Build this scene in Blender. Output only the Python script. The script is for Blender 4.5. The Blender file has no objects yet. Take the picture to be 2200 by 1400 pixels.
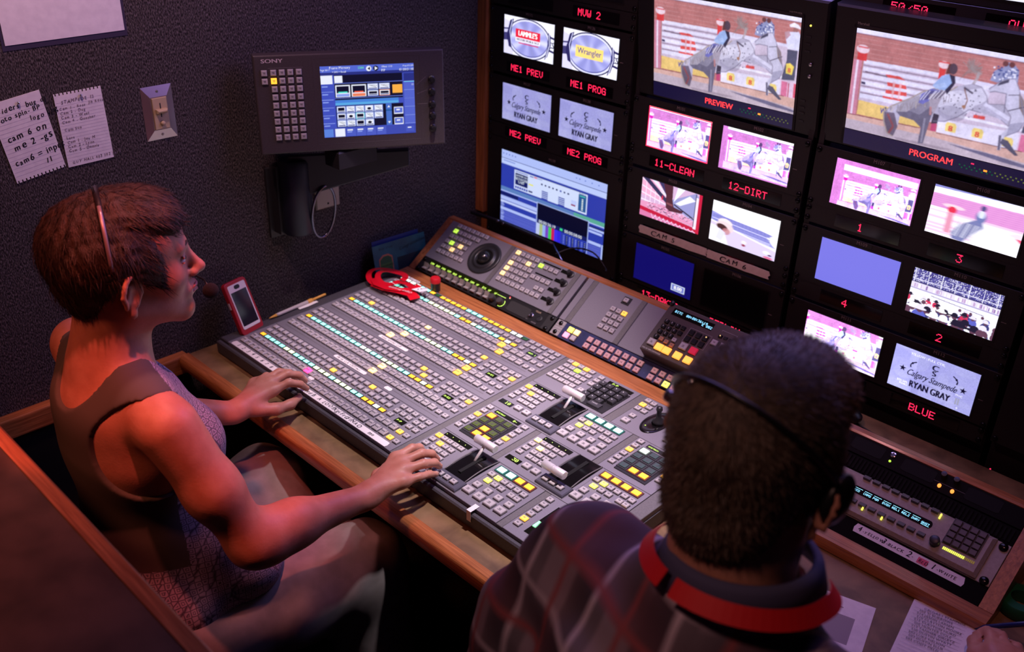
import bpy, math, random
import numpy as np
from mathutils import Matrix, Vector, Euler
random.seed(7); RNG = np.random.default_rng(7)
sc = bpy.context.scene
COL = sc.collection
R = math.radians
# ---------------------------------------------------------------- camera
cam_d = bpy.data.cameras.new('camera'); cam = bpy.data.objects.new('camera', cam_d); COL.objects.link(cam)
cam.location = (1.97056, -1.88663, 1.92499)
cam.rotation_euler = (1.07883151, -0.0277952, 0.78126520)
cam_d.sensor_width = 36; cam_d.lens = 34.281
cam_d.clip_start = .02
cam_d.dof.use_dof = True; cam_d.dof.focus_distance = 1.80; cam_d.dof.aperture_fstop = 4.0; cam_d.dof.aperture_blades = 9
sc.camera = cam
sc.view_settings.view_transform = 'Standard'; sc.view_settings.look = 'None'
sc.view_settings.gamma = 1; sc.view_settings.use_curve_mapping = False
sc.view_settings.exposure = 0.0
sc.cycles.use_denoising = True
sc.cycles.max_bounces = 6; sc.cycles.sample_clamp_indirect = 3.0; sc.cycles.caustics_reflective = False; sc.cycles.caustics_refractive = False
# ---------------------------------------------------------------- light
world = bpy.data.worlds.new('world'); sc.world = world; world.use_nodes = True
world.node_tree.nodes['Background'].inputs[0].default_value = (.5, .28, .62, 1)
world.node_tree.nodes['Background'].inputs[1].default_value = .004
def lamp(name, kind, loc, target, energy, color, size=.1, spot=60, blend=.6):
    d = bpy.data.lights.new(name, kind); d.energy = energy; d.color = color
    if kind == 'SPOT': d.spot_size = R(spot); d.spot_blend = blend; d.shadow_soft_size = size
    elif kind == 'AREA': d.size = size
    else: d.shadow_soft_size = size
    o = bpy.data.objects.new(name, d); COL.objects.link(o); o.location = loc
    v = Vector(target) - Vector(loc); o.rotation_euler = v.to_track_quat('-Z', 'Y').to_euler()
    return o
lamp('console_downlight', 'SPOT', (.70, -.55, 2.34), (.50, -.56, .79), 135, (1, .80, .86), .03, 40, 1.0)
lamp('console_downlight', 'SPOT', (1.12, -.62, 2.34), (.97, -.68, .79), 150, (1, .80, .86), .03, 34, 1.0)
lamp('red_downlight', 'SPOT', (.60, -1.02, 2.38), (.74, -1.30, 1.00), 40, (1, .30, .28), .05, 34, .8)
lamp('shoulder_downlight', 'SPOT', (.98, -1.46, 2.39), (.655, -1.37, 1.20), 58, (1, .15, .11), .02, 25, .3)
lamp('wall_wash', 'SPOT', (.42, -1.25, 2.38), (.0, -.98, 1.52), 30, (1, .54, .56), .05, 66, .7)
lamp('rack_fill', 'SPOT', (.95, -1.0, 2.36), (.85, 0, 1.05), 27, (1, .42, .45), .05, 64, 1)  # added fill light that lifts the rack fronts and tape labels
lamp('rear_lamp', 'SPOT', (.5, -2.2, 2.38), (.55, -1.86, 1.1), 40, (1, .22, .10), .08, 62, .9)
lamp('man_back_fill', 'SPOT', (1.45, -1.9, 2.38), (1.52, -1.24, 1.15), 15, (1, .50, .44), .08, 34, .9)  # added fill from behind to brighten the man's shirt and hair
lamp('right_lamp', 'SPOT', (1.75, -1.0, 2.36), (1.60, -.64, .77), 12, (1, .38, .38), .05, 46, .9)
lamp('violet_fill', 'AREA', (1.0, -.03, 2.05), (.8, -1.3, 1.1), 12, (.42, .30, 1), 1.0)  # added violet area light, stands in for unbuilt monitors higher on the racks
# ---------------------------------------------------------------- materials
MATS = {}
def _n(nt, t, **kw):
    n = nt.nodes.new(t)
    for k, v in kw.items():
        if k.startswith('_'): setattr(n, k[1:], v)
        else: n.inputs[k].default_value = v
    return n
def mat(name, col=(.5, .5, .5), rough=.5, metal=0, emit=0, ecol=None, coat=0, spec=.5, sss=0):
    if name in MATS: return MATS[name]
    m = bpy.data.materials.new(name); m.use_nodes = True
    b = m.node_tree.nodes['Principled BSDF']
    b.inputs['Base Color'].default_value = (*col, 1); b.inputs['Roughness'].default_value = rough
    b.inputs['Metallic'].default_value = metal; b.inputs['Specular IOR Level'].default_value = spec
    if emit: b.inputs['Emission Color'].default_value = (*(ecol or col), 1); b.inputs['Emission Strength'].default_value = emit
    if coat: b.inputs['Coat Weight'].default_value = coat; b.inputs['Coat Roughness'].default_value = .15
    if sss: b.inputs['Subsurface Weight'].default_value = sss; b.inputs['Subsurface Radius'].default_value = (.012, .005, .003); b.inputs['Subsurface Scale'].default_value = 1
    MATS[name] = m; return m
def bsdf(m): return m.node_tree.nodes['Principled BSDF']
def noisy(name, c1, c2, scale=20, rough=.6, bump=0, bscale=None, stretch=(1, 1, 1), detail=6, lo=.35, hi=.65, metal=0, coat=0, dist=0, spec=.5):
    if name in MATS: return MATS[name]
    m = mat(name, c1, rough, metal, coat=coat, spec=spec); nt = m.node_tree
    tc = nt.nodes.new('ShaderNodeTexCoord'); mp = nt.nodes.new('ShaderNodeMapping'); mp.inputs['Scale'].default_value = stretch
    nt.links.new(tc.outputs['Object'], mp.inputs[0])
    n = _n(nt, 'ShaderNodeTexNoise', Scale=scale, Detail=detail, Distortion=dist); nt.links.new(mp.outputs[0], n.inputs['Vector'])
    r = nt.nodes.new('ShaderNodeValToRGB'); r.color_ramp.elements[0].position = lo; r.color_ramp.elements[1].position = hi
    r.color_ramp.elements[0].color = (*c1, 1); r.color_ramp.elements[1].color = (*c2, 1)
    nt.links.new(n.outputs['Fac'], r.inputs[0]); nt.links.new(r.outputs[0], bsdf(m).inputs['Base Color'])
    if bump:
        n2 = _n(nt, 'ShaderNodeTexNoise', Scale=bscale or scale, Detail=3); nt.links.new(mp.outputs[0], n2.inputs['Vector'])
        bp = _n(nt, 'ShaderNodeBump', Strength=bump, Distance=.002); nt.links.new(n2.outputs['Fac'], bp.inputs['Height'])
        nt.links.new(bp.outputs[0], bsdf(m).inputs['Normal'])
    return m
def oak(name, stretch):
    return noisy(name, (.25, .075, .022), (.52, .185, .06), 9, .38, .25, 30, stretch, 8, .3, .7, coat=.3, dist=.6)
OAKX = oak('oak_along_x', (1, 22, 22)); OAKY = oak('oak_along_y', (22, 1, 22)); OAKZ = oak('oak_along_z', (22, 22, 1))
CARPET = noisy('wall_carpet', (.022, .018, .019), (.24, .20, .20), 520, 1, 1, 420, (1, 1, .35), 2, .42, .80, spec=.12)
LAMI = noisy('desk_laminate', (.105, .058, .024), (.28, .165, .075), 16, .5, 0, None, (1, 1, 1), 12, .3, .7, dist=.4)
BLACK = mat('black_satin', (.009, .008, .009), .45)
RACKB = noisy('rack_black', (.010, .0085, .009), (.016, .013, .014), 300, .55)
DARK = mat('dark_plastic', (.018, .017, .02), .4)
GREY = noisy('console_grey', (.215, .20, .235), (.245, .23, .265), 500, .42, .08, 700, metal=.25)
GREYD = noisy('console_trim', (.125, .115, .118), (.15, .14, .142), 300, .5, metal=.2)
CASE = noisy('console_case', (.05, .047, .055), (.065, .06, .07), 300, .5)
STEEL = mat('brushed_steel', (.62, .60, .60), .28, 1)
CHROME = mat('chrome', (.75, .75, .78), .12, 1)
PAPER = noisy('paper', (.80, .76, .78), (.88, .84, .85), 60, .8)
TAPE = noisy('masking_tape', (.82, .70, .64), (.90, .78, .72), 90, .8)
WTAPE = mat('white_tape', (.82, .78, .76), .6)
INK = mat('ink', (.01, .01, .02), .7)
INKR = mat('red_ink', (.5, .02, .02), .7)
SCREW = mat('screw_black', (.03, .03, .03), .2, .9)
CAP = mat('button_cap', (.47, .435, .445), .35)
CAPMARK = mat('button_mark', (.07, .065, .08), .5)
SKIRT = mat('button_skirt', (.03, .028, .033), .5)
VFDBG = mat('display_window', (.008, .008, .006), .12)
LIT = {
 'orange': mat('lit_orange', (1, .55, .12), .4, emit=1.25, ecol=(1, .46, .05)),
 'amber': mat('lit_amber', (1, .5, .1), .4, emit=1.3, ecol=(1, .33, .03)),
 'warm': mat('lit_warm', (1, .8, .5), .4, emit=1.2, ecol=(1, .60, .20)),
 'yellow': mat('lit_yellow', (.9, .9, .2), .4, emit=1.15, ecol=(.95, .85, .12)),
 'green': mat('lit_green', (.5, .9, .1), .4, emit=1.1, ecol=(.55, .95, .08)),
 'cyan': mat('lit_cyan', (.4, .95, .85), .4, emit=1.1, ecol=(.25, .95, .78)),
 'cyanw': mat('lit_pale_cyan', (.6, 1, .95), .4, emit=1.35, ecol=(.55, 1, .93)),
 'pale': mat('lit_pale', (.8, .9, .6), .4, emit=1.15, ecol=(.80, .95, .55)),
 'white': mat('lit_white', (.9, 1, .9), .4, emit=1.25, ecol=(.85, 1, .85)),
 'gold': mat('lit_gold', (1, .6, .05), .4, emit=1.15, ecol=(1, .45, .02)),
 'pink': mat('lit_pink', (1, .1, .4), .4, emit=1.5, ecol=(1, .08, .30)),
 'red': mat('lit_red', (1, .03, .05), .4, emit=1.6, ecol=(1, .02, .10)),
 'rosew': mat('lit_rose', (1, .3, .5), .4, emit=1.4, ecol=(1, .30, .45)),
 'warm2': mat('lit_tungsten', (1, .5, .1), .4, emit=1.5, ecol=(1, .36, .05)),
 'rec': mat('rec_red', (.65, .02, .06), .35, emit=.25, ecol=(1, .03, .10)),
 'amber2': mat('lit_amber2', (1, .5, .05), .4, emit=1.6, ecol=(1, .42, .03)),
 'dgreen': mat('lit_dark_green', (.02, .1, .03), .4, emit=.1, ecol=(.03, .2, .06)),
}
mat('dull_orange', (.5, .22, .12), .4)
LED = mat('led_red', (1, .05, .12), .4, emit=2.2, ecol=(1, .02, .09))
VFD = mat('vfd_green', (.6, 1, .2), .4, emit=2.0, ecol=(.62, 1, .12))
VFDB = mat('vfd_blue', (.4, .8, 1), .4, emit=2.2, ecol=(.25, .72, 1))
FAINT = mat('faint_print', (.26, .22, .23), .6)
WPRINT = mat('white_print', (.55, .53, .55), .6)
# ---------------------------------------------------------------- mesh builder
I4 = Matrix.Identity(4)
def T(x, y, z): return Matrix.Translation((x, y, z))
class MB:
    def __init__(s): s.v = []; s.f = []; s.m = []
    def add(s, vs, fs, mi=0, M=None):
        o = len(s.v)
        if M is not None: vs = [tuple(M @ Vector(p)) for p in vs]
        s.v += [tuple(p) for p in vs]; s.f += [tuple(i + o for i in f) for f in fs]; s.m += [mi] * len(fs); return s
    def box(s, x0, x1, y0, y1, z0, z1, mi=0, ch=0, M=None, bot=True):
        if ch:
            c = ch
            vs = [(x0, y0, z0), (x1, y0, z0), (x1, y1, z0), (x0, y1, z0), (x0, y0, z1 - c), (x1, y0, z1 - c), (x1, y1, z1 - c), (x0, y1, z1 - c),
                  (x0 + c, y0 + c, z1), (x1 - c, y0 + c, z1), (x1 - c, y1 - c, z1), (x0 + c, y1 - c, z1)]
            fs = [(0, 1, 5, 4), (1, 2, 6, 5), (2, 3, 7, 6), (3, 0, 4, 7), (4, 5, 9, 8), (5, 6, 10, 9), (6, 7, 11, 10), (7, 4, 8, 11), (8, 9, 10, 11)]
        else:
            vs = [(x0, y0, z0), (x1, y0, z0), (x1, y1, z0), (x0, y1, z0), (x0, y0, z1), (x1, y0, z1), (x1, y1, z1), (x0, y1, z1)]
            fs = [(0, 1, 5, 4), (1, 2, 6, 5), (2, 3, 7, 6), (3, 0, 4, 7), (4, 5, 6, 7)]
        if bot: fs.append((3, 2, 1, 0))
        return s.add(vs, fs, mi, M)
    def rect(s, x0, x1, y0, y1, z, mi=0, M=None): return s.add([(x0, y0, z), (x1, y0, z), (x1, y1, z), (x0, y1, z)], [(0, 1, 2, 3)], mi, M)
    def prism(s, poly, z0, z1, mi=0, M=None):
        n = len(poly); vs = [(x, y, z0) for x, y in poly] + [(x, y, z1) for x, y in poly]
        fs = [tuple(range(n, 2 * n)), tuple(range(n - 1, -1, -1))] + [(i, (i + 1) % n, n + (i + 1) % n, n + i) for i in range(n)]
        return s.add(vs, fs, mi, M)
    def lathe(s, prof, n=24, mi=0, M=None, cap=True):
        vs = []; fs = []
        for r, z in prof:
            for i in range(n): a = 2 * math.pi * i / n; vs.append((r * math.cos(a), r * math.sin(a), z))
        for j in range(len(prof) - 1):
            for i in range(n): k = (i + 1) % n; fs.append((j * n + i, j * n + k, (j + 1) * n + k, (j + 1) * n + i))
        if cap: fs.append(tuple(range(n - 1, -1, -1))); fs.append(tuple((len(prof) - 1) * n + i for i in range(n)))
        return s.add(vs, fs, mi, M)
    def tube(s, pts, r, n=8, mi=0, closed=False, flat=None):
        pts = [Vector(p) for p in pts]; N = len(pts); vs = []; fs = []; up = Vector((0, 0, 1))
        rs = r if isinstance(r, (list, tuple)) else [r] * N; px = None
        for i, p in enumerate(pts):
            a = pts[(i - 1) % N] if (closed or i > 0) else p; b = pts[(i + 1) % N] if (closed or i < N - 1) else p
            t = (b - a).normalized()
            if px is None: px = t.cross(up); px = px if px.length > 1e-3 else t.cross(Vector((1, 0, 0)))
            else: px = px - t * px.dot(t)
            px.normalize(); py = t.cross(px)
            for k in range(n):
                g = 2 * math.pi * k / n; x, y = math.cos(g) * rs[i], math.sin(g) * rs[i]
                if flat: y *= flat
                vs.append(p + px * x + py * y)
        for i in range(N if closed else N - 1):
            for k in range(n): k2 = (k + 1) % n; j = (i + 1) % N; fs.append((i * n + k, i * n + k2, j * n + k2, j * n + k))
        if not closed: fs.append(tuple(range(n - 1, -1, -1))); fs.append(tuple((N - 1) * n + k for k in range(n)))
        return s.add(vs, fs, mi)
    def ribbon(s, pts, nors, w, th=.0006, mi=0):
        vs = []; fs = []; N = len(pts); pts = [Vector(p) for p in pts]
        for i, p in enumerate(pts):
            nn = Vector(nors[i]).normalized(); t = (pts[min(i + 1, N - 1)] - pts[max(i - 1, 0)]).normalized(); b = t.cross(nn).normalized()
            nn = b.cross(t)
            for sx, sn in ((-1, -1), (1, -1), (1, 1), (-1, 1)): vs.append(p + b * (w / 2 * sx) + nn * (th / 2 * sn))
        for i in range(N - 1):
            for k in range(4): fs.append((i * 4 + k, i * 4 + (k + 1) % 4, (i + 1) * 4 + (k + 1) % 4, (i + 1) * 4 + k))
        fs += [(3, 2, 1, 0), tuple((N - 1) * 4 + k for k in range(4))]
        return s.add(vs, fs, mi)
    def sph(s, c, r, mi=0, nu=16, nv=10):
        rx, ry, rz = r if isinstance(r, tuple) else (r, r, r); vs = []; fs = []
        for j in range(nv + 1):
            t = math.pi * j / nv
            for i in range(nu): a = 2 * math.pi * i / nu; vs.append((c[0] + rx * math.sin(t) * math.cos(a), c[1] + ry * math.sin(t) * math.sin(a), c[2] + rz * math.cos(t)))
        for j in range(nv):
            for i in range(nu): k = (i + 1) % nu; fs.append((j * nu + i, (j + 1) * nu + i, (j + 1) * nu + k, j * nu + k))
        return s.add(vs, fs, mi)
    def mesh(s, name, mats, smooth=False):
        me = bpy.data.meshes.new(name); me.from_pydata(s.v, [], s.f)
        for m in mats: me.materials.append(m)
        if len(mats) > 1: me.polygons.foreach_set('material_index', s.m)
        if smooth: me.polygons.foreach_set('use_smooth', [True] * len(me.polygons))
        me.update(); return me
def link(name, data, parent=None, M=None):
    o = bpy.data.objects.new(name, data); COL.objects.link(o)
    if parent is not None: o.parent = parent
    if M is not None: o.matrix_local = M if parent is not None else M
    return o
_HOST = {'readout_text': ('readout', 'rate_readout'), 'display_text': ('display_window',), 'led_text': ('display_window',), 'indicator_text': ('indicator_bar',), 'lettering': ('strip', 'highlight'), 'handwriting': ('page',), 'ruled_lines': ('page',),
 'printed_text': ('page',), 'caption': ('status_bar',), 'level_meter': ('status_bar',), 'badge_field': ('badge',), 'badge_lettering': ('badge',), 'slot': ('fader_quadrant', 'dimmer_body'), 'home_button': ('case',), 'side_button': ('case',),
 'key_divider': ('housing',), 'jog': ('body',), 'dial_knob': ('jog_dial',), 'trackball': ('trackball_ring',), 'enter_print': ('key_bed',), 'slider': ('dimmer_body',), 'dial': ('dimmer_body',), 'front_glass': ('case',)}
_LAST = {}
def part(name, mb, mats, parent=None, M=None, smooth=False, label=None, bevel=0, auto=False):
    if name in _HOST and parent is not None and M is None and parent.parent is None:
        for h_ in _HOST[name]:
            q_ = _LAST.get((parent.name, h_))
            if q_ is not None: parent = q_; break
    o = part_(name, mb, mats, parent, M, smooth, label, bevel, auto)
    if parent is not None and M is None: _LAST[(parent.name, name)] = o
    return o
def part_(name, mb, mats, parent=None, M=None, smooth=False, label=None, bevel=0, auto=False):
    if not isinstance(mats, (list, tuple)): mats = [mats]
    o = link(name, mb.mesh(name, mats, smooth), parent, M)
    if label: o['label'] = label
    if bevel:
        b = o.modifiers.new('bevel', 'BEVEL'); b.width = bevel; b.segments = 2; b.limit_method = 'ANGLE'
    if auto: smooth_by_angle(o.data)
    return o
def smooth_by_angle(me, ang=40):
    me.polygons.foreach_set('use_smooth', [True] * len(me.polygons)); me.set_sharp_from_angle(angle=R(ang))
def thing(name, label, cat, M=I4, group=None):
    o = bpy.data.objects.new(name, None); COL.objects.link(o); o.empty_display_size = .05; o.matrix_world = M
    o['label'] = label; o['category'] = cat
    if group: o['group'] = group
    return o
def tag(o, label, cat, group=None, kind=None):
    if kind == 'structure': o['kind'] = kind; return o
    o['label'] = label; o['category'] = cat
    if group: o['group'] = group
    if kind: o['kind'] = kind
    return o
def struct(name, mb, m): o = part(name, mb, m); o['kind'] = 'structure'; return o
def frame(o, x, y, z): # columns
    M = Matrix.Identity(4)
    for i, c in enumerate((x, y, z)):
        for r in range(3): M[r][i] = c[r]
    for r in range(3): M[r][3] = o[r]
    return M
FC = T(0, -.911, .79) @ Matrix.Rotation(R(1.2), 4, 'X')
FT = T(0, -.3217, .79) @ Matrix.Rotation(R(35.4), 4, 'X')
FR = T(0, -.463, .77) @ Matrix.Rotation(R(31.5), 4, 'X')
FW = frame((0, 0, 0), (1, 0, 0), (0, 0, 1), (0, -1, 0))
FL = frame((0, 0, 0), (0, 1, 0), (0, 0, 1), (1, 0, 0))
# ---------------------------------------------------------------- lettering
F57 = {}
for _l in """A 7E1111117E|B 7F49494936|C 3E41414122|D 7F4141413E|E 7F49494941|F 7F09090901|G 3E4149497A|H 7F0808087F|I 00417F4100|J 2040413F01|K 7F08142241|L 7F40404040|M 7F020C027F|N 7F0408107F|O 3E4141413E|P 7F09090906|Q 3E4151215E|R 7F09192946|S 4649494931|T 01017F0101|U 3F4040403F|V 1F2040201F|W 3F4038403F|X 6314081463|Y 0708700807|Z 6151494543|0 3E5149453E|1 00427F4000|2 4261514946|3 2141454B31|4 1814127F10|5 2745454539|6 3C4A494930|7 0171090503|8 3649494936|9 064949291E|- 0808080808|/ 2010080402|: 0036360000|. 0060600000|_ 0101010101""".split('|'):
    _c, _h = _l.split(' '); F57[_c] = [int(_h[i:i + 2], 16) for i in range(0, 10, 2)]
def dots(mb, s, u, v, p, h=.0008, fill=.78, mi=0):
    """5x7 matrix text: left edge u, baseline v, dot pitch p"""
    for ch in s:
        if ch in F57:
            for cx, bits in enumerate(F57[ch]):
                for ry in range(7):
                    if bits >> ry & 1:
                        x = u + cx * p; y = v + (6 - ry) * p; d = p * fill
                        mb.rect(x, x + d, y, y + d, h, mi)
        u += 6 * p
    return mb
_TC = {}
def textgeo(s, shear=0):
    if (s, shear) in _TC: return _TC[(s, shear)]
    c = bpy.data.curves.new('tmp', 'FONT'); c.body = s; c.size = 1; c.resolution_u = 3; c.shear = shear
    o = bpy.data.objects.new('tmp', c); COL.objects.link(o)
    dg = bpy.context.evaluated_depsgraph_get(); me = o.evaluated_get(dg).to_mesh()
    vs = [tuple(v.co) for v in me.vertices]; fs = [tuple(p.vertices) for p in me.polygons]
    o.evaluated_get(dg).to_mesh_clear(); bpy.data.objects.remove(o); bpy.data.curves.remove(c)
    _TC[(s, shear)] = (vs, fs); return vs, fs
def text(mb, s, u, v, size, h=.0006, mi=0, align='l', sx=1, rot=0, shear=0, bold=0):
    vs, fs = textgeo(s, shear)
    if not vs: return mb
    x0 = min(p[0] for p in vs); x1 = max(p[0] for p in vs); k = size / .72
    off = {'l': 0, 'c': -(x1 + x0) / 2, 'r': -x1}[align]; c, sn = math.cos(rot), math.sin(rot)
    for dx in ((0,) if not bold else (0, bold, -bold)):
        out = []
        for x, y, _ in vs:
            X = (x + off) * k * sx + dx; Y = y * k
            out.append((u + X * c - Y * sn, v + X * sn + Y * c, h + abs(dx) * .01))
        mb.add(out, fs, mi)
    return mb
def scrawl(mb, s, u, v, size, h=.0006, mi=0, rot=0, sx=.9, rs=3):
    """uneven hand lettering"""
    rnd = random.Random(rs + len(s)); x = 0
    for ch in s:
        if ch == ' ': x += size * .6; continue
        vs, _ = textgeo(ch, .15); w = (max(p[0] for p in vs)) * size / .72 * sx
        text(mb, ch, u + x * math.cos(rot), v + x * math.sin(rot) + rnd.uniform(-.08, .08) * size, size * rnd.uniform(.85, 1.12), h, mi, 'l', sx, rot + rnd.uniform(-.12, .12), .15, size * .035)
        x += w * 1.12 + size * .07
    return mb
# ---------------------------------------------------------------- screen pictures (what each monitor shows)
class Cv:
    def __init__(s, w, h, col=(0, 0, 0), ss=2):
        s.W, s.H, s.ss = w, h, ss; s.a = np.ones((h * ss, w * ss, 3), np.float32) * np.array(col, np.float32)
        s.X, s.Y = np.meshgrid((np.arange(w * ss) + .5) / (w * ss), (np.arange(h * ss) + .5) / (h * ss))
        s.win = (0, 0, 1, 1); s.asp = w / h
    def t(s, P): x0, y0, x1, y1 = s.win; return [((p[0] - x0) / (x1 - x0), (p[1] - y0) / (y1 - y0)) for p in P]
    def put(s, m, c, al=1):
        if al >= 1: s.a[m] = c
        else: s.a[m] = s.a[m] * (1 - al) + np.array(c, np.float32) * al
    def poly(s, P, c, al=1):
        P = s.t(P); xs = [p[0] for p in P]; ys = [p[1] for p in P]; H, W = s.X.shape
        i0, i1 = max(0, int(min(xs) * W)), min(W, int(max(xs) * W) + 2); j0, j1 = max(0, int(min(ys) * H)), min(H, int(max(ys) * H) + 2)
        if i0 >= i1 or j0 >= j1: return s
        X = s.X[j0:j1, i0:i1]; Y = s.Y[j0:j1, i0:i1]; ins = np.zeros(X.shape, bool); n = len(P)
        for i in range(n):
            (xa, ya), (xb, yb) = P[i], P[(i + 1) % n]
            if ya == yb: continue
            ins ^= ((Y >= ya) != (Y >= yb)) & (X < (xb - xa) * (Y - ya) / (yb - ya) + xa)
        sub = s.a[j0:j1, i0:i1]; sub[ins] = sub[ins] * (1 - al) + np.array(c, np.float32) * al
        return s
    def rect(s, x0, y0, x1, y1, c, al=1): return s.poly([(x0, y0), (x1, y0), (x1, y1), (x0, y1)], c, al)
    def ell(s, cx, cy, rx, ry, c, al=1, rot=0):
        return s.poly([(cx + rx * math.cos(a) * math.cos(rot) - ry * math.sin(a) * math.sin(rot), cy + rx * math.cos(a) * math.sin(rot) + ry * math.sin(a) * math.cos(rot)) for a in np.linspace(0, 2 * math.pi, 33)[:-1]], c, al)
    def line(s, P, w, c, al=1):
        for (xa, ya), (xb, yb) in zip(P[:-1], P[1:]):
            dx, dy = xb - xa, (yb - ya) / s.asp; l = math.hypot(dx, dy) or 1; nx, ny = -dy / l * w / 2, dx / l * w / 2 * s.asp
            s.poly([(xa + nx, ya + ny), (xb + nx, yb + ny), (xb - nx, yb - ny), (xa - nx, ya - ny)], c, al)
        return s
    def txt(s, str_, cx, cy, h, c, sx=1, rot=0, shear=0, bold=0, align='c'):
        mb = MB(); text(mb, str_, 0, 0, h, 0, 0, align, sx, 0, shear)
        ys = [v[1] for v in mb.v]; my = (max(ys) + min(ys)) / 2 if ys else 0; cr, sr = math.cos(rot), math.sin(rot)
        for f in mb.f:
            for dx in ((0,) if not bold else (-bold, 0, bold)):
                s.poly([(cx + ((mb.v[i][0] + dx) * cr - (mb.v[i][1] - my) * sr) / s.asp * 1.0, cy - ((mb.v[i][0] + dx) * sr + (mb.v[i][1] - my) * cr)) for i in f], c)
        return s
    def noise(s, amt, seed=1, px=1):
        r = np.random.default_rng(seed); H, W = s.X.shape; n = r.normal(0, amt, (H // px + 1, W // px + 1, 1)).repeat(px, 0).repeat(px, 1)[:H, :W]
        s.a *= (1 + n); return s
    def blur(s, x0=0, x1=1, y0=0, y1=1, k=6, ax=1):
        H, W = s.X.shape; i0, i1, j0, j1 = int(x0 * W), int(x1 * W), int(y0 * H), int(y1 * H); b = s.a[j0:j1, i0:i1]
        p = np.concatenate([np.repeat(b[:, :1], k, 1), b, np.repeat(b[:, -1:], k, 1)], 1) if ax else np.concatenate([np.repeat(b[:1], k, 0), b, np.repeat(b[-1:], k, 0)], 0)
        n = b.shape[ax]; s.a[j0:j1, i0:i1] = sum((p[:, i:i + n] if ax else p[i:i + n]) for i in range(2 * k + 1)) / (2 * k + 1); return s
    def out(s): return np.clip(s.a, 0, 6).reshape(s.H, s.ss, s.W, s.ss, 3).mean((1, 3))
def srgb(*c): return tuple(((x / 255 + .055) / 1.055) ** 2.4 if x > 10 else x / 255 / 12.92 for x in c)
def screen_mat(strength):
    n = 'lcd_%.2f' % strength
    if n in MATS: return MATS[n]
    m = mat(n, (.01, .01, .012), .25); nt = m.node_tree; a = nt.nodes.new('ShaderNodeVertexColor'); a.layer_name = 'picture'
    nt.links.new(a.outputs[0], bsdf(m).inputs['Emission Color']); bsdf(m).inputs['Emission Strength'].default_value = strength; return m
def screen(name, img, u0, v1, w, h, parent, z=.0008, strength=1, M=None):
    """a lit display: grid of vertices coloured by the picture it shows"""
    H, W = img.shape[:2]; xs = u0 + w * (np.arange(W)) / (W - 1); ys = v1 - h * (np.arange(H)) / (H - 1)
    X, Y = np.meshgrid(xs, ys); co = np.stack([X, Y, np.full_like(X, z)], -1).reshape(-1, 3)
    idx = np.arange(H * W).reshape(H, W); q = np.stack([idx[1:, :-1], idx[1:, 1:], idx[:-1, 1:], idx[:-1, :-1]], -1).reshape(-1, 4)
    me = bpy.data.meshes.new(name); me.vertices.add(len(co)); me.vertices.foreach_set('co', co.ravel())
    me.loops.add(q.size); me.loops.foreach_set('vertex_index', q.ravel().astype(np.int32)); me.polygons.add(len(q))
    me.polygons.foreach_set('loop_start', np.arange(0, q.size, 4, dtype=np.int32)); me.update(calc_edges=True)
    at = me.color_attributes.new('picture', 'FLOAT_COLOR', 'POINT')
    at.data.foreach_set('color', np.concatenate([img.reshape(-1, 3), np.ones((H * W, 1))], 1).ravel().astype(np.float32))
    me.materials.append(screen_mat(strength)); return link(name, me, parent, M)
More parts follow.
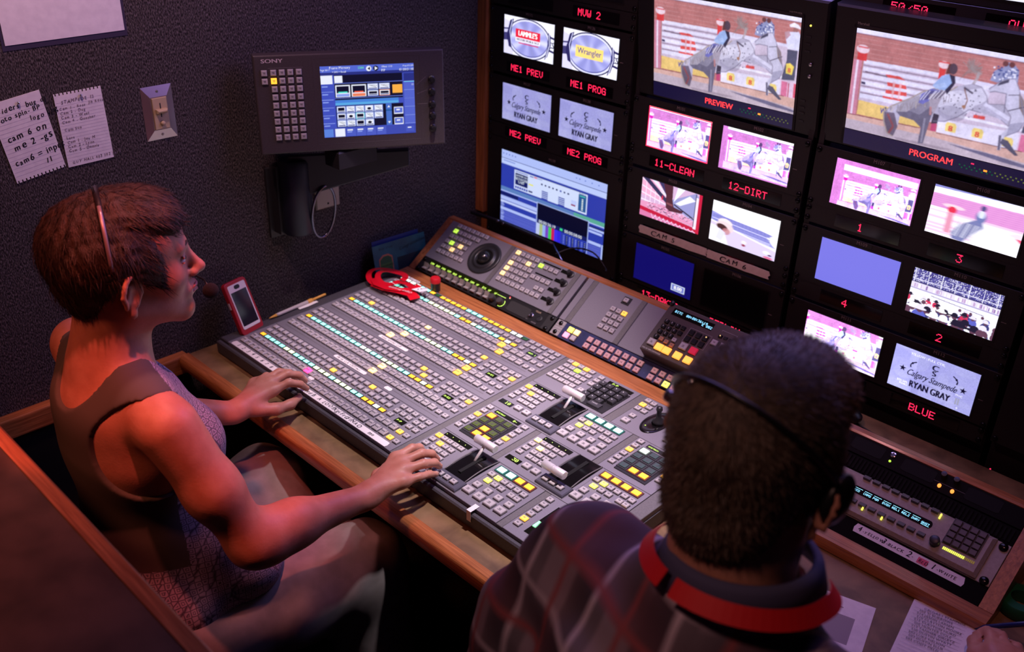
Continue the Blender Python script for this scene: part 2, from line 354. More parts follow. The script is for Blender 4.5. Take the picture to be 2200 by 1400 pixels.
# ---------------------------------------------------------------- pictures
def rodeo(W, H, win=(0, 0, 1, 1), tone=None):
    c = Cv(W, H, srgb(196, 118, 112)); c.win = win
    P = dict(
     neck=[(.345,.573),(.432,.564),(.47,.608),(.46,.707),(.442,.968),(.414,.979),(.417,.82),(.374,.767),(.298,.754),(.272,.715)],
     h1=[(.633,.313),(.68,.325),(.712,.397),(.726,.465),(.799,.441),(.843,.535),(.842,.628),(.8,.578),(.701,.557),(.642,.549),(.592,.642),(.534,.71),(.473,.731),(.46,.707),(.442,.968),(.414,.979),(.417,.82),(.374,.767),(.298,.754),(.294,.865),(.276,.971),(.243,.953),(.215,.843),(.207,.747),(.245,.675),(.345,.554),(.393,.482),(.453,.425),(.531,.418),(.565,.362)],
     head1=[(.207,.747),(.266,.736),(.294,.865),(.276,.971),(.243,.953),(.215,.843)],
     torso=[(.44,.401),(.479,.296),(.514,.267),(.544,.285),(.549,.348),(.525,.42),(.477,.426)],
     vest=[(.514,.267),(.544,.276),(.552,.338),(.52,.459),(.507,.417),(.534,.343)],
     rh=[(.503,.179),(.529,.163),(.545,.203),(.543,.254),(.496,.272)],
     leg=[(.383,.59),(.393,.5),(.441,.429),(.489,.432),(.467,.505),(.408,.591)],
     h2=[(.715,.332),(.768,.235),(.8,.208),(.827,.199),(.853,.28),(.889,.447),(.911,.548),(.893,.646),(.835,.723),(.827,.858),(.812,.864),(.812,.722),(.847,.617),(.808,.511),(.8,.341),(.744,.341),(.722,.357)],
     leg2=[(.824,.746),(.853,.754),(.916,.871),(.899,.877),(.821,.794)],
     shirt=[(.902,.168),(.987,.142),(1.003,.181),(.998,.331),(.927,.327),(.914,.243)],
     hat=[(.928,.087),(.956,.061),(.983,.075),(1.004,.116),(.964,.106),(.932,.107)], hd2=[(.953,.109),(.982,.101),(.982,.148),(.953,.153)],
     chap2=[(.927,.336),(.992,.332),(.987,.639),(.905,.66),(.908,.604),(.928,.452)], emb=[(.927,.484),(.951,.471),(.977,.498),(.968,.587),(.929,.583)],
     dotted=[(.712,.252),(.725,.159),(.763,.122),(.76,.07),(.804,.066),(.835,.127),(.84,.231),(.8,.217),(.746,.26)],
     hair=[(.586,.128),(.62,.101),(.627,.143),(.662,.16),(.656,.288),(.644,.21),(.601,.232),(.563,.307),(.6,.196)])
    wh = srgb(236, 232, 250)
    for y in (.09, .13, .175, .22, .26): c.line([(0, y), (1, y - .012)], .0025, srgb(222, 160, 156), .6)
    c.rect(0, -.1, 1, .045, srgb(240, 236, 255)); c.line([(0, .05), (1, .05)], .005, srgb(150, 90, 100))
    # far rails and gate boards
    c.poly([(.06, .29), (.47, .277), (.71, .29), (1, .285), (1, .70), (.5, .75), (.058, .69)], srgb(214, 196, 214))
    for a, b, w in ((.305, .292, .034), (.372, .362, .03), (.437, .428, .036), (.508, .498, .036), (.578, .566, .036), (.64, .626, .04)): c.line([(.062, a), (.47, b)], w * .56, wh)
    for y in (.34, .405, .472, .542, .61): c.line([(.062, y), (.47, y - .012)], .006, srgb(150, 128, 150))
    c.line([(.47, .31), (.72, .325)], .02, wh); c.line([(.47, .29), (1, .30)], .016, srgb(228, 222, 244))
    for q in ([(.189,.384),(.266,.379),(.298,.407),(.196,.41)], [(.203,.456),(.305,.453),(.312,.489),(.207,.493)], [(.201,.529),(.315,.516),(.316,.554),(.202,.567)], [(.189,.596),(.298,.589),(.295,.614),(.189,.615)]): c.poly(q, srgb(235, 70, 62))
    for x in (.235, .27): c.rect(x, .44, x + .012, .60, srgb(250, 190, 190), .7)
    c.line([(.075, .4), (.2, .405)], .008, srgb(120, 100, 120)); c.rect(.062, .5, .085, .525, srgb(60, 50, 90))
    # advertising boards
    c.poly([(.061, .687), (.41, .70), (.41, .82), (.059, .833)], srgb(246, 206, 104)); c.txt('Wrangler', .245, .755, .062, srgb(40, 60, 160), sx=.62, bold=.002)
    c.poly([(.498, .70), (.906, .665), (.94, .824), (.501, .84)], srgb(234, 228, 244)); c.rect(.9, .66, 1, .83, srgb(234, 200, 222))
    for cx, cy in ((.568, .752), (.703, .75), (.85, .77)):
        c.poly([(cx - .028, cy - .02), (cx - .02, cy - .045), (cx + .02, cy - .045), (cx + .03, cy - .02), (cx + .028, cy + .045), (cx - .026, cy + .045)], srgb(250, 222, 110)); c.txt('8', cx, cy + .012, .055, srgb(228, 50, 40), bold=.004)
    c.poly([(.667,.587),(.725,.581),(.726,.613),(.668,.62)], srgb(235, 70, 60)); c.rect(.5, .62, .95, .645, srgb(244, 240, 250))
    # posts
    c.rect(.005, .3, .052, .845, srgb(214, 130, 152)); c.rect(.02, .3, .032, .84, srgb(244, 222, 236)); c.rect(.022, .2, .075, .3, srgb(222, 40, 40)); c.ell(.048, .19, .036, .04, srgb(240, 210, 214)); c.rect(.02, .165, .078, .178, srgb(225, 60, 60))
    c.rect(.462, .2, .492, .33, srgb(232, 48, 44)); c.ell(.48, .195, .027, .034, srgb(244, 214, 216)); c.rect(.452, .165, .508, .18, srgb(235, 60, 55)); c.rect(.468, .6, .495, .86, srgb(196, 60, 110))
    c.rect(.908, .67, .945, .84, srgb(226, 110, 150)); c.rect(.95, .68, .958, .84, srgb(200, 60, 90)); c.rect(.985, .67, 1, .82, srgb(225, 70, 100))
    # ground
    c.poly([(-.01, .85), (.41, .828), (1.01, .825), (1.01, 1.02), (-.01, 1.02)], srgb(224, 176, 158)); c.poly([(-.01, .90), (.5, .885), (1.01, .93), (1.01, 1.02), (-.01, 1.02)], srgb(196, 178, 186))
    c.line([(0, .848), (.41, .826)], .004, srgb(130, 60, 60)); c.line([(.5, .835), (.93, .828)], .004, srgb(130, 70, 70))
    c.poly([(.56, .91), (.8, .915), (.95, .94), (1, .955), (1, .975), (.85, .965), (.68, .935)], srgb(110, 104, 134)); c.poly([(.28, .97), (.6, .96), (.55, .985), (.3, 1)], srgb(168, 150, 160))
    # spectators, flying tail
    c.poly(P['dotted'], srgb(150, 156, 196)); r = random.Random(3)
    for _ in range(70): c.ell(r.uniform(.72, .835), r.uniform(.12, .25), .005, .007, r.choice([srgb(244, 244, 255), srgb(70, 84, 150)]))
    for x in (.768, .798): c.ell(x, .085, .014, .025, srgb(120, 66, 66))
    for k in range(26): a = r.uniform(-2.6, .9); c.line([(.615, .19), (.615 + .055 * math.cos(a), .19 + .1 * math.sin(a))], .003, srgb(170, 156, 152), .7)
    c.poly(P['hair'], srgb(150, 134, 130), .6); c.line([(.634, .33), (.650, .26), (.655, .20)], .014, srgb(176, 164, 164), .8)
    # second horse, pickup rider
    c.poly(P['h2'], srgb(208, 204, 224)); c.poly(P['leg2'], srgb(92, 88, 110)); c.poly([(.855, .3), (.89, .38), (.905, .52), (.87, .44)], srgb(150, 130, 128)); c.poly([(.80, .21), (.76, .25), (.75, .29), (.80, .24)], srgb(84, 80, 104))
    c.poly([(.845,.60),(.905,.56),(.895,.65),(.84,.72)], srgb(176, 172, 196)); c.line([(.81, .35), (.86, .33)], .004, srgb(90, 80, 100)); c.line([(.81, .50), (.90, .42)], .005, srgb(90, 80, 100)); c.line([(.812, .72), (.82, .86)], .012, srgb(110, 104, 128))
    c.poly(P['chap2'], srgb(86, 86, 110)); c.poly(P['shirt'], srgb(224, 224, 246)); c.poly([(.902, .168), (.93, .15), (.94, .19), (.915, .24)], srgb(196, 150, 160)); c.poly(P['hd2'], srgb(170, 110, 104)); c.poly(P['hat'], srgb(248, 246, 255)); c.poly(P['emb'], srgb(248, 220, 70)); c.txt('8', .949, .545, .05, srgb(230, 60, 50), bold=.003)
    # the bucking horse
    c.poly(P['h1'], srgb(186, 180, 200)); c.ell(.575, .52, .085, .13, srgb(214, 210, 226), .9, .3); c.ell(.655, .43, .055, .10, srgb(222, 218, 234), .9, .5); c.ell(.56, .62, .07, .07, srgb(150, 144, 168), .55, -.5); c.ell(.545, .47, .05, .05, srgb(236, 232, 244), .7)
    c.poly(P['neck'], srgb(112, 106, 128)); c.poly([(.36,.56),(.42,.5),(.45,.6),(.40,.70),(.33,.68)], srgb(142,136,156)); c.poly([(.30,.62),(.38,.52),(.40,.58),(.33,.70),(.27,.72)], srgb(172,164,176)); c.line([(.43,.72),(.432,.96)], .010, srgb(150,144,164)); c.line([(.222,.74),(.212,.70)], .012, srgb(120,112,130)); c.line([(.245,.72),(.24,.675)], .012, srgb(150,142,158))
    c.poly([(.47, .655), (.50, .66), (.498, .745), (.465, .76)], srgb(66, 58, 76)); c.poly(P['head1'], srgb(112, 98, 118)); c.line([(.23, .76), (.27, .87), (.25, .95)], .012, srgb(150, 78, 84)); c.line([(.71,.47),(.84,.56)], .02, srgb(224, 220, 240)); c.line([(.72,.50),(.83,.60)], .014, srgb(196, 190, 214))
    for _ in range(46): c.ell(r.uniform(.49, .70), r.uniform(.36, .64), .004, .006, srgb(110, 104, 124))
    c.line([(.60, .37), (.625, .47), (.615, .56)], .006, srgb(150, 104, 84)); c.ell(.613, .535, .01, .016, srgb(176, 124, 92)); c.line([(.597, .36), (.645, .40)], .01, srgb(96, 88, 108))
    c.line(P['h1'][:8], .005, srgb(150, 140, 160), .8); c.line(P['h1'][8:13], .005, srgb(120, 112, 136), .8); c.line(P['h1'][20:31], .007, srgb(176, 160, 150)); c.line(P['h2'][:9], .005, srgb(140, 134, 160), .8); c.line(P['h2'][13:17], .005, srgb(110, 104, 130), .8)
    for k in range(20): x = .25 + .015 * k; c.line([(x, .67 - .75 * (x - .25)), (x + r.uniform(-.02, .01), .74 - .75 * (x - .25))], .004, r.choice([srgb(200, 184, 170), srgb(150, 136, 140)]), .8)
    # rider
    c.poly(P['leg'], srgb(112, 112, 190)); c.poly([(.43,.488),(.525,.42),(.492,.525),(.471,.665),(.446,.616)], srgb(176, 164, 178))
    for k in range(16): x = .41 + .007 * k; c.line([(x + .01, .46 - .003 * k), (x - .02, .56 - .004 * k)], .003, r.choice([srgb(240, 236, 246), srgb(70, 60, 96)]))
    c.line([(.45, .6), (.455, .68)], .012, srgb(190, 130, 130)); c.poly(P['torso'], srgb(156, 186, 234)); c.poly(P['vest'], srgb(56, 52, 78)); c.poly([(.44, .40), (.50, .35), (.515, .385), (.46, .425)], srgb(176, 202, 244)); c.poly(P['rh'], srgb(110, 62, 60)); c.ell(.53, .215, .02, .05, srgb(92, 70, 84))
    H_, W2 = c.X.shape; rr = np.random.default_rng(11)
    for n_, amt in ((9, .05), (22, .05), (60, .05)):   # soft mottling of a live picture
        g = rr.normal(0, 1, (n_, n_ * 2)); yy = np.linspace(0, n_ - 1.001, H_); xx = np.linspace(0, n_ * 2 - 1.001, W2); y0 = yy.astype(int); x0 = xx.astype(int); fy = (yy - y0)[:, None]; fx = (xx - x0)[None]
        v = g[y0][:, x0] * (1 - fy) * (1 - fx) + g[y0 + 1][:, x0] * fy * (1 - fx) + g[y0][:, x0 + 1] * (1 - fy) * fx + g[y0 + 1][:, x0 + 1] * fy * fx; c.a *= (1 + amt * v)[..., None]
    c.noise(.06, 5, 2); k = max(1, W // 170); c.blur(k=k); c.blur(k=k, ax=0)
    a = c.out(); m = a.mean(2, keepdims=True); a = (a * .86 + m * .14) * np.array([.98, .96, 1.12])
    return tone(a) if tone else a
def hot(g=1.6, tint=(1.0, .93, 1.25), lift=.0):
    def f(a):
        a = a.copy(); x_ = np.clip(a[..., 0] - a[..., 1], 0, 1); a[..., 0] -= .40 * x_; a[..., 2] += .28 * x_; a[..., 1] -= .02 * x_; a[..., 1] -= .05 * x_; return np.clip((np.clip(a, 0, 9) ** 1.2 * g * 1.55 + lift) * np.array((tint[0] * .97, tint[1] * .90, tint[2] * 1.06)), 0, 1.15)
    return f
def buckle(W, H, kind):
    c = Cv(W, H, srgb(238, 236, 255)); gl = srgb(80, 80, 140)
    c.poly([(0, .1), (.12, .16), (.2, .9), (.2, 1), (0, 1)], srgb(214, 210, 245)); c.poly([(0, .34), (.2, .3), (.2, .62), (0, .66)], srgb(60, 56, 110)); c.poly([(0, .38), (.2, .34), (.2, .42), (0, .46)], srgb(200, 196, 240))
    c.poly([(.8, .3), (1, .36), (1, .70), (.8, .62)], srgb(236, 236, 255)); c.line([(.8, .3), (1, .36)], .03, srgb(40, 36, 90)); c.line([(.8, .64), (1, .70)], .03, srgb(40, 36, 90)); c.txt('CS', .95, .53, .16, srgb(30, 26, 70), sx=.7, bold=.006)
    c.ell(.5, .52, .44, .52, srgb(24, 22, 70)); c.ell(.5, .52, .42, .49, srgb(220, 220, 250)); c.ell(.5, .52, .385, .45, srgb(70, 70, 150)); c.ell(.5, .51, .375, .435, srgb(176, 178, 232))
    for k in range(10): c.ell(.5 - .12 + .02 * k, .36 + .02 * k, .2 - .014 * k, .22 - .016 * k, srgb(178 + 7 * k, 180 + 7 * k, 234 + 2 * k), .5)
    for k in range(72):
        a = 2 * math.pi * k / 72; g = .5 + .5 * math.sin(3 * a + 1.2) * math.cos(5 * a); c.poly([(.5, .51)] + [(.5 + .375 * math.cos(b), .51 + .435 * math.sin(b)) for b in (a, a + .09)], (g ** 2 * .75 + .12, g ** 2 * .75 + .12, g * .6 + .42), .55)
    c.poly([(.12, .12), (.2, .06), (.16, .3), (.14, .6), (.18, .85), (.1, .8), (.06, .5)], srgb(40, 36, 90)); c.line([(.17, .1), (.12, .4), (.17, .82)], .014, srgb(200, 200, 244)); c.poly([(.88, .22), (.93, .3), (.94, .55), (.88, .85), (.82, .95), (.88, .6)], srgb(50, 46, 110)); c.line([(.9, .25), (.915, .55), (.85, .9)], .012, srgb(220, 220, 250))
    if kind == 1:
        c.rect(.24, .30, .73, .52, srgb(220, 30, 60)); c.txt("LAMMLE'S", .485, .40, .13, (1, .98, 1), sx=.86, bold=.008); c.rect(.24, .52, .73, .62, srgb(240, 236, 255)); c.txt('WESTERN WEAR & TACK', .485, .568, .062, srgb(40, 20, 60), sx=.82, bold=.003); c.rect(.30, .64, .70, .665, srgb(210, 40, 90))
    else:
        c.rect(.24, .36, .74, .64, srgb(252, 216, 120)); c.txt('Wrangler', .49, .50, .15, srgb(40, 60, 150), sx=.95, bold=.003)
    c.a *= 1.1
    return c.out()
def title(W, H, extra=False):
    c = Cv(W, H, srgb(166, 164, 232)); r = random.Random(4)
    for _ in range(60):
        g = r.uniform(-1, 1); c.ell(r.uniform(0, 1), r.uniform(0, 1), r.uniform(.04, .2), r.uniform(.05, .22), srgb(176 + 24 * g, 176 + 24 * g, 232 + 14 * g), .25)
    c.noise(.05, 9, 3); D = srgb(18, 14, 46)
    c.txt('C', .505, .24, .13, D, bold=.01, sx=1.1); c.txt('S', .505, .37, .12, D, bold=.01, sx=1.1, rot=.15)
    c.txt('Calgary Stampede', .50, .56, .15, D, sx=.70, shear=.5, bold=.003); c.txt('RYAN GRAY', .50, .79, .16, D, sx=.70, bold=.010); c.rect(.42, .685, .60, .69, srgb(90, 86, 130))
    for x, y in ((.14, .50), (.86, .50)): c.poly([(x + (.045 if k % 2 == 0 else .018) * math.sin(k * math.pi / 5), y - (.045 if k % 2 == 0 else .018) * c.asp * math.cos(k * math.pi / 5)) for k in range(10)], D)
    for s, x in ((1, .25), (-1, .75)): c.line([(x - .03 * s, .36), (x - .012 * s, .31), (x + .035 * s, .26)], .014, D); c.line([(x - .03 * s, .36), (x - .022 * s, .42)], .016, D); c.ell(x - .01 * s, .315, .014, .025, D)
    if extra:
        c.txt('YELLOW : FULL CTRL', .40, .10, .055, (1.1, 1.1, 1.1), sx=1); c.txt('M+C', .83, .64, .05, (1.1, 1.1, 1.1)); c.rect(.80, .70, .82, .86, (.35, .35, .5)); c.rect(.83, .70, .85, .86, (.35, .35, .5)); c.txt('0', .84, .93, .05, (1.1, 1.1, 1.1)); c.txt('50% 50%', .17, .80, .045, (1.1, 1.1, 1.1)); c.txt('ROBO', .19, .86, .045, (1.1, 1.1, 1.1))
    a = c.out() * 1.0; a[:, :int(W * .3)] *= 1.2 if extra else 1
    for x, y in ((.02, .04), (.97, .03)): pass
    return a
def chute(W, H):
    c = Cv(W, H, srgb(214, 176, 214))
    c.poly([(0, 0), (.45, 0), (.45, .5), (0, .45)], srgb(236, 170, 206))
    for k in range(4): c.line([(-.02, .02 + .18 * k), (.48, .34 + .1 * k)], .014, srgb(250, 236, 255))
    for k in range(5): c.line([(.08 * k, .05 + .04 * k), (.08 * k, .7)], .008, srgb(250, 236, 255))
    c.poly([(0, 0), (.12, 0), (.5, .45), (.44, .5)], srgb(52, 46, 86)); c.poly([(.16, 0), (.25, 0), (.5, .4)], srgb(230, 226, 255)); c.poly([(.28, 0), (.4, 0), (.48, .4)], srgb(60, 54, 100))
    c.poly([(.9, 0), (.45, .42), (.56, .52), (.95, .75), (1, .2)], srgb(150, 150, 206)); c.poly([(.6, 0), (.72, 0), (.55, .4)], srgb(240, 240, 255)); c.poly([(.8, .12), (.58, .42), (.66, .44), (.9, .2)], srgb(236, 236, 255)); c.line([(.56, .45), (.9, .66)], .02, srgb(36, 32, 60))
    c.poly([(0, .62), (.4, .56), (.95, .72), (.95, .85), (0, .78)], srgb(226, 150, 190)); r = random.Random(8)
    for k in range(120): x = r.uniform(.1, .88); y = r.uniform(.62, .78); c.line([(x, y), (x + .03, y + r.choice([-.03, .03]))], .006, r.choice([srgb(60, 40, 80), srgb(236, 200, 236)]))
    c.poly([(.36, -.02), (.52, -.02), (.53, .35), (.56, .52), (.72, .56), (.70, .62), (.5, .66), (.43, .6), (.42, .3)], srgb(78, 34, 50)); c.poly([(.44, .45), (.54, .47), (.54, .52), (.44, .5)], srgb(130, 70, 80))
    c.poly([(0, .75), (.35, .80), (1, .88), (1, .98), (.35, .90), (0, .85)], srgb(190, 16, 60)); c.poly([(0, .85), (.35, .90), (1, .98), (1, 1.05), (0, 1.05)], srgb(214, 120, 170))
    for k in range(14): c.line([(.2 + .07 * k, .87 + .008 * k), (.24 + .07 * k, 1.0)], .009, srgb(244, 210, 244)); c.line([(.28 + .07 * k, .88 + .008 * k), (.23 + .07 * k, 1.0)], .009, srgb(244, 210, 244))
    c.rect(.9, .1, .955, .9, srgb(236, 226, 250)); c.rect(.945, 0, 1, 1, srgb(196, 18, 60)); c.rect(.895, .02, .905, .85, srgb(40, 30, 50)); c.ell(.36, .38, .012, .06, srgb(210, 30, 70))
    return c.out() * 1.08
def hatcam(W, H):
    c = Cv(W, H, srgb(250, 248, 255))
    c.poly([(0, .27), (.2, .33), (.75, .38), (.93, .42), (.84, .5), (.95, .66), (1, .70), (0, .55)], srgb(150, 150, 220)); r = random.Random(2)
    for k in range(9): y = .36 + .03 * k; c.line([(.02, y - .02), (.9, y + .06)], .007, r.choice([srgb(90, 92, 180), srgb(214, 212, 250), srgb(110, 112, 190)]))
    c.poly([(0, .52), (.4, .58), (1, .72), (1, 1), (0, 1)], srgb(214, 200, 236)); c.line([(0, .5), (1, .75)], .02, srgb(240, 236, 255))
    c.poly([(0, .6), (.2, .62), (.3, 1), (0, 1)], srgb(246, 240, 255)); c.ell(.22, .48, .11, .1, srgb(240, 222, 226), 1, .4); c.ell(.22, .58, .14, .12, srgb(232, 208, 216), 1, .5); c.ell(.18, .60, .09, .07, srgb(64, 30, 34), 1, .5); c.ell(.25, .68, .06, .08, srgb(190, 120, 130), .8); c.poly([(.14, .64), (.24, .72), (.2, .95), (.1, .9)], srgb(220, 220, 250))
    c.ell(.53, .80, .035, .045, srgb(240, 230, 244)); c.ell(.53, .87, .03, .03, srgb(150, 60, 84)); c.ell(.87, .86, .05, .04, srgb(246, 240, 255)); c.ell(.92, .90, .03, .02, srgb(90, 60, 110)); c.ell(.9, .97, .07, .03, srgb(214, 110, 150))
    c.blur(k=5); c.a *= 1.15
    return c.out()
def track(W, H):
    c = Cv(W, H, srgb(222, 150, 214)); c.rect(0, 0, 1, .06, srgb(130, 130, 200)); c.poly([(0, .05), (1, .0), (1, .14), (0, .17)], srgb(248, 246, 255)); r = random.Random(5)
    for k in range(9): c.line([(0, .22 + .04 * k), (1, .18 + .04 * k)], .004, srgb(206, 130, 200))
    c.poly([(0, .5), (1, .5), (1, 1), (0, 1)], srgb(240, 232, 250))
    for k in range(7): c.line([(0, .5 + .07 * k), (1, .5 + .07 * k)], .02, r.choice([srgb(214, 120, 176), srgb(252, 250, 255), srgb(236, 200, 230)]))
    c.rect(0, .44, .22, .5, srgb(250, 248, 255)); c.ell(.25, .36, .12, .04, srgb(240, 210, 226)); c.ell(.24, .43, .05, .07, srgb(222, 50, 80)); c.rect(.2, .48, .27, .9, srgb(226, 150, 180)); c.ell(.97, .6, .09, .05, srgb(244, 220, 236)); c.rect(.93, .64, 1, .9, srgb(226, 80, 120))
    c.poly([(.5, .62), (.62, .56), (.92, .62), (1, .72), (1, 1), (.5, 1)], srgb(246, 242, 255)); c.poly([(.28, .86), (.36, .66), (.5, .5), (.58, .52), (.6, .62), (.5, .8), (.42, 1), (.3, .98)], srgb(120, 124, 176)); c.ell(.55, .42, .055, .12, srgb(112, 120, 176)); c.ell(.55, .36, .035, .08, srgb(220, 226, 250)); c.ell(.555, .24, .03, .055, srgb(82, 76, 130))
    for k in range(24): x = .34 + .01 * k; c.line([(x, .6), (x - .05, .92)], .004, r.choice([srgb(240, 240, 255), srgb(60, 60, 120)]))
    c.blur(k=7); c.a *= 1.12; return c.out()
def crowd(W, H):
    c = Cv(W, H, srgb(240, 236, 255)); r = random.Random(6)
    c.rect(0, 0, 1, .30, srgb(70, 66, 140))
    for _ in range(1500): x, y = r.uniform(0, 1), r.uniform(0, .28); c.ell(x, y, .0045, .008, r.choice([srgb(236, 234, 255), srgb(120, 116, 190), srgb(30, 26, 80)]))
    c.rect(0, .22, 1, .235, srgb(224, 220, 250)); c.rect(0, .29, 1, .31, srgb(40, 36, 90))
    for k in range(7): c.rect(.02 + .155 * k, 0, .027 + .155 * k, .3, srgb(236, 236, 255))
    c.rect(0, .31, 1, .43, srgb(222, 214, 244))
    for k in range(60): x = r.uniform(0, 1); c.rect(x, r.uniform(.32, .35), x + .012, .42, r.choice([srgb(250, 248, 255), srgb(140, 110, 170), srgb(190, 160, 200)]))
    c.line([(0, .44), (1, .44)], .012, srgb(150, 140, 190)); c.line([(.25, .50), (.85, .55)], .006, srgb(60, 56, 110))
    for row in range(5):
        y = .60 + .085 * row
        for k in range(13 - row):
            x = r.uniform(-.02, 1.02); s = .022 + .009 * row; col = r.choice([srgb(90, 96, 190), srgb(246, 244, 255), srgb(230, 228, 250), srgb(60, 60, 120), srgb(240, 240, 255), srgb(210, 50, 90)])
            c.ell(x, y + s * 3.3, s * 1.7, s * 3, col); c.ell(x, y, s * .8, s * 1.5, srgb(96, 62, 84))
            if r.random() < .6: hc = r.choice([srgb(250, 248, 255), srgb(226, 220, 244), srgb(30, 26, 50)]); c.ell(x, y - s * .3, s * 1.6, s * .6, hc); c.ell(x, y - s, s * .85, s * 1.2, hc)
    return c.out() * 1.15
def flat(W, H, col): return np.ones((H, W, 3)) * np.array(col)
def dakt(W, H):
    c = Cv(W, H, srgb(16, 12, 104)); c.rect(.665, .725, .895, .915, srgb(214, 226, 255)); c.rect(.68, .745, .88, .895, srgb(120, 130, 210)); c.txt('8.00', .78, .82, .10, (1, 1, 1), bold=.006); return c.out()
def edit(W, H):
    B = srgb(44, 60, 170); L = srgb(176, 192, 250); D = srgb(22, 30, 100)
    c = Cv(W, H, B); c.rect(0, 0, 1, .12, L); c.rect(0, .12, 1, .19, srgb(190, 206, 255))
    for x in (.02, .05, .08, .11, .14): c.ell(x, .05, .006, .01, srgb(90, 110, 200))
    c.rect(0, .11, 1, .115, D); c.rect(.02, .135, .14, .15, srgb(110, 130, 210))
    for x in (.72, .75, .80, .86, .92): c.rect(x, .045, x + .012, .06, srgb(110, 130, 210))
    c.rect(.135, .215, .835, .485, srgb(210, 222, 255)); c.rect(.135, .215, .835, .222, D); c.rect(.145, .235, .27, .245, B); c.rect(.145, .26, .27, .42, D); c.txt('JAMMER ON', .207, .295, .028, (.8, .9, 1)); c.txt('NETWORK', .207, .335, .035, (.8, .9, 1)); c.txt('UNIT', .207, .375, .035, (.8, .9, 1))
    for k in range(6): c.rect(.145 + .022 * k, .44, .162 + .022 * k, .47, B)
    c.rect(.29, .235, .325, .25, B); c.rect(.28, .345, .325, .365, srgb(230, 230, 90)); c.rect(.28, .44, .32, .46, D); c.rect(.33, .23, .36, .245, srgb(220, 60, 110)); c.rect(.36, .235, .41, .243, B)
    for k in range(8): x = .40 + .036 * k; c.rect(x, .285, x + .016, .305, D if k != 5 else B)
    for x in (.41, .57):
        for k in range(5): c.rect(x, .375 + .024 * k, x + .06, .39 + .024 * k, srgb(60, 76, 170))
    c.rect(.69, .41, .73, .43, srgb(150, 40, 80)); c.rect(.755, .245, .825, .465, srgb(40, 90, 150)); c.rect(.765, .26, .815, .27, srgb(90, 220, 190)); c.txt('Radiance', .79, .235, .022, D)
    for k in range(7): c.rect(.785, .30 + .022 * k, .798, .313 + .022 * k, (.9, 1, 1))
    for k in range(3): c.rect(.69, .36 + .02 * k, .74, .372 + .02 * k, L)
    c.rect(0, .505, 1, .56, srgb(92, 128, 190)); c.rect(.72, .505, 1, .57, srgb(90, 170, 150)); c.rect(0, .56, 1, .575, L); c.rect(0, .585, .18, .63, D); c.rect(0, .64, .44, .69, L); c.rect(0, .70, .44, .73, srgb(200, 212, 255)); c.rect(.44, .60, 1, .64, D)
    for x0, x1 in ((0, .365), (.865, .98)):
        c.rect(x0, .80, x1, .84, L)
        for k in range(12): c.rect(x0, .855 + .013 * k, x1, .861 + .013 * k, srgb(110, 120, 220))
    c.rect(0, .73, .37, .80, B)
    for k in range(14): c.rect(.005, .73 + .019 * k, .03 + .005 * (k % 3), .738 + .019 * k, L)
    c.rect(.368, .55, .375, 1, L); c.rect(.375, .56, .855, .78, srgb(8, 10, 40)); c.rect(.37, .553, .86, .56, L); c.rect(.855, .55, .861, 1, L)
    c.rect(.375, .78, .855, .835, D); c.txt('00:00:36:19', .475, .807, .042, (.9, .95, 1), sx=1.1); c.txt('00:00:58:00', .725, .807, .042, (.9, .95, 1), sx=1.1); c.rect(.60, .79, .625, .82, srgb(60, 220, 140))
    for k, col in enumerate([(190, 200, 240), (170, 190, 130), (150, 180, 240), (120, 70, 200), (60, 200, 90), (200, 30, 90), (60, 50, 235), (50, 40, 225)]): c.rect(.375 + .029 * k, .835, .405 + .029 * k, 1, srgb(*col))
    for k in range(8): c.rect(.63 + .028 * k, .86, .65 + .028 * k, 1, D if k % 2 else srgb(60, 76, 190))
    for k in range(8):
        for j in range(5): c.rect(.638 + .028 * k, .87 + .024 * j, .644 + .028 * k, .878 + .024 * j, L)
    c.rect(.865, .62, 1, .65, L); c.rect(.865, .66, .985, .69, L); c.rect(.985, .80, 1, 1, L); c.rect(.865, .70, 1, .79, B); c.noise(.03, 3, 1)
    return c.out() * 1.0
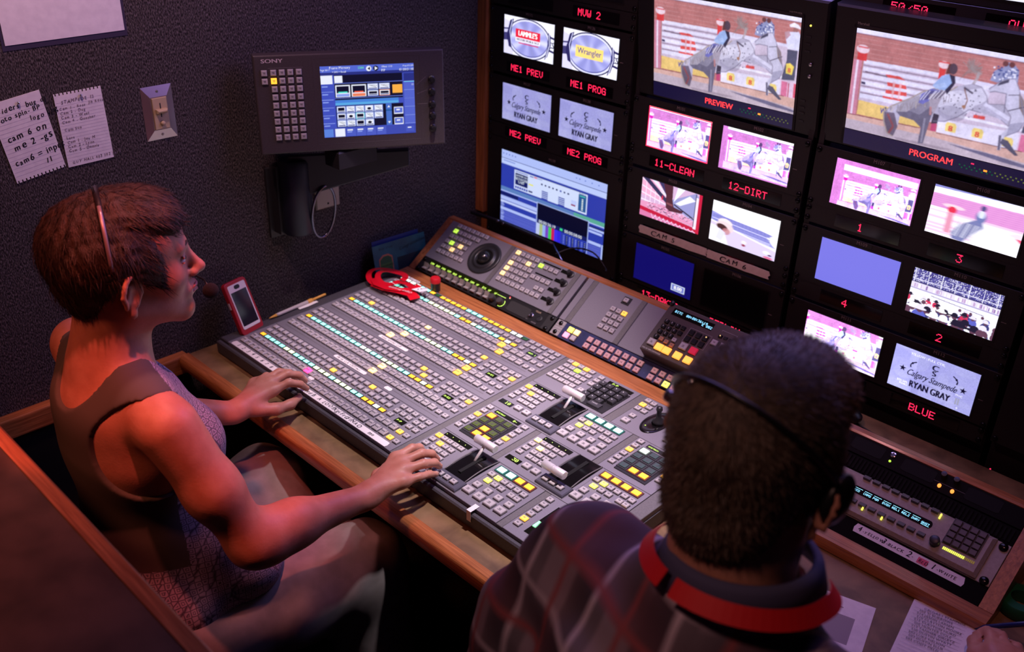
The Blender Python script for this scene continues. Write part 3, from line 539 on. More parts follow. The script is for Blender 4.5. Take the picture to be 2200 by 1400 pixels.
def menu(W, H):
    B = srgb(64, 80, 190); L = srgb(140, 160, 240); K = srgb(10, 12, 40); Wt = srgb(236, 240, 255); D = srgb(40, 48, 130)
    c = Cv(W, H, B); c.rect(0, 0, 1, .09, srgb(84, 104, 210)); c.rect(0, .09, 1, .13, D); c.txt('Frame Memory', .21, .035, .034, Wt); c.txt('> SXS > Recall', .20, .085, .024, Wt); c.txt('Page 2011', .05, .06, .024, Wt); c.txt('2284', .43, .04, .03, srgb(110, 240, 160)); c.ell(.515, .055, .028, .036, Wt); c.poly([(.53, .03), (.53, .08), (.50, .055)], K); c.ell(.59, .055, .028, .036, K); c.poly([(.58, .03), (.58, .08), (.61, .055)], Wt)
    c.txt('Effect: 1/10', .71, .035, .024, Wt); c.txt('P/P', .67, .085, .03, Wt); c.txt('01:00:01:10', .92, .085, .032, Wt); c.txt('Free KF: 099', .94, .035, .022, Wt)
    c.rect(0, .13, .125, .25, Wt)
    for k in range(6): c.rect(0, .26 + .11 * k, .125, .355 + .11 * k, B); c.rect(.01, .275 + .11 * k, .07, .29 + .11 * k, L); c.rect(0, .355 + .11 * k, .125, .362 + .11 * k, L)
    c.rect(.14, .13, .87, .24, K); c.rect(.145, .14, .23, .235, Wt); c.rect(.14, .25, .87, .445, K); c.rect(.14, .245, .87, .25, L); c.rect(.14, .447, .87, .453, L)
    for x, cc in ((.15, K), (.32, srgb(200, 60, 40))):
        c.rect(x, .27, x + .155, .435, Wt); c.rect(x + .012, .285, x + .143, .38, K); c.rect(x + .03, .36, x + .125, .38, srgb(70, 230, 210) if x < .2 else srgb(240, 90, 60)); c.rect(x + .01, .39, x + .145, .43, L if x < .2 else srgb(240, 130, 90))
    def th(x, y, w, h, k, edge=None):
        c.rect(x, y, x + w, y + h, edge or L); c.rect(x + .006, y + .006, x + w - .006, y + h - .006, Wt)
        if k == 0: c.rect(x + .014, y + .018, x + w - .014, y + h - .03, K)
        elif k == 1: c.line([(x + .02, y + .02), (x + w - .02, y + h - .03)], .004, K); c.line([(x + .04, y + .02), (x + w - .01, y + h - .05)], .003, K)
        else: c.ell(x + w / 2, y + h / 2, w * .22, h * .2, K)
        c.rect(x + .012, y + h - .022, x + w - .012, y + h - .01, D)
    for k, (x, y) in enumerate(((.49, .265), (.615, .265), (.49, .355), (.615, .355))): th(x, y, .115, .08, 1 if k < 2 else 0, srgb(240, 130, 70) if k == 3 else None)
    c.rect(.76, .29, .865, .41, srgb(250, 176, 70)); c.rect(.14, .475, .82, .515, srgb(70, 130, 220)); c.rect(.14, .515, .82, .55, srgb(90, 170, 230)); c.rect(.14, .455, .87, .475, K)
    c.rect(.14, .555, .87, .86, K)
    for j in range(3):
        for i in range(5 if j < 2 else 4): th(.15 + .1 * i, .565 + .098 * j, .095, .092, [0, 1, 1, 2, 1, 0, 2, 0, 1, 1, 1, 1, 0, 2][j * 5 + i], srgb(90, 220, 240) if (i, j) == (2, 1) else None)
    c.rect(.68, .555, .74, .86, srgb(70, 110, 200)); c.rect(.68, .64, .74, .66, srgb(30, 90, 160)); c.poly([(.695, .61), (.725, .61), (.71, .58)], Wt); c.poly([(.695, .81), (.725, .81), (.71, .84)], Wt)
    for y in (.61, .76): c.rect(.765, y, .865, y + .1, Wt); c.rect(.77, y + .01, .86, y + .085, srgb(90, 110, 210)); c.rect(.79, y + .03, .83, y + .05, Wt)
    c.rect(.87, .13, .885, .86, B)
    for k in range(6): c.rect(.885, .14 + .12 * k, 1, .25 + .12 * k, srgb(84, 100, 205) if k else D); c.rect(.885, .25 + .12 * k, 1, .255 + .12 * k, L)
    c.rect(.885, .255, 1, .262, srgb(100, 230, 240)); c.txt('10', .98, .30, .024, Wt)
    c.rect(0, .87, 1, 1, srgb(60, 74, 176)); c.rect(0, .88, .10, .99, srgb(90, 130, 220)); c.rect(.12, .88, .225, .99, Wt)
    for k in range(4): x = .24 + .11 * k; c.rect(x, .88, x + .1, .99, srgb(76, 92, 196)); c.rect(x + .01, .895, x + .07, .912, Wt); c.rect(x + .01, .925, x + .06, .94, L)
    c.rect(.89, .89, .98, .97, srgb(70, 86, 190)); c.rect(.91, .905, .95, .92, Wt)
    return c.out() * 1.0
# ---------------------------------------------------------------- room
struct('floor', MB().box(-.05, 3.2, -3.4, .75, -.05, 0), noisy('floor_carpet', (.012, .011, .012), (.03, .028, .03), 200, 1))
struct('ceiling', MB().box(-.05, 3.2, -3.4, .75, 2.42, 2.47), mat('ceiling_paint', (.10, .09, .09), .9))
struct('wall_left', MB().box(-.06, 0, -3.4, .75, 0, 2.42), CARPET)
struct('wall_front', MB().box(-.05, 3.2, .70, .75, 0, 2.42), BLACK)
struct('wall_right', MB().box(3.15, 3.2, -3.4, .70, 0, 2.42), CARPET)
struct('wall_back', MB().box(0, 3.15, -3.4, -3.35, 0, 2.42), CARPET)
struct('trim_1', MB().box(.0005, .032, -.012, .012, .86, 2.41).box(.0005, .030, .012, .7, .02, 2.41), OAKZ)
# ---------------------------------------------------------------- desk
t = thing('control_desk', 'long desk with mottled brown laminate top and rounded oak front edge under the switcher', 'desk', T(0, 0, 0))
part('desktop', MB().box(.0285, 1.95, -.975, -.02, .715, .75), LAMI, t, bevel=.002)
nose = [(-1.0, .722), (-.9965, .717), (-.975, .715), (-.975, .7525), (-.990, .7525), (-.9965, .749), (-1.0, .743)]
def xprism(prof, x0, x1, mb=None):
    mb = mb or MB(); n = len(prof); return mb.add([(x0, y, z) for y, z in prof] + [(x1, y, z) for y, z in prof], [tuple(range(n)), tuple(range(2 * n - 1, n - 1, -1))] + [(i, n + i, n + (i + 1) % n, (i + 1) % n) for i in range(n)])
part('front_edging', xprism(nose, .0285, 1.95), OAKX, t, auto=True)
for x in (.03, 1.2): part('support_panel', MB().box(x, x + .025, -.93, -.1, 0, .715), DARK, t)
part('modesty_panel', MB().box(.06, 1.9, -.40, -.38, .1, .715), DARK, t)
t = thing('wall_ledge', 'narrow oak ledge running along the carpeted wall behind the seated woman', 'ledge', T(0, 0, 0))
part('top_rail', MB().box(.0005, .028, -1.9, -.976, .700, .748), OAKY, t, bevel=.003)
part('bracket_board', MB().box(.0005, .018, -1.9, -.976, .45, .70), BLACK, t)
# second row counter
t = thing('rear_counter', 'brown topped counter with oak edge crossing the bottom corner behind her chair', 'counter', T(0, 0, 0))
part('counter_top', MB().box(.001, 1.42, -2.35, -1.585, 1.10, 1.13), noisy('counter_laminate', (.06, .035, .02), (.12, .068, .04), 14, .5, detail=10), t)
part('front_edging', xprism([(-1.568, 1.102), (-1.564, 1.108), (-1.564, 1.126), (-1.568, 1.131), (-1.585, 1.131), (-1.585, 1.10)][::-1], .001, 1.42), OAKX, t, auto=True)
part('front_panel', MB().box(.001, 1.40, -1.80, -1.78, .02, 1.10), DARK, t)
t = thing('drink_bottle', 'pale bluish plastic bottle cut off by the frame on the rear counter', 'bottle', T(.505, -1.650, 1.1315))
part('bottle_body', MB().lathe([(.030, 0), (.032, .01), (.032, .11), (.026, .135), (.013, .155)], 24), mat('pale_plastic', (.55, .6, .8), .3), t, auto=True)
part('cap', MB().lathe([(.015, .153), (.015, .175), (.012, .178)], 20), mat('cap_white', (.7, .7, .75), .4), t, auto=True)
# ---------------------------------------------------------------- equipment racks
def screwmesh():
    mb = MB().lathe([(.0058, 0), (.0058, .0022), (.0045, .0036), (.0018, .0042)], 14); mb.box(-.0028, .0028, -.0006, .0006, .0042, .0044); return mb.mesh('screw', [SCREW], True)
SCM = screwmesh()
racks = [(.036, .528, 'leftmost, holding the small switcher monitors'), (.541, 1.020, 'under the PREVIEW picture'), (1.033, 1.512, 'under the PROGRAM picture'), (1.525, 2.02, 'at the right edge, mostly dark')]
for i, (x0, x1, d) in enumerate(racks):
    t = thing('equipment_rack', 'tall black equipment rack ' + d, 'rack', FW @ T(x0, 0, 0), 'monitor racks')
    w = x1 - x0
    for u in (0, w - .012): part('rail', MB().box(u, u + .012, .80, 2.38, -.45, -.004), RACKB, t)
    part('base_plinth', MB().box(0, w, .03, .796, -.5, -.02), RACKB, t); part('top_frame', MB().box(0, w, 2.385, 2.405, -.5, -.004), RACKB, t)
    part('back_panel', MB().box(0, w, .80, 2.38, -.50, -.48), BLACK, t)
UI = {}
def unit_panel(name, label, cat, x0, x1, z0, z1, group, holes=(), depth=.12):
    """a rack mounted panel in wall coordinates, with screws; returns the thing (origin at its lower left corner)"""
    t = thing(name, label, cat, FW @ T(x0, z0, 0), group)
    part('front_panel', MB().box(.0006, x1 - x0 - .0006, .0006, z1 - z0 - .0006, -.003, 0, ch=.0004), RACKB, t)
    for u in (.008, x1 - x0 - .008):
        for v in ((.010, z1 - z0 - .010) if z1 - z0 > .03 else ((z1 - z0) / 2,)): link('screw', SCM, t, T(u, v, 0))
    return t
def dual(x0, x1, sx, zmid, imgs, names, label, strength=1.0, tally=None):
    z0, z1 = zmid - .0667, zmid + .0667
    t = unit_panel('dual_monitor', label, 'monitor', x0, x1, z0, z1, None)
    for k in (0, 1):
        u = sx[k] - x0; v = zmid + .0495 - z0
        part('bezel', MB().box(u - .004, u + .1835, v - .1035, v + .004, 0, .0006), BLACK, t)
        if imgs[k] is not None: screen('screen', imgs[k], u, v, .1795, .0990, t, .0014, strength)
        else: part('screen', MB().rect(u, u + .1795, v - .099, v, .0014), mat('dark_lcd', (.004, .004, .005), .15), t, label='switched off black screen')
        if tally == k:
            e = .0022; part('tally_border', MB().rect(u, u + .1795, v - e, v, .0018).rect(u, u + .1795, v - .099, v - .099 + e, .0018).rect(u, u + e, v - .099, v, .0018).rect(u + .1795 - e, u + .1795, v - .099, v, .0018), LIT['red'], t, label='glowing red border round the picture')
        part('name_sticker', text(MB().box(u + .068, u + .112, v + .0055, v + .0165, .0006, .0009, 0), names[k], u + .09, v + .0078, .0078, .0012, 1, 'c'), [BLACK, FAINT], t)
        if k: part('maker_mark', MB().rect(u + .186, u + .196, v - .055, v - .0535, .0006), FAINT, t)
    return t
def umd(x0, x1, zc, texts, label):
    z0, z1 = zc - .0215, zc + .0215
    t = unit_panel('tally_display', label, 'display', x0, x1, z0, z1, 'under monitor displays' if not texts else None)
    for s, u, (wa, wb) in texts:
        part('display_window', MB().box(wa - x0, wb - x0, .008, .035, .0002, .0010), mat('led_window', (.004, .002, .003), .1), t)
        if s: part('led_text', dots(MB(), s, u - x0, zc - z0 - .0085, .00248, .0014, .8), LED, t, label='red dot matrix letters ' + s)
    return t
A, Bc, Cc = (.036, .528), (.541, 1.020), (1.033, 1.512)
s1, s2, s3 = (.0928, .3040), (.5908, .8013), (1.0848, 1.2949)
tb = lambda a: [srgb(*a)]
W_, H_ = 176, 99
hotm = hot(1.55, (1.0, .93, 1.22))
pv = rodeo(340, 190)
dual(*A, s1, 1.384, (buckle(W_, H_, 1), buckle(W_, H_, 2)), ('M135', 'M136'), 'pair of small monitors showing round silver belt buckles with sponsor plates', 1.15)
ti = title(W_, H_)
dual(*A, s1, 1.204, (ti, ti * 1.04), ('M137', 'M138'), 'pair of small monitors both showing the same pale blue title card', .92)
umd(*A, 1.300, (('ME1 PREV', .122, (.105, .262)), ('ME1 PROG', .3365, (.320, .475))), 'tally strip reading ME1 PREV and ME1 PROG in red')
umd(*A, 1.1205, (('ME2 PREV', .124, (.105, .262)), ('ME2 PROG', .3385, (.320, .475))), 'tally strip reading ME2 PREV and ME2 PROG in red')
umd(*A, 1.4775, (('', .12, (.105, .262)), ('MVW 2', .3475, (.330, .478))), 'tally strip reading MVW 2 above the belt buckle monitors')
unit_panel('rack_cover', 'plain black rack panel above the MVW 2 strip', 'panel', *A, 1.6405, 1.80, None)
t = dual(*A, s1, 1.566, (flat(8, 8, (0, 0, 0)), flat(8, 8, (0, 0, 0))), ('M133', 'M134'), 'pair of dark small monitors at the top of the left rack')
t = unit_panel('edit_monitor', 'large rack monitor showing a blue playlist program above the jog dial', 'monitor', *A, .800, 1.0985, None)
screen('screen', edit(300, 165), .0948 - A[0], 1.0660 - .80, .3868, .2125, t, .0014, 1.0)
part('bezel', MB().box(.0948 - A[0] - .005, .4866 - A[0], .0485, .271, 0, .0006), BLACK, t)
part('name_sticker', text(MB().box(.225, .275, .274, .285, .0002, .0006), 'M139', .25, .2765, .0078, .0009, 1, 'c'), [BLACK, FAINT], t)
cl = rodeo(W_, H_, tone=hotm)
d1 = rodeo(W_, H_, (-.08, -.02, 1.0, 1.06), tone=hot(1.6, (.98, .93, 1.24)))
dual(*Bc, s2, 1.2463, (cl, d1), ('M101', 'M102'), 'pair of small monitors with bright rodeo pictures above 11-CLEAN and 12-DIRT', 1.1, 0)
dual(*Bc, s2, 1.0678, (chute(W_, H_), hatcam(W_, H_)), ('M103', 'M104'), 'pair of small monitors with a red bucking chute and a blurred white hat', 1.1)
dual(*Bc, s2, .8905, (dakt(W_, H_), None), ('M105', 'M106'), 'pair of small monitors, one deep blue with 8.00 and one black', 1.0)
umd(*Bc, 1.1635, (('11-CLEAN', .622, (.605, .765)), ('12-DIRT', .835, (.818, .972))), 'tally strip reading 11-CLEAN and 12-DIRT in red')
umd(*Bc, .9820, (('CAM 5', .640, (.605, .765)), ('CAM 6', .858, (.818, .972))), 'tally strip mostly covered by two pieces of masking tape')
umd(*Bc, .8085, (('13-DAKTR', .622, (.605, .765)), ('REPLAY', .835, (.818, .972))), 'tally strip reading 13-DAKTR half hidden behind the tilted controller')
dual(*Cc, s3, 1.2425, (rodeo(W_, H_, (-.12, -.22, 1.02, .98), tone=hot(1.75, (1, .93, 1.25))), track(W_, H_)), ('M107', 'M108'), 'pair of small monitors with a bucking horse and a motion-blurred rider above 1 and 3', 1.1)
dual(*Cc, s3, 1.0632, (flat(12, 20, srgb(120, 118, 228)), crowd(W_, H_)), ('M109', 'M110'), 'pair of small monitors, one plain lavender and one with a stadium crowd', 1.08)
dual(*Cc, s3, .8850, (rodeo(W_, H_, (.05, .08, .98, 1.02), tone=hot(1.85, (1, .95, 1.22), .03)), title(W_, H_, True)), ('M111', 'M112'), 'pair of small monitors with a washed out rodeo and a title card above BLUE', 1.1)
umd(*Cc, 1.1580, (('1', 1.157, (1.105, 1.250)), ('3', 1.368, (1.310, 1.460))), 'tally strip with small red digits between the bucking horse picture and the lavender screen')
umd(*Cc, .9800, (('4', 1.1575, (1.105, 1.250)), ('2', 1.3695, (1.310, 1.460))), 'tally strip with small red digits under the lavender and crowd screens')
umd(*Cc, .8030, (('RED', 1.1425, (1.105, 1.250)), ('BLUE', 1.352, (1.310, 1.460))), 'tally strip reading RED and BLUE in red')
umd(*Cc, 1.6045, (('50/50', 1.1325, (1.115, 1.255)), ('AUX', 1.352, (1.31, 1.46))), 'tally strip reading 50/50 above the PROGRAM monitor')
dual(*Cc, s3, 1.6935, (flat(8, 8, (.01, .01, .03)), flat(12, 20, (.95, .93, 1.15))), ('M120', 'M121'), 'pair of small monitors at the very top right, one glowing white')
for z0, z1 in ((.80, 1.07), (1.07, 1.34), (1.34, 1.70), (1.70, 2.05)):
    unit_panel('rack_cover', 'plain black cover in the dark right-hand rack', 'panel', 1.525, 2.02, z0, z1, 'blank panels of the right rack')
t = thing('indicator_lamp', 'tiny red indicator on the dark rack right of the BLUE sign', 'lamp', FW @ T(1.545, .745, .012))
part('lens', MB().sph((0, 0, 0), .0016), LIT['red'], t)
# two large tilted picture monitors
for (x0, lab, word, cx, fr) in ((.595, 'large PREVIEW monitor showing a bucking horse, between the racks of small monitors', 'PREVIEW', .780, (-.05, .43)), (1.0875, 'large PROGRAM monitor at upper right showing the bucking horse', 'PROGRAM', 1.272, (-.05, .44))):
    Mm = FW @ T(x0, 1.357, 0) @ Matrix.Rotation(R(8.4), 4, 'X')
    t = thing('picture_monitor', lab, 'monitor', Mm)
    part('housing', MB().box(fr[0], fr[1], -.042, .245, -.035, -.0006, ch=.004), BLACK, t)
    part('bezel', MB().box(-.006, .378, -.036, -.0006, -.0005, .001).box(-.006, .378, .2058, .212, -.0005, .001).box(-.006, -.0006, -.036, .212, -.0005, .001).box(.3726, .378, -.036, .212, -.0005, .001), DARK, t)
    screen('screen', pv if word == 'PREVIEW' else pv * np.array([.96, .96, 1.0]), 0, .2052, .372, .2052, t, .0006, 1.0)
    part('status_bar', MB().rect(0, .372, -.034, -.001, .0012), mat('lcd_bar', (.01, .01, .02), .2, emit=.7, ecol=(.010, .007, .05)), t, label='dark blue strip under the picture')
    part('caption', text(MB(), word, cx - x0, -.0232, .0135, .0018, 0, 'c', bold=.0004), mat('caption_red', (1, .1, .1), .4, emit=1.2, ecol=(1, .06, .07)), t, label='red caption ' + word)
    mb = MB(); r = random.Random(3)
    for k in range(26): mb.rect(.24 + .0048 * k, .2432 + .0048 * k, -.0185 - .005 * (k % 2), -.0155 - .005 * (k % 2), .0018, 0 if k < 14 else 1)
    mb.rect(.262, .268, -.011, -.0085, .0019, 2); mb.rect(.287, .294, -.0195, -.0155, .0020, 3)
    part('level_meter', mb, [mat('meter_green', (0, .1, .05), .4, emit=.25, ecol=(.02, .3, .15)), mat('meter_yel', (.1, .1, .05), .4, emit=.3, ecol=(.3, .4, .1)), LIT['red'], LIT['amber']], t)
    part('maker_mark', text(MB(), 'Marshall', 0, .2125, .0052, .0004) if word == 'PROGRAM' else text(MB(), 'V-R171P-HDA', .372, .2125, .0035, .0004, 0, 'r'), mat('grey_print', (.28, .27, .28), .5), t)
    for v in (.035, .060): part('knob', MB().lathe([(.0038, 0), (.0038, .004), (.003, .0045)], 16, M=T(.402, v + .055, -.0005)), STEEL, t, smooth=True)
    for v in (.193,): part('power_light', MB().sph((.393, v, 0), .0022), LIT['yellow'], t)
    for v in (.17, .155, .14, .035, .02, .008, -.01): part('button', MB().box(.385, .397, v - .002, v + .002, -.0006, .0008), DARK, t)
# masking tape names
for s, x0, x1, z, lab, ang in (('CAM 5', .598, .804, .983, 'torn strip of masking tape hand-lettered CAM 5', -.006), ('CAM 6', .8045, .977, .982, 'torn strip of masking tape hand-lettered CAM 6', 0)):
    t = thing('tape_label', lab, 'label', FW @ T(x0, z - .0105, .0052), 'masking tape camera names')
    w = x1 - x0; r = random.Random(int(x0 * 1000)); P = [(0, 0)] + [(w * k / 8, r.uniform(-.0006, .0006)) for k in range(1, 8)] + [(w, .001), (w - .003, .007), (w + .002, .012), (w - .002, .0205)] + [(w * k / 8, .0208 + r.uniform(-.0006, .0006)) for k in range(7, 0, -1)] + [(.002, .021), (-.003, .013), (.001, .006)]
    part('strip', MB().prism(P, 0, .0006), TAPE, t)
    part('lettering', scrawl(MB(), s, .035, .0045, .0130, .001, 0, 0, 1.2), INK, t)
    part('glow', dots(MB(), s, (.042 if s[-1] == '5' else .053) - .0, .002, .0024, .0009, .6), mat('led_through_tape', (.6, .2, .2), .6, emit=.35, ecol=(1, .12, .14)), t, label='red display faintly shining through the tape') if 0 else None
# ---------------------------------------------------------------- button meshes
BS = {'s': (.0132, .0112, .0048), 'k': (.0178, .0160, .0062), 'm': (.0165, .0138, .0058), 'b': (.0200, .0165, .0062), 'd': (.0215, .0180, .0040), 'l': (.0180, .0118, .0022), 'q': (.0150, .0135, .0052), 'n': (.0150, .0150, .0100)}
_BM = {}
def bmesh_(kind, lit=None, mark=0):
    key = (kind, lit, mark)
    if key in _BM: return _BM[key]
    w, d, h = BS[kind]; mb = MB(); w2, d2 = w / 2, d / 2
    if kind == 'k':   # crosspoint key: clear cap with raised slanted rear
        mb.box(-w2, w2, -d2, d2, 0, .0012, 0, bot=False); mb.box(-w2 + .0007, w2 - .0007, -d2 + .0007, d2 - .0007, .0012, h - .0016, 1, ch=.001, bot=False)
        a, b, c, e = -w2 + .0025, w2 - .0025, -d2 + .0028, d2 - .0016; z0, z1, z2 = h - .0016, h - .0006, h + .0012
        mb.add([(a, c, z0), (b, c, z0), (b, e, z0), (a, e, z0), (a + .0008, c + .001, z1), (b - .0008, c + .001, z1), (b - .0008, e - .0008, z2), (a + .0008, e - .0008, z2)], [(0, 1, 5, 4), (1, 2, 6, 5), (2, 3, 7, 6), (3, 0, 4, 7), (4, 5, 6, 7)], 1)
        for px in (-.003, .0005, .004): mb.rect(px - .0009, px + .0009, -.0022, .0012, h + .00075, 2)
    elif kind == 'd':
        mb.box(-w2 - .0008, w2 + .0008, -d2 - .0008, d2 + .0008, 0, .0022, 0, bot=False); mb.box(-w2 + .0026, w2 - .0026, -d2 + .0024, d2 - .0024, .0022, h, 1, ch=.0006, bot=False)
        if mark: mb.rect(-.0022, .0022, -.0006, .0022, h + .0003, 2); mb.rect(-.0022, .0005, -.0030, -.0014, h + .0003, 2)
    elif kind == 'l':
        mb.box(-w2, w2, -d2, d2, 0, .0018, 0, bot=False); mb.box(-w2 + .0016, w2 - .0016, -d2 + .0012, d2 - .0012, .0014, h, 1, ch=.0003, bot=False)
    elif kind == 'n':
        mb.box(-w2, w2, -d2, d2, 0, .003, 0, bot=False); mb.box(-w2, w2, -d2, d2, .003, h, 1, ch=.0022, bot=False); mb.rect(-.001, .001, -.001, .001, h + .0002, 2)
    else:
        mb.box(-w2 - .0006, w2 + .0006, -d2 - .0006, d2 + .0006, 0, .0010, 0, bot=False); mb.box(-w2, w2, -d2, d2, .001, h, 1, ch=.0013, bot=False)
        if mark:
            for j, (px, py, pw) in enumerate(((0, .0012, .0030), (.0004, -.0008, .0022))): mb.rect(px - pw, px + pw, py - .0005, py + .0005, h + .00025, 2)
            if kind == 'b': mb.rect(-.004, .004, -.0032, -.0024, h + .00025, 2)
    cap = CAP if lit is None else (LIT[lit] if lit in LIT else MATS[lit])
    skirt = {'cyan': mat('sk_cyan', (.008, .10, .075), .5), 'cyanw': mat('sk_cyan', (.008, .10, .075), .5), 'white': mat('sk_white', (.05, .08, .06), .5), 'pale': mat('sk_pale', (.03, .06, .03), .5), 'orange': SKIRT, 'gold': mat('sk_red', (.10, .02, .01), .5)}.get(lit, SKIRT)
    me = mb.mesh(kind + '_button', [skirt, cap, CAPMARK if kind != 'n' else mat('key_dot', (.8, .8, .8), .4)]); _BM[key] = me; return me
def btn(par, u, v, kind='s', lit=None, mark=1, name='button', h=0, label=None, sx=1, sy=1):
    o = link(name, bmesh_(kind, lit, mark), par, T(u, v, h) @ (Matrix.Diagonal((sx, sy, 1, 1)) if (sx, sy) != (1, 1) else I4))
    if lit and lit in LIT and kind != 'l': o['label'] = 'button glowing ' + {'warm': 'warm white', 'cyan': 'turquoise', 'cyanw': 'turquoise', 'gold': 'orange', 'amber': 'deep orange', 'dgreen': 'dark green'}.get(lit, lit)
    if label: o['label'] = label
    return o
GREENK = mat('unlit_lcd_key', (.075, .105, .03), .3); BLUEK = mat('unlit_blue_key', (.05, .085, .085), .3); CHARK = mat('charcoal_key', (.045, .043, .05), .35); NUMK = mat('black_key', (.012, .012, .014), .3); PINKC = mat('pink_cap', (.62, .36, .36), .4)
def plate(t, w, d, h=.012, m=GREY): return part('faceplate', MB().box(.0004, w - .0004, .0004, d - .0004, -h, 0, ch=.0006), m, t)
# ---------------------------------------------------------------- switcher console
t = thing('console_tray', 'dark grey metal tray carrying all the switcher modules on the desk', 'console', FC @ T(.09, 0, 0))
part('side_wing', MB().box(-.018, .0155, .0, .524, -.036, -.001, ch=.002), CASE, t)
part('tray', MB().box(.0155, 1.095, -.008, .530, -.042, -.0125), CASE, t)
part('front_lip', MB().box(-.018, 1.095, -.012, -.0004, -.036, -.006, ch=.003), CASE, t)
for u0, u1, v0, v1 in ((.7063, .7212, 0, .524), (1.0069, 1.0215, 0, .131), (.8584, .8726, .1314, .262), (1.0069, 1.0215, .2624, .393), (.9253, .9447, .3934, .524), (1.1534, 1.1830, .131, .524), (1.170, 1.183, 0, .1306)):
    part('trim_strip', MB().box(u0 - .09, u1 - .09, v0, v1, -.012, -.0006, ch=.0008), GREYD, t)
def module(label, u0, u1, v0, v1=None):
    v1 = v1 or v0 + .131
    t = thing('switcher_module', label, 'control panel', FC @ T(u0, v0, 0)); plate(t, u1 - u0, v1 - v0); return t
def bank(v0, label, labs, litA, litB, small, disp, cl, top=None, x4='key'):
    U = .106; t = module(label, U, .7059, v0)
    q = .0015 if v0 > .1 else 0
    for i in range(24):
        btn(t, .130 + q + .01973 * i - U, .0305, 'k', litA.get(i), name='source_key')
        btn(t, .130 + q + .01973 * i - U, .0575, 'k', litB.get(i), name='source_key')
        c = labs.get(i, 'cyan'); btn(t, .133 + .0196 * i - U, .0790, 'l', c, name='source_label')
        if top:
            btn(t, .133 + .0196 * i - U, .1190, 'l', top.get(i, 'gold'), name='source_label'); btn(t, .130 + .0196 * i - U, .0970, 's', None, name='button')
        else:
            btn(t, .1285 + .01965 * i - U, .1000, 's', small.get(('C', i)), 0, name='button'); btn(t, .1270 + .01965 * i - U, .1195, 's', small.get(('D', i)), 0, name='button')
    for k, u in enumerate((.608, .6287, .650)): btn(t, u - U, .0298, 'k', None, name='source_key', sx=1.02); btn(t, u - U, .0565, 'k', None, name='source_key', sx=1.02)
    for u, v, c in ((.6728, .0285, 'a'), (.693, .0280, 'b'), (.6715, .0550, 'c'), (.6920, .0550, 'd')): btn(t, u - U, v, 's', cl.get(c))
    for u, v in ((.6085, .081), (.6085, .0995), (.6075, .1185), (.6275, .0998), (.6265, .1185), (.6470, .0990), (.6460, .1180), (.6703, .0990), (.6695, .1175), (.6890, .1175), (.6712, .0800), (.6906, .0800), (.6890, .0990)):
        btn(t, u - U, v, 's', cl.get((round(u, 3), round(v, 3))))
    part('readout', MB().box(.6290 - U, .6560 - U, .0725, .0875, 0, .0008), VFDBG, t); part('readout_text', dots(MB(), disp, .6325 - U, .0772, .00078, .0011), VFD, t, label='green lit letters')
    part('divider_line', MB().rect(.022, .58, .0135, .0145, .0003), GREYD, t)
    return t
Lc = lambda o, **k: o
b1 = {0: 'gold', 5: 'pale', 6: 'pale', 11: 'pale', 12: 'pale', 13: 'pale', 15: 'pale', 16: 'pale', 17: 'pale', 20: 'gold', 21: 'gold', 22: 'white', 23: 'gold'}
b2 = {0: 'gold', 11: 'white', 12: 'white', 15: 'pale', 16: 'pale', 17: 'pale', 20: 'gold', 21: 'gold', 22: 'pale', 23: 'gold'}
b3 = {0: 'gold', 15: 'pale', 16: 'pale', 17: 'pale', 20: 'gold', 21: 'gold', 22: 'white', 23: 'gold'}
b4 = {8: 'pale', 9: 'pale', 10: 'pale', 11: 'pale', 12: 'pale', 14: 'gold', 15: 'gold', 16: 'pale', 21: 'gold', 22: 'white', 23: 'gold'}
b4t = {0: 'white', 1: 'white', 2: 'white', 3: 'white', 4: 'cyan', 5: 'cyan', 7: 'dgreen', 13: 'cyan', 14: 'cyan', 15: 'cyan', 21: 'white', 22: 'white', 23: 'dgreen'}
bank(0, 'frontmost switcher bus bank with the long white tape strip and one pink key', b1, {11: 'warm'}, {11: 'pink'}, {('C', 13): 'orange', ('D', 19): 'orange'}, 'P/P', {'a': 'orange', 'c': 'orange'})
bank(.131, 'second switcher bus bank from the front, two large keys glowing warm side by side', b2, {16: 'warm'}, {16: 'warm'}, {('D', 20): 'orange', ('C', 21): 'orange'}, 'M/E2', {(.689, .118): 'orange', (.689, .099): 'orange'})
bank(.262, 'third switcher bus bank from the front, beside the display reading M/E1', b3, {11: 'warm', 23: 'orange'}, {12: 'warm', 23: 'orange'}, {('D', 13): 'warm', ('C', 3): 'orange', ('D', 23): 'orange'}, 'M/E1', {(.689, .099): 'orange'})
bank(.393, 'rearmost switcher bus bank with a yellow and turquoise label row beside the oak lip', b4, {23: 'orange'}, {22: 'orange'}, {}, 'AUX 1', {}, top=b4t)
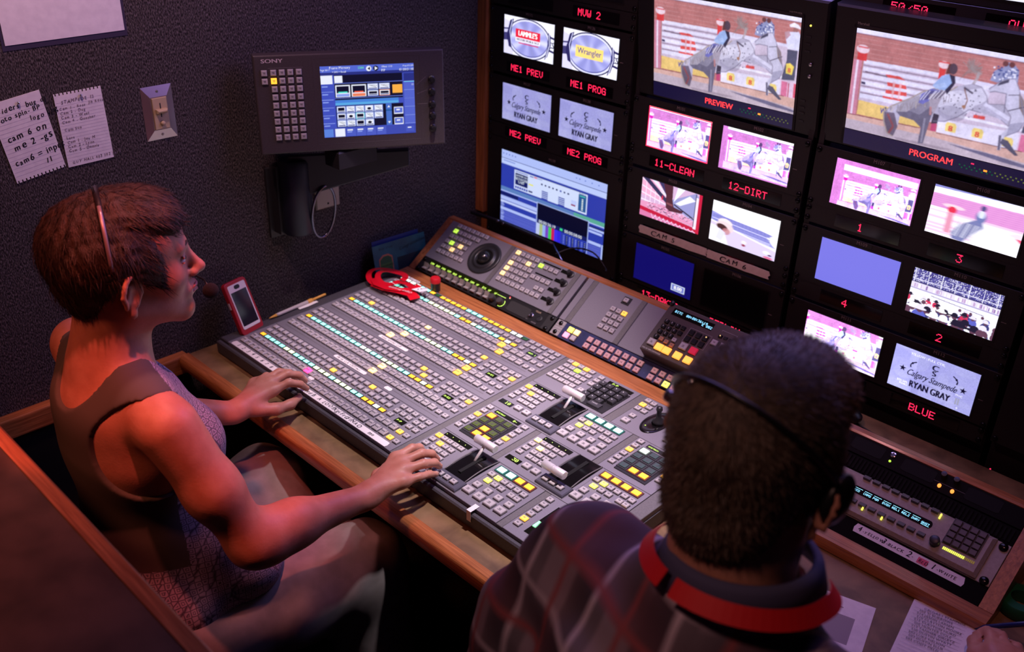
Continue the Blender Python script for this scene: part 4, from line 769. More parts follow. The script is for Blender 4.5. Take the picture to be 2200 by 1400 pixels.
def tbar(t, u, v, hu, hv, hh, wu):
    """fader: recessed black quadrant, three keys in a raised cradle, lever and handle"""
    mb = MB(); n = 10
    prof = [(.036 + (.094) * i / n, .0045 * math.sin(math.pi * i / n) + .0004) for i in range(n + 1)]
    vs = []; fs = []
    for vv, hh2 in prof:
        for uu in (wu - .028, wu + .028): vs.append((uu, vv, hh2))
    for i in range(n): fs.append((2 * i, 2 * i + 1, 2 * i + 3, 2 * i + 2))
    mb.add(vs, fs); part('fader_quadrant', mb, mat('gloss_black', (.006, .005, .006), .12), t, smooth=True)
    for uu in (wu - .0295, wu + .0280): part('quadrant_rim', MB().tube([(uu, vv, h_ + .001) for vv, h_ in prof], .0014, 6), GREYD, t, smooth=True)
    part('slot', MB().box(wu - .004, wu + .004, .05, .118, .0002, .0056), mat('slot_black', (.001, .001, .001), .9), t)
    part('cradle', MB().box(wu - .034, wu + .036, .004, .036, -.004, .006, ch=.002), mat('cradle_grey', (.14, .135, .175), .3, .4), t)
    for k in range(3): btn(t, wu - .019 + .0183 * k, .0187, 's', None, h=.0062)
    part('lever', MB().tube([(u, v, -.004), (u + (hu - u) * .5, v + (hv - v) * .5, hh * .45), (hu, hv, hh)], .0036, 8, flat=.6), mat('satin_aluminium', (.82, .78, .80), .36, .45), t, smooth=True)
    Mh = T(hu, hv, hh) @ Matrix.Rotation(R(90), 4, 'Y')
    part('handle', MB().lathe([(.0075, -.027), (.0087, -.0255), (.0087, -.003), (.0078, -.002), (.0078, .002), (.0087, .003), (.0087, .0255), (.0075, .027)], 28, M=Mh), mat('satin_aluminium', (.82, .78, .80), .36, .45), t, auto=True)
def me_module(u0, u1, v0, label, num, hu, hv, hh, cols, lits, trans_y, piv):
    t = module(label, u0, u1, v0); U = u0
    # transition select grid
    for i in range(5):
        for j in range(4):
            if (i, j) in ((4, 1), (4, 2), (4, 3)): continue
            u = .014 + .0165 * i + .004 * (j > 0) * (i > 0) + .0055 * (i > 0) * 0; u = (.0150, .0312, .0468, .0635, .0795)[i] + (.0062 if (i and j) else 0) * (1 if j < 3 else 1.6)
            btn(t, u, (.1045, .0864, .0685, .0515)[j], 's', lits.get((i, j)))
    part('indicator_bar', MB().box(.0175, .0905, .1135, .1265, 0, .0009), VFDBG, t)
    mb = MB()
    for k in range(4): mb.rect(.021 + .018 * k, .0222 + .018 * k, .119, .1208, .0012)
    part('indicator_text', mb, VFD, t, label='small green lit marks')
    part('rate_readout', MB().box(.0060, .0415, .0180, .0320, 0, .0009), VFDBG, t); part('readout_text', dots(MB(), num, .0215, .0212, .00125, .0012), VFD, t, label='green lit digits ' + num)
    btn(t, .0585, .0265, 'm'); btn(t, .0825, .0260, 'm')
    tbar(t, piv[0] - U, piv[1] - v0, hu - U, hv - v0, hh, .1345)
    for k in range(4): btn(t, .1855 + .0242 * k, .1140, 'd', cols[k], 0, name='display_key')
    for u, v, c in ((.1805, .0915, 0), (.1985, .0912, 1), (.2150, .0912, 0), (.2315, .0907, 0), (.2490, .0912, 0), (.189, .0727, 2), (.2075, .0727, 0), (.2250, .0727, 0), (.2515, .0722, 0), (.2665, .0902, 0), (.2665, .0720, 0)):
        btn(t, u, v, 's', 'yellow' if c and c in trans_y else None)
    for u in (.184, .213, .2405, .2680): btn(t, u, .0500, 'q', 'orange' if u > .26 and num == '30' else None); btn(t, u, .0270, 'b')
    part('module_seam', MB().rect(.171, .1718, .002, .129, .0003), GREYD, t)
    return t
me_module(.7216, 1.0065, 0, 'front fader module with turquoise and orange display keys beside her right hand', '25', .854, .122, .033, ('cyanw', 'cyanw', 'gold', 'gold'), {(0, 0): 'orange', (1, 1): 'orange'}, (1, 2), (.8505, .088))
me_module(.7216, 1.0065, .262, 'rear fader module with four turquoise display keys', '10', .850, .384, .029, ('cyanw',) * 4, {(0, 0): 'orange', (1, 1): 'orange'}, (1, 2), (.8486, .350))
me_module(.8730, 1.1530, .131, 'centre fader module with four orange display keys and its lever pulled forward', '30', 1.000, .160, .030, ('gold',) * 4, {(0, 0): 'warm', (1, 1): 'warm'}, (1, 2), (1.0035, .2050))
def macro(u0, u1, v0, label, lcd, on, left_on, right_on, rd):
    t = module(label, u0, u1, v0)
    for j in range(6): btn(t, .0138, .118 - .0182 * j, 's', 'orange' if j in left_on else None)
    part('key_frame', MB().box(.0290, .1050, .0145, .1075, 0, .002), DARK, t)
    for i in range(3):
        for j in range(4): btn(t, .0400 + .0240 * i, .0965 - .0217 * j, 'd', on.get((i, j), lcd), 1 if (i, j) not in on else 0, name='display_key', h=.001, sx=.98)
    part('readout', MB().box(.0305, .1010, .1125, .1240, 0, .0009), VFDBG, t); part('readout_text', dots(dots(MB(), 'SHOTBOX', .034, .1155, .0006, .0012), rd, .083, .1150, .0009, .0012), VFD, t, label='green lit characters')
    for j in range(5): btn(t, .1170, .1165 - .0185 * j, 's', 'orange' if j in right_on else None)
    return t
macro(.7216, .8580, .131, 'small keypad module of square olive keys behind her right hand', 'unlit_lcd_key', {(0, 0): 'gold', (1, 2): 'gold', (1, 3): 'gold', (2, 3): 'gold'}, (2,), (3,), '0-')
macro(1.0219, 1.1530, .262, 'small keypad module of square dark teal keys beside the bowed head', 'unlit_blue_key', {(0, 0): 'white', (1, 3): 'gold', (2, 3): 'gold'}, (2,), (3,), '--')
t = module('plain front module at the corner of the console by the plaid shoulder', 1.0219, 1.1696, 0)
for j in range(6): btn(t, .0100 + .0008 * j, .1150 - .0178 * j, 's', 'orange' if j == 4 else None)
part('readout', MB().box(.035, .050, .02, .112, 0, .0009), VFDBG, t); part('signal_light', MB().box(.0365, .046, .040, .058, .0009, .003, ch=.0008), mat('lit_mint', (.3, 1, .5), .4, emit=1.1, ecol=(.30, 1, .45)), t, label='small mint green light')
for i in range(4):
    for j in range(4): btn(t, .068 + .021 * i, .105 - .020 * j, 's')
t = module('numeric keypad module next to the oak lip with raised black keys', .7216, .9249, .393)
for i, j, c in [(i, j, None) for i in range(5) for j in range(5)]:
    u = (.0150, .0315, .0478, .0640, .0805)[i] - .002; v = (.1180, .0985, .0800, .0620, .0435)[j]
    btn(t, u - (.0055 if j == 0 else 0), v, 's', {(1, 0): 'orange', (2, 1): 'green', (3, 1): None, (3, 0): 'orange'}.get((i, j)))
for v in (.1150, .0985, .0795, .0450): btn(t, .1025, v, 's')
part('readout', MB().box(.1225, .1905, .1080, .1210, 0, .0009), VFDBG, t); part('readout_text', dots(MB(), 'P/P', .1350, .1120, .0009, .0012), VFD, t, label='green lit letters')
part('key_bed', MB().box(.1160, .1940, .0085, .1030, 0, .002), DARK, t)
for i in range(4):
    for j in range(4):
        if (i, j) == (3, 3) or (i == 3 and j == 3): continue
        btn(t, .1260 + .0190 * i, .0920 - .0195 * j, 'n', 'charcoal_key', 1, name='numeric_key', h=.002)
btn(t, .1640, .0195, 'b', 'charcoal_key', 1, name='enter_key', h=.002, sx=1.6)
part('enter_print', text(MB(), 'ENTER', .164, .0180, .0035, .0086, 0, 'c'), WPRINT, t)
t = module('joystick module with an oval black recess partly behind the bowed head', .9451, 1.1530, .393)
for u, v, c in ((.0098, .0965, 1), (.0092, .1162, 0), (.0253, .1145, 0), (.0268, .0961, 0), (.0109, .0776, 0), (.0278, .0773, 0)): btn(t, u, v, 's', 'orange' if c else None)
btn(t, .0205, .0482, 's'); btn(t, .0214, .0240, 'm')
part('recess', MB().lathe([(.040, 0), (.040, .0012), (.036, .0020), (.02, .0010), (.001, .0004)], 40, M=T(.0700, .0640, 0) @ Matrix.Diagonal((.62, 1.15, 1, 1))), mat('gloss_black', (.006, .005, .006), .12), t, smooth=True)
part('joystick', MB().lathe([(.014, .001), (.012, .008), (.006, .012), (.005, .03), (.007, .034), (.006, .04), (.001, .042)], 24, M=T(.074, .066, 0)), DARK, t, smooth=True)
part('ring_light', MB().rect(.060, .0625, .038, .0405, .0024), LIT['green'], t)
for i in range(4):
    for j in range(5): btn(t, .125 + .021 * i, .112 - .021 * j, 's')
# tapes on the console
def tape(label, u0, u1, v0, v1, words, M=FC, h=.0007, m=WTAPE, size=.008, rot=0, ink=INK, mats=None):
    t = thing('tape_strip', label, 'tape', M @ T(u0, v0, h) @ Matrix.Rotation(rot, 4, 'Z')); w, d = u1 - u0, v1 - v0
    part('strip', MB().prism([(0, 0), (w, 0), (w + .002, d * .4), (w - .001, d), (.001, d), (-.002, d * .5)], 0, .0004), m, t)
    mb = MB()
    for s, u in words: scrawl(mb, s, u - u0, d * .25, size, .0006, 0, 0, .9, int(u * 100))
    if words: part('lettering', mb, ink, t)
    return t
tape('long white tape strip along the console front with handwritten source names', .1175, .6880, .0010, .0165, [('1', .136), ('2', .156), ('3', .176), ('4', .195), ('5', .213), ('6', .233), ('7', .252), ('8', .272), ('Red', .405), ('B', .434), ('A', .454), ('LOOP', .472), ('Xgi', .508), ('FrG', .534), ('FINAO', .556), ('me', .628)], size=.0100)
tape('short white tape strip scribbled on below the second bank', .3320, .4450, .1375, .1480, [('IN IN CLK CUT/last', .340)], size=.006)
tape('short white tape strip below the third bank of keys', .3300, .4310, .2695, .2800, [('HERK REVERSI CLIP', .338)], size=.005)
tape('tiny white tag with an up arrow on the second bank', .5180, .5365, .1358, .1468, [], size=.007); 
tape('tiny white tag beside her index finger', .3690, .3830, .0415, .0520, [], size=.006)
tape('white paper strip lying at the far left of the top label row', .1180, .1810, .5205, .5300, [('home side', .140)], size=.006)
tape('small white tape lettered CC beside the plaid shoulder', 1.1480, 1.1740, .1740, .1900, [('CC', 1.152)], size=.009)
tape('hand-lettered white name tape on the left wing of the console', .0770, .0880, .2130, .2700, [], size=.006)
t = thing('tape_flag', 'bit of white tape folded over the front lip of the console', 'tape', FC @ T(.944, -.013, 0)); part('strip', MB().box(0, .011, -.0006, 0, -.022, .0012).box(0, .011, -.0006, .022, .0008, .0016), WTAPE, t)
t = thing('pencil', 'yellow and clear mechanical pencil lying on the console wing by the wall', 'pencil', FC @ T(.082, .128, .0048) @ Matrix.Rotation(R(93.5), 4, 'Z') @ Matrix.Rotation(R(90), 4, 'Y'))
part('barrel', MB().lathe([(.0042, .022), (.0046, .030), (.0046, .12), (.0040, .125)], 14), mat('clear_barrel', (.50, .44, .42), .25), t, smooth=True)
part('tip', MB().lathe([(.0006, 0), (.0022, .008), (.0040, .022)], 14), mat('pencil_yellow', (.72, .36, .06), .4), t, smooth=True)
part('grip', MB().lathe([(.0046, .118), (.0053, .122), (.0053, .130), (.0046, .134)], 14), MATS['pencil_yellow'], t, smooth=True); part('end', MB().lathe([(.0032, .130), (.0034, .172), (.0028, .176)], 12), MATS['pencil_yellow'], t, smooth=True)
# ---------------------------------------------------------------- left turret
t = thing('equipment_turret', 'oak trimmed sloping cabinet behind the switcher holding the trackball and intercom panels', 'cabinet', T(0, 0, 0))
S0 = (-.3217, .79); S1 = (-.1782, .8920)
part('carcass', xprism([(-.338, .752), (-.338, .772), (-.320, .775), (-.176, .877), (-.16, .880), (-.16, .752)][::-1], .085, 1.18), DARK, t)
part('front_lip', xprism([(-.374, .752), (-.374, .783), (-.370, .788), (-.326, .7905), (-.322, .787), (-.322, .752)][::-1], .062, 1.19), OAKX, t, auto=True)
part('rear_lip', xprism([(-.1775, .86), (-.1775, .8925), (-.174, .896), (-.156, .896), (-.153, .892), (-.153, .86)][::-1], .062, 1.19), OAKX, t, auto=True)
for x in (.062, 1.168): part('end_board', xprism([(-.322, .752), (-.322, .790), (-.1775, .8925), (-.160, .8925), (-.160, .752)][::-1], x, x + .0235), OAKY, t)
PH = .0012
def tpanel(name, label, cat, u0, u1, s0, s1, m, F=FT, h=.004):
    t = thing(name, label, cat, F @ T(u0, s0, 0)); part('faceplate', MB().box(.0003, u1 - u0 - .0003, .0003, s1 - s0 - .0003, -.004, h, ch=.0006), m, t); return t
t = tpanel('intercom_panel', 'black one-unit intercom panel with green lit names and a row of levers', 'intercom', .0875, .5865, .001, .0450, mat('intercom_black', (.013, .012, .013), .35))
u_ = .0875; H = .0042
part('display_window', MB().box(.0330, .3000, .0240, .0420, H, H + .0008), mat('vfd_window', (.012, .02, .002), .15), t)
mb = MB()
for k, s in enumerate(('CAM', 'BUD', 'PGM', 'VCR', 'BUD', 'UF', 'PAR', 'CAM', 'UF', 'EVS', 'UF', 'UF')): dots(mb, s, .0385 + .0226 * k, .0300, .00078, H + .001, .85)
for k in range(9): mb.rect(.298 + .0035 * k, .300 + .0035 * k, .0322, .0334, H + .001)
part('display_text', mb, VFD, t, label='green lit channel names')
for k in range(11):
    M = T(.0340 + .0238 * k, .0160, H); l = part('lever', MB().add([(-.0075, -.008, 0), (.0075, -.008, 0), (.0075, .009, 0), (-.0075, .009, 0), (-.0075, -.008, .0075), (.0075, -.008, .0075), (.0075, -.001, .0035), (-.0075, -.001, .0035), (.0075, .009, .0115), (-.0075, .009, .0115)],
        [(0, 1, 5, 4), (4, 5, 6, 7), (7, 6, 8, 9), (2, 3, 9, 8), (0, 4, 7, 9, 3), (1, 2, 8, 6, 5)]), mat('lever_grey', (.30, .27, .25), .35), t, M)
for u in (.3828, .4114): part('knob', MB().lathe([(.0085, 0), (.0085, .013), (.0075, .0145), (.001, .015)], 24, M=T(u - u_, .0165, H)), mat('knob_dark', (.05, .045, .045), .45), t, auto=True)
part('knob_ring_light', MB().add([(.4114 - u_ + rr * math.cos(a), .0165 + rr * math.sin(a), H + .0006) for a in np.linspace(-1.9, .9, 14) for rr in (.0107, .0117)], [(2 * k, 2 * k + 1, 2 * k + 3, 2 * k + 2) for k in range(13)]), VFD, t)
for uu, s in ((.4250, .0400), (.4262, .0372)): part('signal_light', MB().box(uu - u_ - .0012, uu - u_ + .0012, s - .001, s + .001, H, H + .001), LIT['red'] if s > .039 else LIT['warm'], t)
ov = [(.036 * max(-1, min(1, 1.25 * math.cos(a))) * 1, .0145 * max(-1, min(1, 1.35 * math.sin(a)))) for a in np.linspace(0, 2 * math.pi, 41)[:-1]]
part('speaker_grille', MB().prism([(.4713 - u_ + x, .0205 + y) for x, y in ov], H, H + .0008), mat('grille', (.022, .020, .020), .9), t)
part('maker_mark', text(MB(), 'TELEX', .5270 - u_, .0345, .0045, H + .0006, 0, 'c', bold=.0002), mat('gold_print', (.45, .33, .22), .5), t)
part('key_lock', MB().lathe([(.0068, 0), (.0068, .002), (.005, .003), (.0048, .0022), (.001, .0022)], 20, M=T(.5147 - u_, .0204, H)), CHROME, t, auto=True)
part('headset_socket', MB().lathe([(.0085, 0), (.0085, .0015), (.0062, .002), (.006, .0008), (.001, .0008)], 24, M=T(.5411 - u_, .0215, H)), DARK, t, auto=True)
part('print', text(text(MB(), 'SET', .5060 - u_, .0065, .0028, H + .0006), 'HEADSET', .5340 - u_, .0045, .0028, H + .0006, 0, 'c'), FAINT, t)
part('rack_ear', MB().box(.4720, .4985, .0005, .0430, H, H + .0012, ch=.0004), RACKB, t)
for s in (.0050, .0365): link('screw', SCM, t, T(.4870, s, H + .001)); link('screw', SCM, t, T(.010, s, H))
t = tpanel('trackball_panel', 'grey sloping panel with a keypad and a large black trackball in the far corner', 'control panel', .0885, .3345, .0460, .1762, GREY)
lit = {(1, 0): 'green', (3, 1): 'green', (3, 3): 'warm', (4, 2): 'warm'}
for r_, (s, n, u0) in enumerate(((.1672, 7, .1256), (.1490, 6, .1250), (.1305, 5, .1245), (.1120, 5, .1235), (.0942, 5, .1225), (.0762, 6, .1200))):
    for i in range(n): btn(t, u0 + .0176 * i - .0885, s - .046, 's', lit.get((r_, i)), h=.004)
part('trackball_ring', MB().lathe([(.0355, .0), (.0350, .0030), (.0330, .0042), (.0290, .0030), (.0270, .0016), (.0235, .0020), (.0225, .0052), (.0190, .0058), (.0172, .0030), (.0168, .001)], 56, M=T(.1825, .0635, .004) @ Matrix.Diagonal((1.40, 1.40, 1.1, 1))), mat('ring_black', (.022, .022, .025), .35), t, smooth=True)
part('trackball', MB().sph((.1825, .0635, .0045), .0205, 0, 32, 16), mat('ball_black', (.012, .012, .014), .15), t, smooth=True)
part('trim_strip', MB().box(.2325, .2455, .001, .1295, .004, .0052), GREYD, t)
t = tpanel('keyer_panel', 'grey sloping panel with four black knobs and a yellow-lit column of keys', 'control panel', .3350, .5620, .0460, .1762, GREY)
for j, s in enumerate((.1630, .1448, .1284, .1106, .0928, .0740)):
    for i in range(5):
        btn(t, .3550 + .0171 * i - .3350, s - .046, 's', 'warm' if (j, i) in ((0, 0), (1, 3), (2, 0), (3, 0), (4, 0)) else None, h=.004)
for u0, s, n, first in ((.4432, .1540, 4, 'green'), (.4432, .1177, 4, None), (.4750, .0928, 2, None), (.4412, .0738, 4, None)):
    for i in range(n): btn(t, u0 + .0172 * i - .3350, s - .046, 's', first if i == 0 else None, h=.004)
for s in (.1669, .1312): part('readout', MB().box(.1055, .1665, s - .046 - .002, s - .046 + .002, .004, .0046), VFDBG, t)
for s in (.1640, .1345, .1050, .0755):
    part('knob_window', MB().box(.1700, .1960, s - .046 - .0045, s - .046 + .0055, .004, .0046), VFDBG, t)
    part('knob', MB().lathe([(.0098, 0), (.0098, .003), (.0062, .004), (.0056, .016), (.0048, .017), (.001, .0172)], 24, M=T(.2020, s - .046, .004)), DARK, t, auto=True)
part('trim_strip', MB().box(.2130, .2268, .001, .1295, .004, .0052), GREYD, t)
t = thing('ear_strip', 'bright grey metal mounting strip left of the black gap in the turret', 'strip', FT @ T(.5625, .0460, 0)); part('strip', MB().box(0, .0185, .0003, .1300, -.004, .005, ch=.0008), mat('light_metal', (.42, .39, .44), .3, .6), t)
t = thing('ear_strip', 'bright grey metal mounting strip right of the black gap in the turret', 'strip', FT @ T(.5885, .0460, 0)); part('strip', MB().box(0, .0175, .0003, .1300, -.004, .005, ch=.0008), MATS['light_metal'], t)
t = tpanel('shotbox_panel', 'plain grey sloping panel with a small grid of keys and one yellow key', 'control panel', .6065, .7710, .0460, .1762, GREY)
for x_ in (.0010, .1495): part('trim_strip', MB().box(x_, x_ + .0142, .001, .1295, .004, .0052), GREYD, t)
for j, s in enumerate((.1250, .1073, .0905, .0722)):
    for i in range(3): btn(t, .7030 + .0170 * i - .6065, s - .046, 's', 'orange' if (i, j) == (2, 0) else None, h=.004)
part('key_frame', MB().box(.1020, .1250, .1015, .1225, .004, .0055, ch=.0008), DARK, t); btn(t, .1134, .1120, 's', None, h=.0055)
t = tpanel('cover_plate', 'plain grey cover plate partly under the tilted controller', 'panel', .7715, 1.085, .0460, .1762, GREY)
t = tpanel('router_panel', 'navy button strip with pink square keys numbered 1 to 16', 'control panel', .5905, 1.0880, .0010, .0450, noisy('navy_panel', (.018, .022, .07), (.035, .042, .12), 30, .35))
u_ = .5905; part('rack_ear', MB().box(.001, .0270, .001, .0430, .004, .0055, ch=.0004), mat('ear_alu', (.50, .46, .46), .35, .5), t)
for s in (.0090, .0350): link('screw', SCM, t, T(.0140, s, .0055))
for s in (.012, .018, .025, .031): part('ear_line', MB().rect(.002, .026, s, s + .0008, .0057), GREYD, t)
for u, s, c in ((.6401, .0300, 'yellow'), (.6596, .0300, 'warm'), (.6379, .0130, 'pink'), (.6601, .0130, None)): btn(t, u - u_, s, 'q', c if c != 'pink' else 'rosew', 0, h=.004)
for k in range(16):
    u = .7030 + .02145 * (k % 8) - u_ + (.0005 if k > 7 else 0); s = .0285 if k < 8 else .0105
    btn(t, u, s, 'q', 'pink_cap', 0, name='number_key', h=.004); part('number_print', text(MB(), str(k + 1), u, s - .0024, .0050, .0096, 0, 'c'), INK, t)
for k in range(8):
    u = .8947 + .02145 * (k % 4) - u_; s = .0270 if k < 4 else .0090
    btn(t, u, s, 'q', 'yellow' if k == 6 else 'pink_cap', 1, h=.004)
r = random.Random(5); part('panel_specks', (lambda mb: [mb.rect(x, x + .0008, y, y + .0008, .0043) for x, y in [(r.uniform(.1, .49), r.uniform(.002, .042)) for _ in range(34)]] and mb)(MB()), mat('speck', (.2, .25, .5), .5), t)
# edit controller lying on the turret
Fc = FT @ T(0, 0, .040)
t = thing('edit_controller', 'brown-grey tape controller with a blue time display and four glowing orange keys', 'controller', Fc @ T(.8474, .0505, 0))
body = mat('controller_body', (.075, .058, .055), .45, .2)
part('body', MB().box(0, .245, 0, .134, -.0345, 0, ch=.0015), body, t, bevel=.001)
part('display_window', MB().box(.0160, .1250, .1060, .1240, 0, .0008), VFDBG, t)
part('display_text', dots(dots(MB(), 'BITC  00:00:36:19', .0220, .1135, .00086, .0011, .85), 'E 002', .0980, .1085, .00086 * .0 + .0009, .0011, .85), VFDB, t, label='light blue lit time readout')
for k, ch in enumerate('789+456-123 0'):
    if ch == ' ': continue
    i, j = k % 4, k // 4; u, s = .0205 + .0150 * i, .0848 - .0145 * j
    part('numeric_key', MB().box(u - .0052, u + .0052, s - .0045, s + .0045, 0, .006, ch=.001), NUMK, t)
    if ch not in '+-': part('key_print', text(MB(), ch, u, s - .002, .0045, .0064, 0, 'c'), WPRINT, t)
part('numeric_key', MB().box(.0150, .0255, .0365, .0455, 0, .006, ch=.001), NUMK, t); part('key_print', text(MB(), '0', .0205, .0390, .0045, .0064, 0, 'c'), WPRINT, t) if 0 else None
for u, s in ((.0345, .0405), (.0495, .0385), (.0635, .0500), (.0660, .0360)): btn(t, u, s, 's', 'dull_orange' if s < .045 else None, 1, sx=.8, sy=.85) if 'dull_orange' in MATS else btn(t, u, s, 's', None, 1, sx=.8, sy=.85)
for u, s, c in ((.0195, .0240, None), (.0420, .0200, 'warm2'), (.0635, .0195, 'warm2'), (.0930, .0192, 'warm2'), (.1205, .0192, 'warm2'), (.0925, .0450, None), (.1190, .0445, 'rec')):
    o = btn(t, u, s, 'b', c, 1 if c is None else 0, sx=.92, sy=.98)
    if c == 'warm2': o['label'] = 'key glowing tungsten orange'
    if c == 'rec': o['label'] = 'red record key'
part('toggle_frame', MB().box(.0795, .1360, .0560, .0563, 0, .0003).box(.0795, .1360, .0940, .0943, 0, .0003).box(.0795, .0798, .056, .094, 0, .0003).box(.1357, .136, .056, .094, 0, .0003), WPRINT, t)
for i in range(3):
    for j in range(2): part('toggle_key', MB().box(.0830 + .018 * i, .0955 + .018 * i, .0590 + .0175 * j, .0720 + .0175 * j, 0, .005, ch=.001), NUMK, t)
part('signal_light', MB().sph((.1270, .0855, .0055), .0015), LIT['warm'], t)
part('jog_dial', MB().lathe([(.031, 0), (.031, .006), (.027, .009), (.02, .0085), (.001, .008)], 48, M=T(.1860, .040, 0)), mat('dial_blue_black', (.03, .03, .045), .3), t, smooth=True)
part('dial_knob', MB().sph((.1720, .0560, .0095), (.0060, .0060, .0045)), DARK, t, smooth=True)
for i in range(3): part('toggle_key', MB().box(.148 + .013 * i, .157 + .013 * i, .099, .106, 0, .004, ch=.001), NUMK, t)
part('signal_light', MB().sph((.1525, .1025, .0045), .0013), LIT['warm'], t)
for u in (.150, .172): btn(t, u, .082, 'q', None, 1)
part('bracket_print', MB().rect(.148, .186, .1180, .1184, .0003).rect(.148, .1484, .115, .118, .0003).rect(.1856, .186, .115, .118, .0003), WPRINT, t)
part('name_print', text(MB(), 'TYPE 100 TAPE CONTROLLER', .0030, .0045, .0028, .0003), WPRINT, t)
part('foot', MB().lathe([(.006, 0), (.006, .008), (.004, .011)], 16, M=T(.004, .131, -.004)), NUMK, t, smooth=True)
# ---------------------------------------------------------------- right turret
t = thing('equipment_turret', 'oak framed sloping cabinet at lower right holding the beige key panel', 'cabinet', T(0, 0, 0))
part('carcass', xprism([(-.480, .752), (-.480, .754), (-.465, .755), (-.3, .857), (-.285, .860), (-.285, .752)][::-1], 1.205, 1.693), DARK, t)
part('front_lip', xprism([(-.498, .752), (-.498, .768), (-.495, .7735), (-.466, .7745), (-.4635, .770), (-.4635, .752)][::-1], 1.192, 1.718), OAKX, t, auto=True)
part('rear_lip', xprism([(-.2925, .85), (-.2925, .8760), (-.289, .879), (-.274, .879), (-.271, .875), (-.271, .85)][::-1], 1.192, 1.718), OAKX, t, auto=True)
for x in (1.192, 1.6935): part('end_board', xprism([(-.4635, .752), (-.4635, .7735), (-.2925, .8785), (-.274, .8785), (-.274, .752)][::-1], x, x + .0245), OAKY, t)
t = tpanel('cover_plate', 'black blank strip of the right cabinet under the beige key panel', 'panel', 1.2170, 1.6925, .0010, .0400, mat('flat_black', (.006, .005, .005), .9, spec=.1), FR, .002)
tape('white tape strip lettered 4-yellow 3-black 2-red 1-white below the beige key panel', 1.4585, 1.6560, .0185, .0360, [('4', 1.465), ('3', 1.510), ('2', 1.556), ('1', 1.600)], FR, .0024, PAPER, .0110)
t_ = [o for o in COL.objects if o.name.startswith('tape_strip')][-1]
for s_w, x_w in (('-YELLOW', .0155), ('-BLACK', .0605), ('-', .107), ('-WHITE', .1520)): part('small_lettering', scrawl(MB(), s_w, x_w, .0055, .0058, .0007, 0, 0, .95, 5), INK, t_)
t = thing('ink_word', 'word RED written over pink highlighter on the paper strip', 'lettering', FR @ T(1.576, .0210, .0030)); part('highlight', MB().box(0, .018, 0, .011, 0, .0003), mat('highlighter', (.75, .12, .22), .7), t); part('lettering', scrawl(MB(), 'RED', .002, .002, .006, .0005), INK, t)
BEIGE = noisy('beige_panel', (.30, .26, .22), (.36, .31, .27), 200, .45)
t = thing('key_panel', 'beige intercom key panel with blue readout and green lamps at lower right', 'intercom', FR @ T(1.2170, .0405, 0))
u_, s_ = 1.2170, .0405
part('faceplate', MB().box(0, .4750, 0, .0845, -.004, .0022, ch=.0006), BEIGE, t)
part('raised_body', MB().box(.030, .4520, .0015, .0840, .0022, .0125, ch=.006), BEIGE, t, auto=True)
mb = MB(); P = [(1.4205 + .006 + (.1500 - .012) * (0 if abs(a) > math.pi / 2 else 1) + .006 * math.cos(a), .0905 + .0075 * math.sin(a)) for a in np.linspace(-math.pi, math.pi, 33)[:-1]]
part('display_window', mb.prism([(x - u_, y - s_) for x, y in P], .0125, .0132), VFDBG, t)
mb = MB()
for k, s in enumerate(('RED', 'CAMS', 'PGM', 'EVSX', 'REL1', 'REL2', '2WRY', 'Ghst')):
    dots(mb, s.upper(), 1.4240 + .0183 * k - u_, .0868 - s_, .00062, .0135, .9); mb.rect(1.4240 + .0183 * k - u_, 1.4240 + .0183 * k + .0145 - u_, .0935 - s_ if k < 7 else .0850 - s_, .0941 - s_ if k < 7 else .0856 - s_, .0135)
part('display_text', mb, VFDB, t, label='light blue lit channel names')
SW = mat('switch_grey', (.09, .08, .085), .4)
for k in range(8):
    for s in (.1190, .0668): part('rocker_switch', MB().add([(-.0065, -.0045, 0), (.0065, -.0045, 0), (.0065, .0055, 0), (-.0065, .0055, 0), (-.0065, -.003, .0065), (.0065, -.003, .0065), (.0065, .0035, .003), (-.0065, .0035, .003)], [(0, 1, 5, 4), (1, 2, 6, 5), (2, 3, 7, 6), (3, 0, 4, 7), (4, 5, 6, 7)]), SW, t, T(1.4335 + .0184 * k - u_, s - s_, .0125))
for u, s in ((1.4555, .0625), (1.4925, .0622), (1.5740, .1135)): part('signal_light', MB().box(u - .0013 - u_, u + .0013 - u_, s - .005 - s_, s + .005 - s_, .0125, .0165), LIT['yellow'], t, label='small yellow-green lamp')
part('keypad_bed', MB().box(1.5965 - u_, 1.6560 - u_, .0715 - s_, .1235 - s_, .0125, .0140), DARK, t)
for i in range(4):
    for j in range(4): part('numeric_key', MB().box(1.5985 + .0143 * i - u_, 1.6110 + .0143 * i - u_, .0730 + .0125 * j - s_, .0838 + .0125 * j - s_, .014, .0175, ch=.001), mat('brown_key', (.085, .07, .07), .4), t)
part('level_meter', (lambda mb: [mb.rect(1.6030 + .0029 * k - u_, 1.6050 + .0029 * k - u_, .0608 - s_, .0662 - s_, .0130, 0 if k < 13 else 1) for k in range(19)] and mb)(MB()), [mat('meter_lime', (.8, .9, .1), .4, emit=1.3, ecol=(.85, 1, .10)), mat('meter_dim', (.3, .25, .03), .4, emit=.15, ecol=(.8, .6, .05))], t)
part('knob', MB().lathe([(.0090, 0), (.0085, .012), (.007, .013), (.001, .0132)], 24, M=T(1.5880 - u_, .0655 - s_, .0125)), DARK, t, auto=True)
for s in (.006, .0765): link('screw', SCM, t, T(.4650, s, .0022) @ Matrix.Scale(1.35, 4))
t = tpanel('vent_panel', 'black louvred vent strip above the beige key panel', 'panel', 1.2170, 1.6925, .1255, .1590, MATS.get('flat_black') or mat('flat_black', (.006, .005, .005), .9, spec=.1), FR, .001)
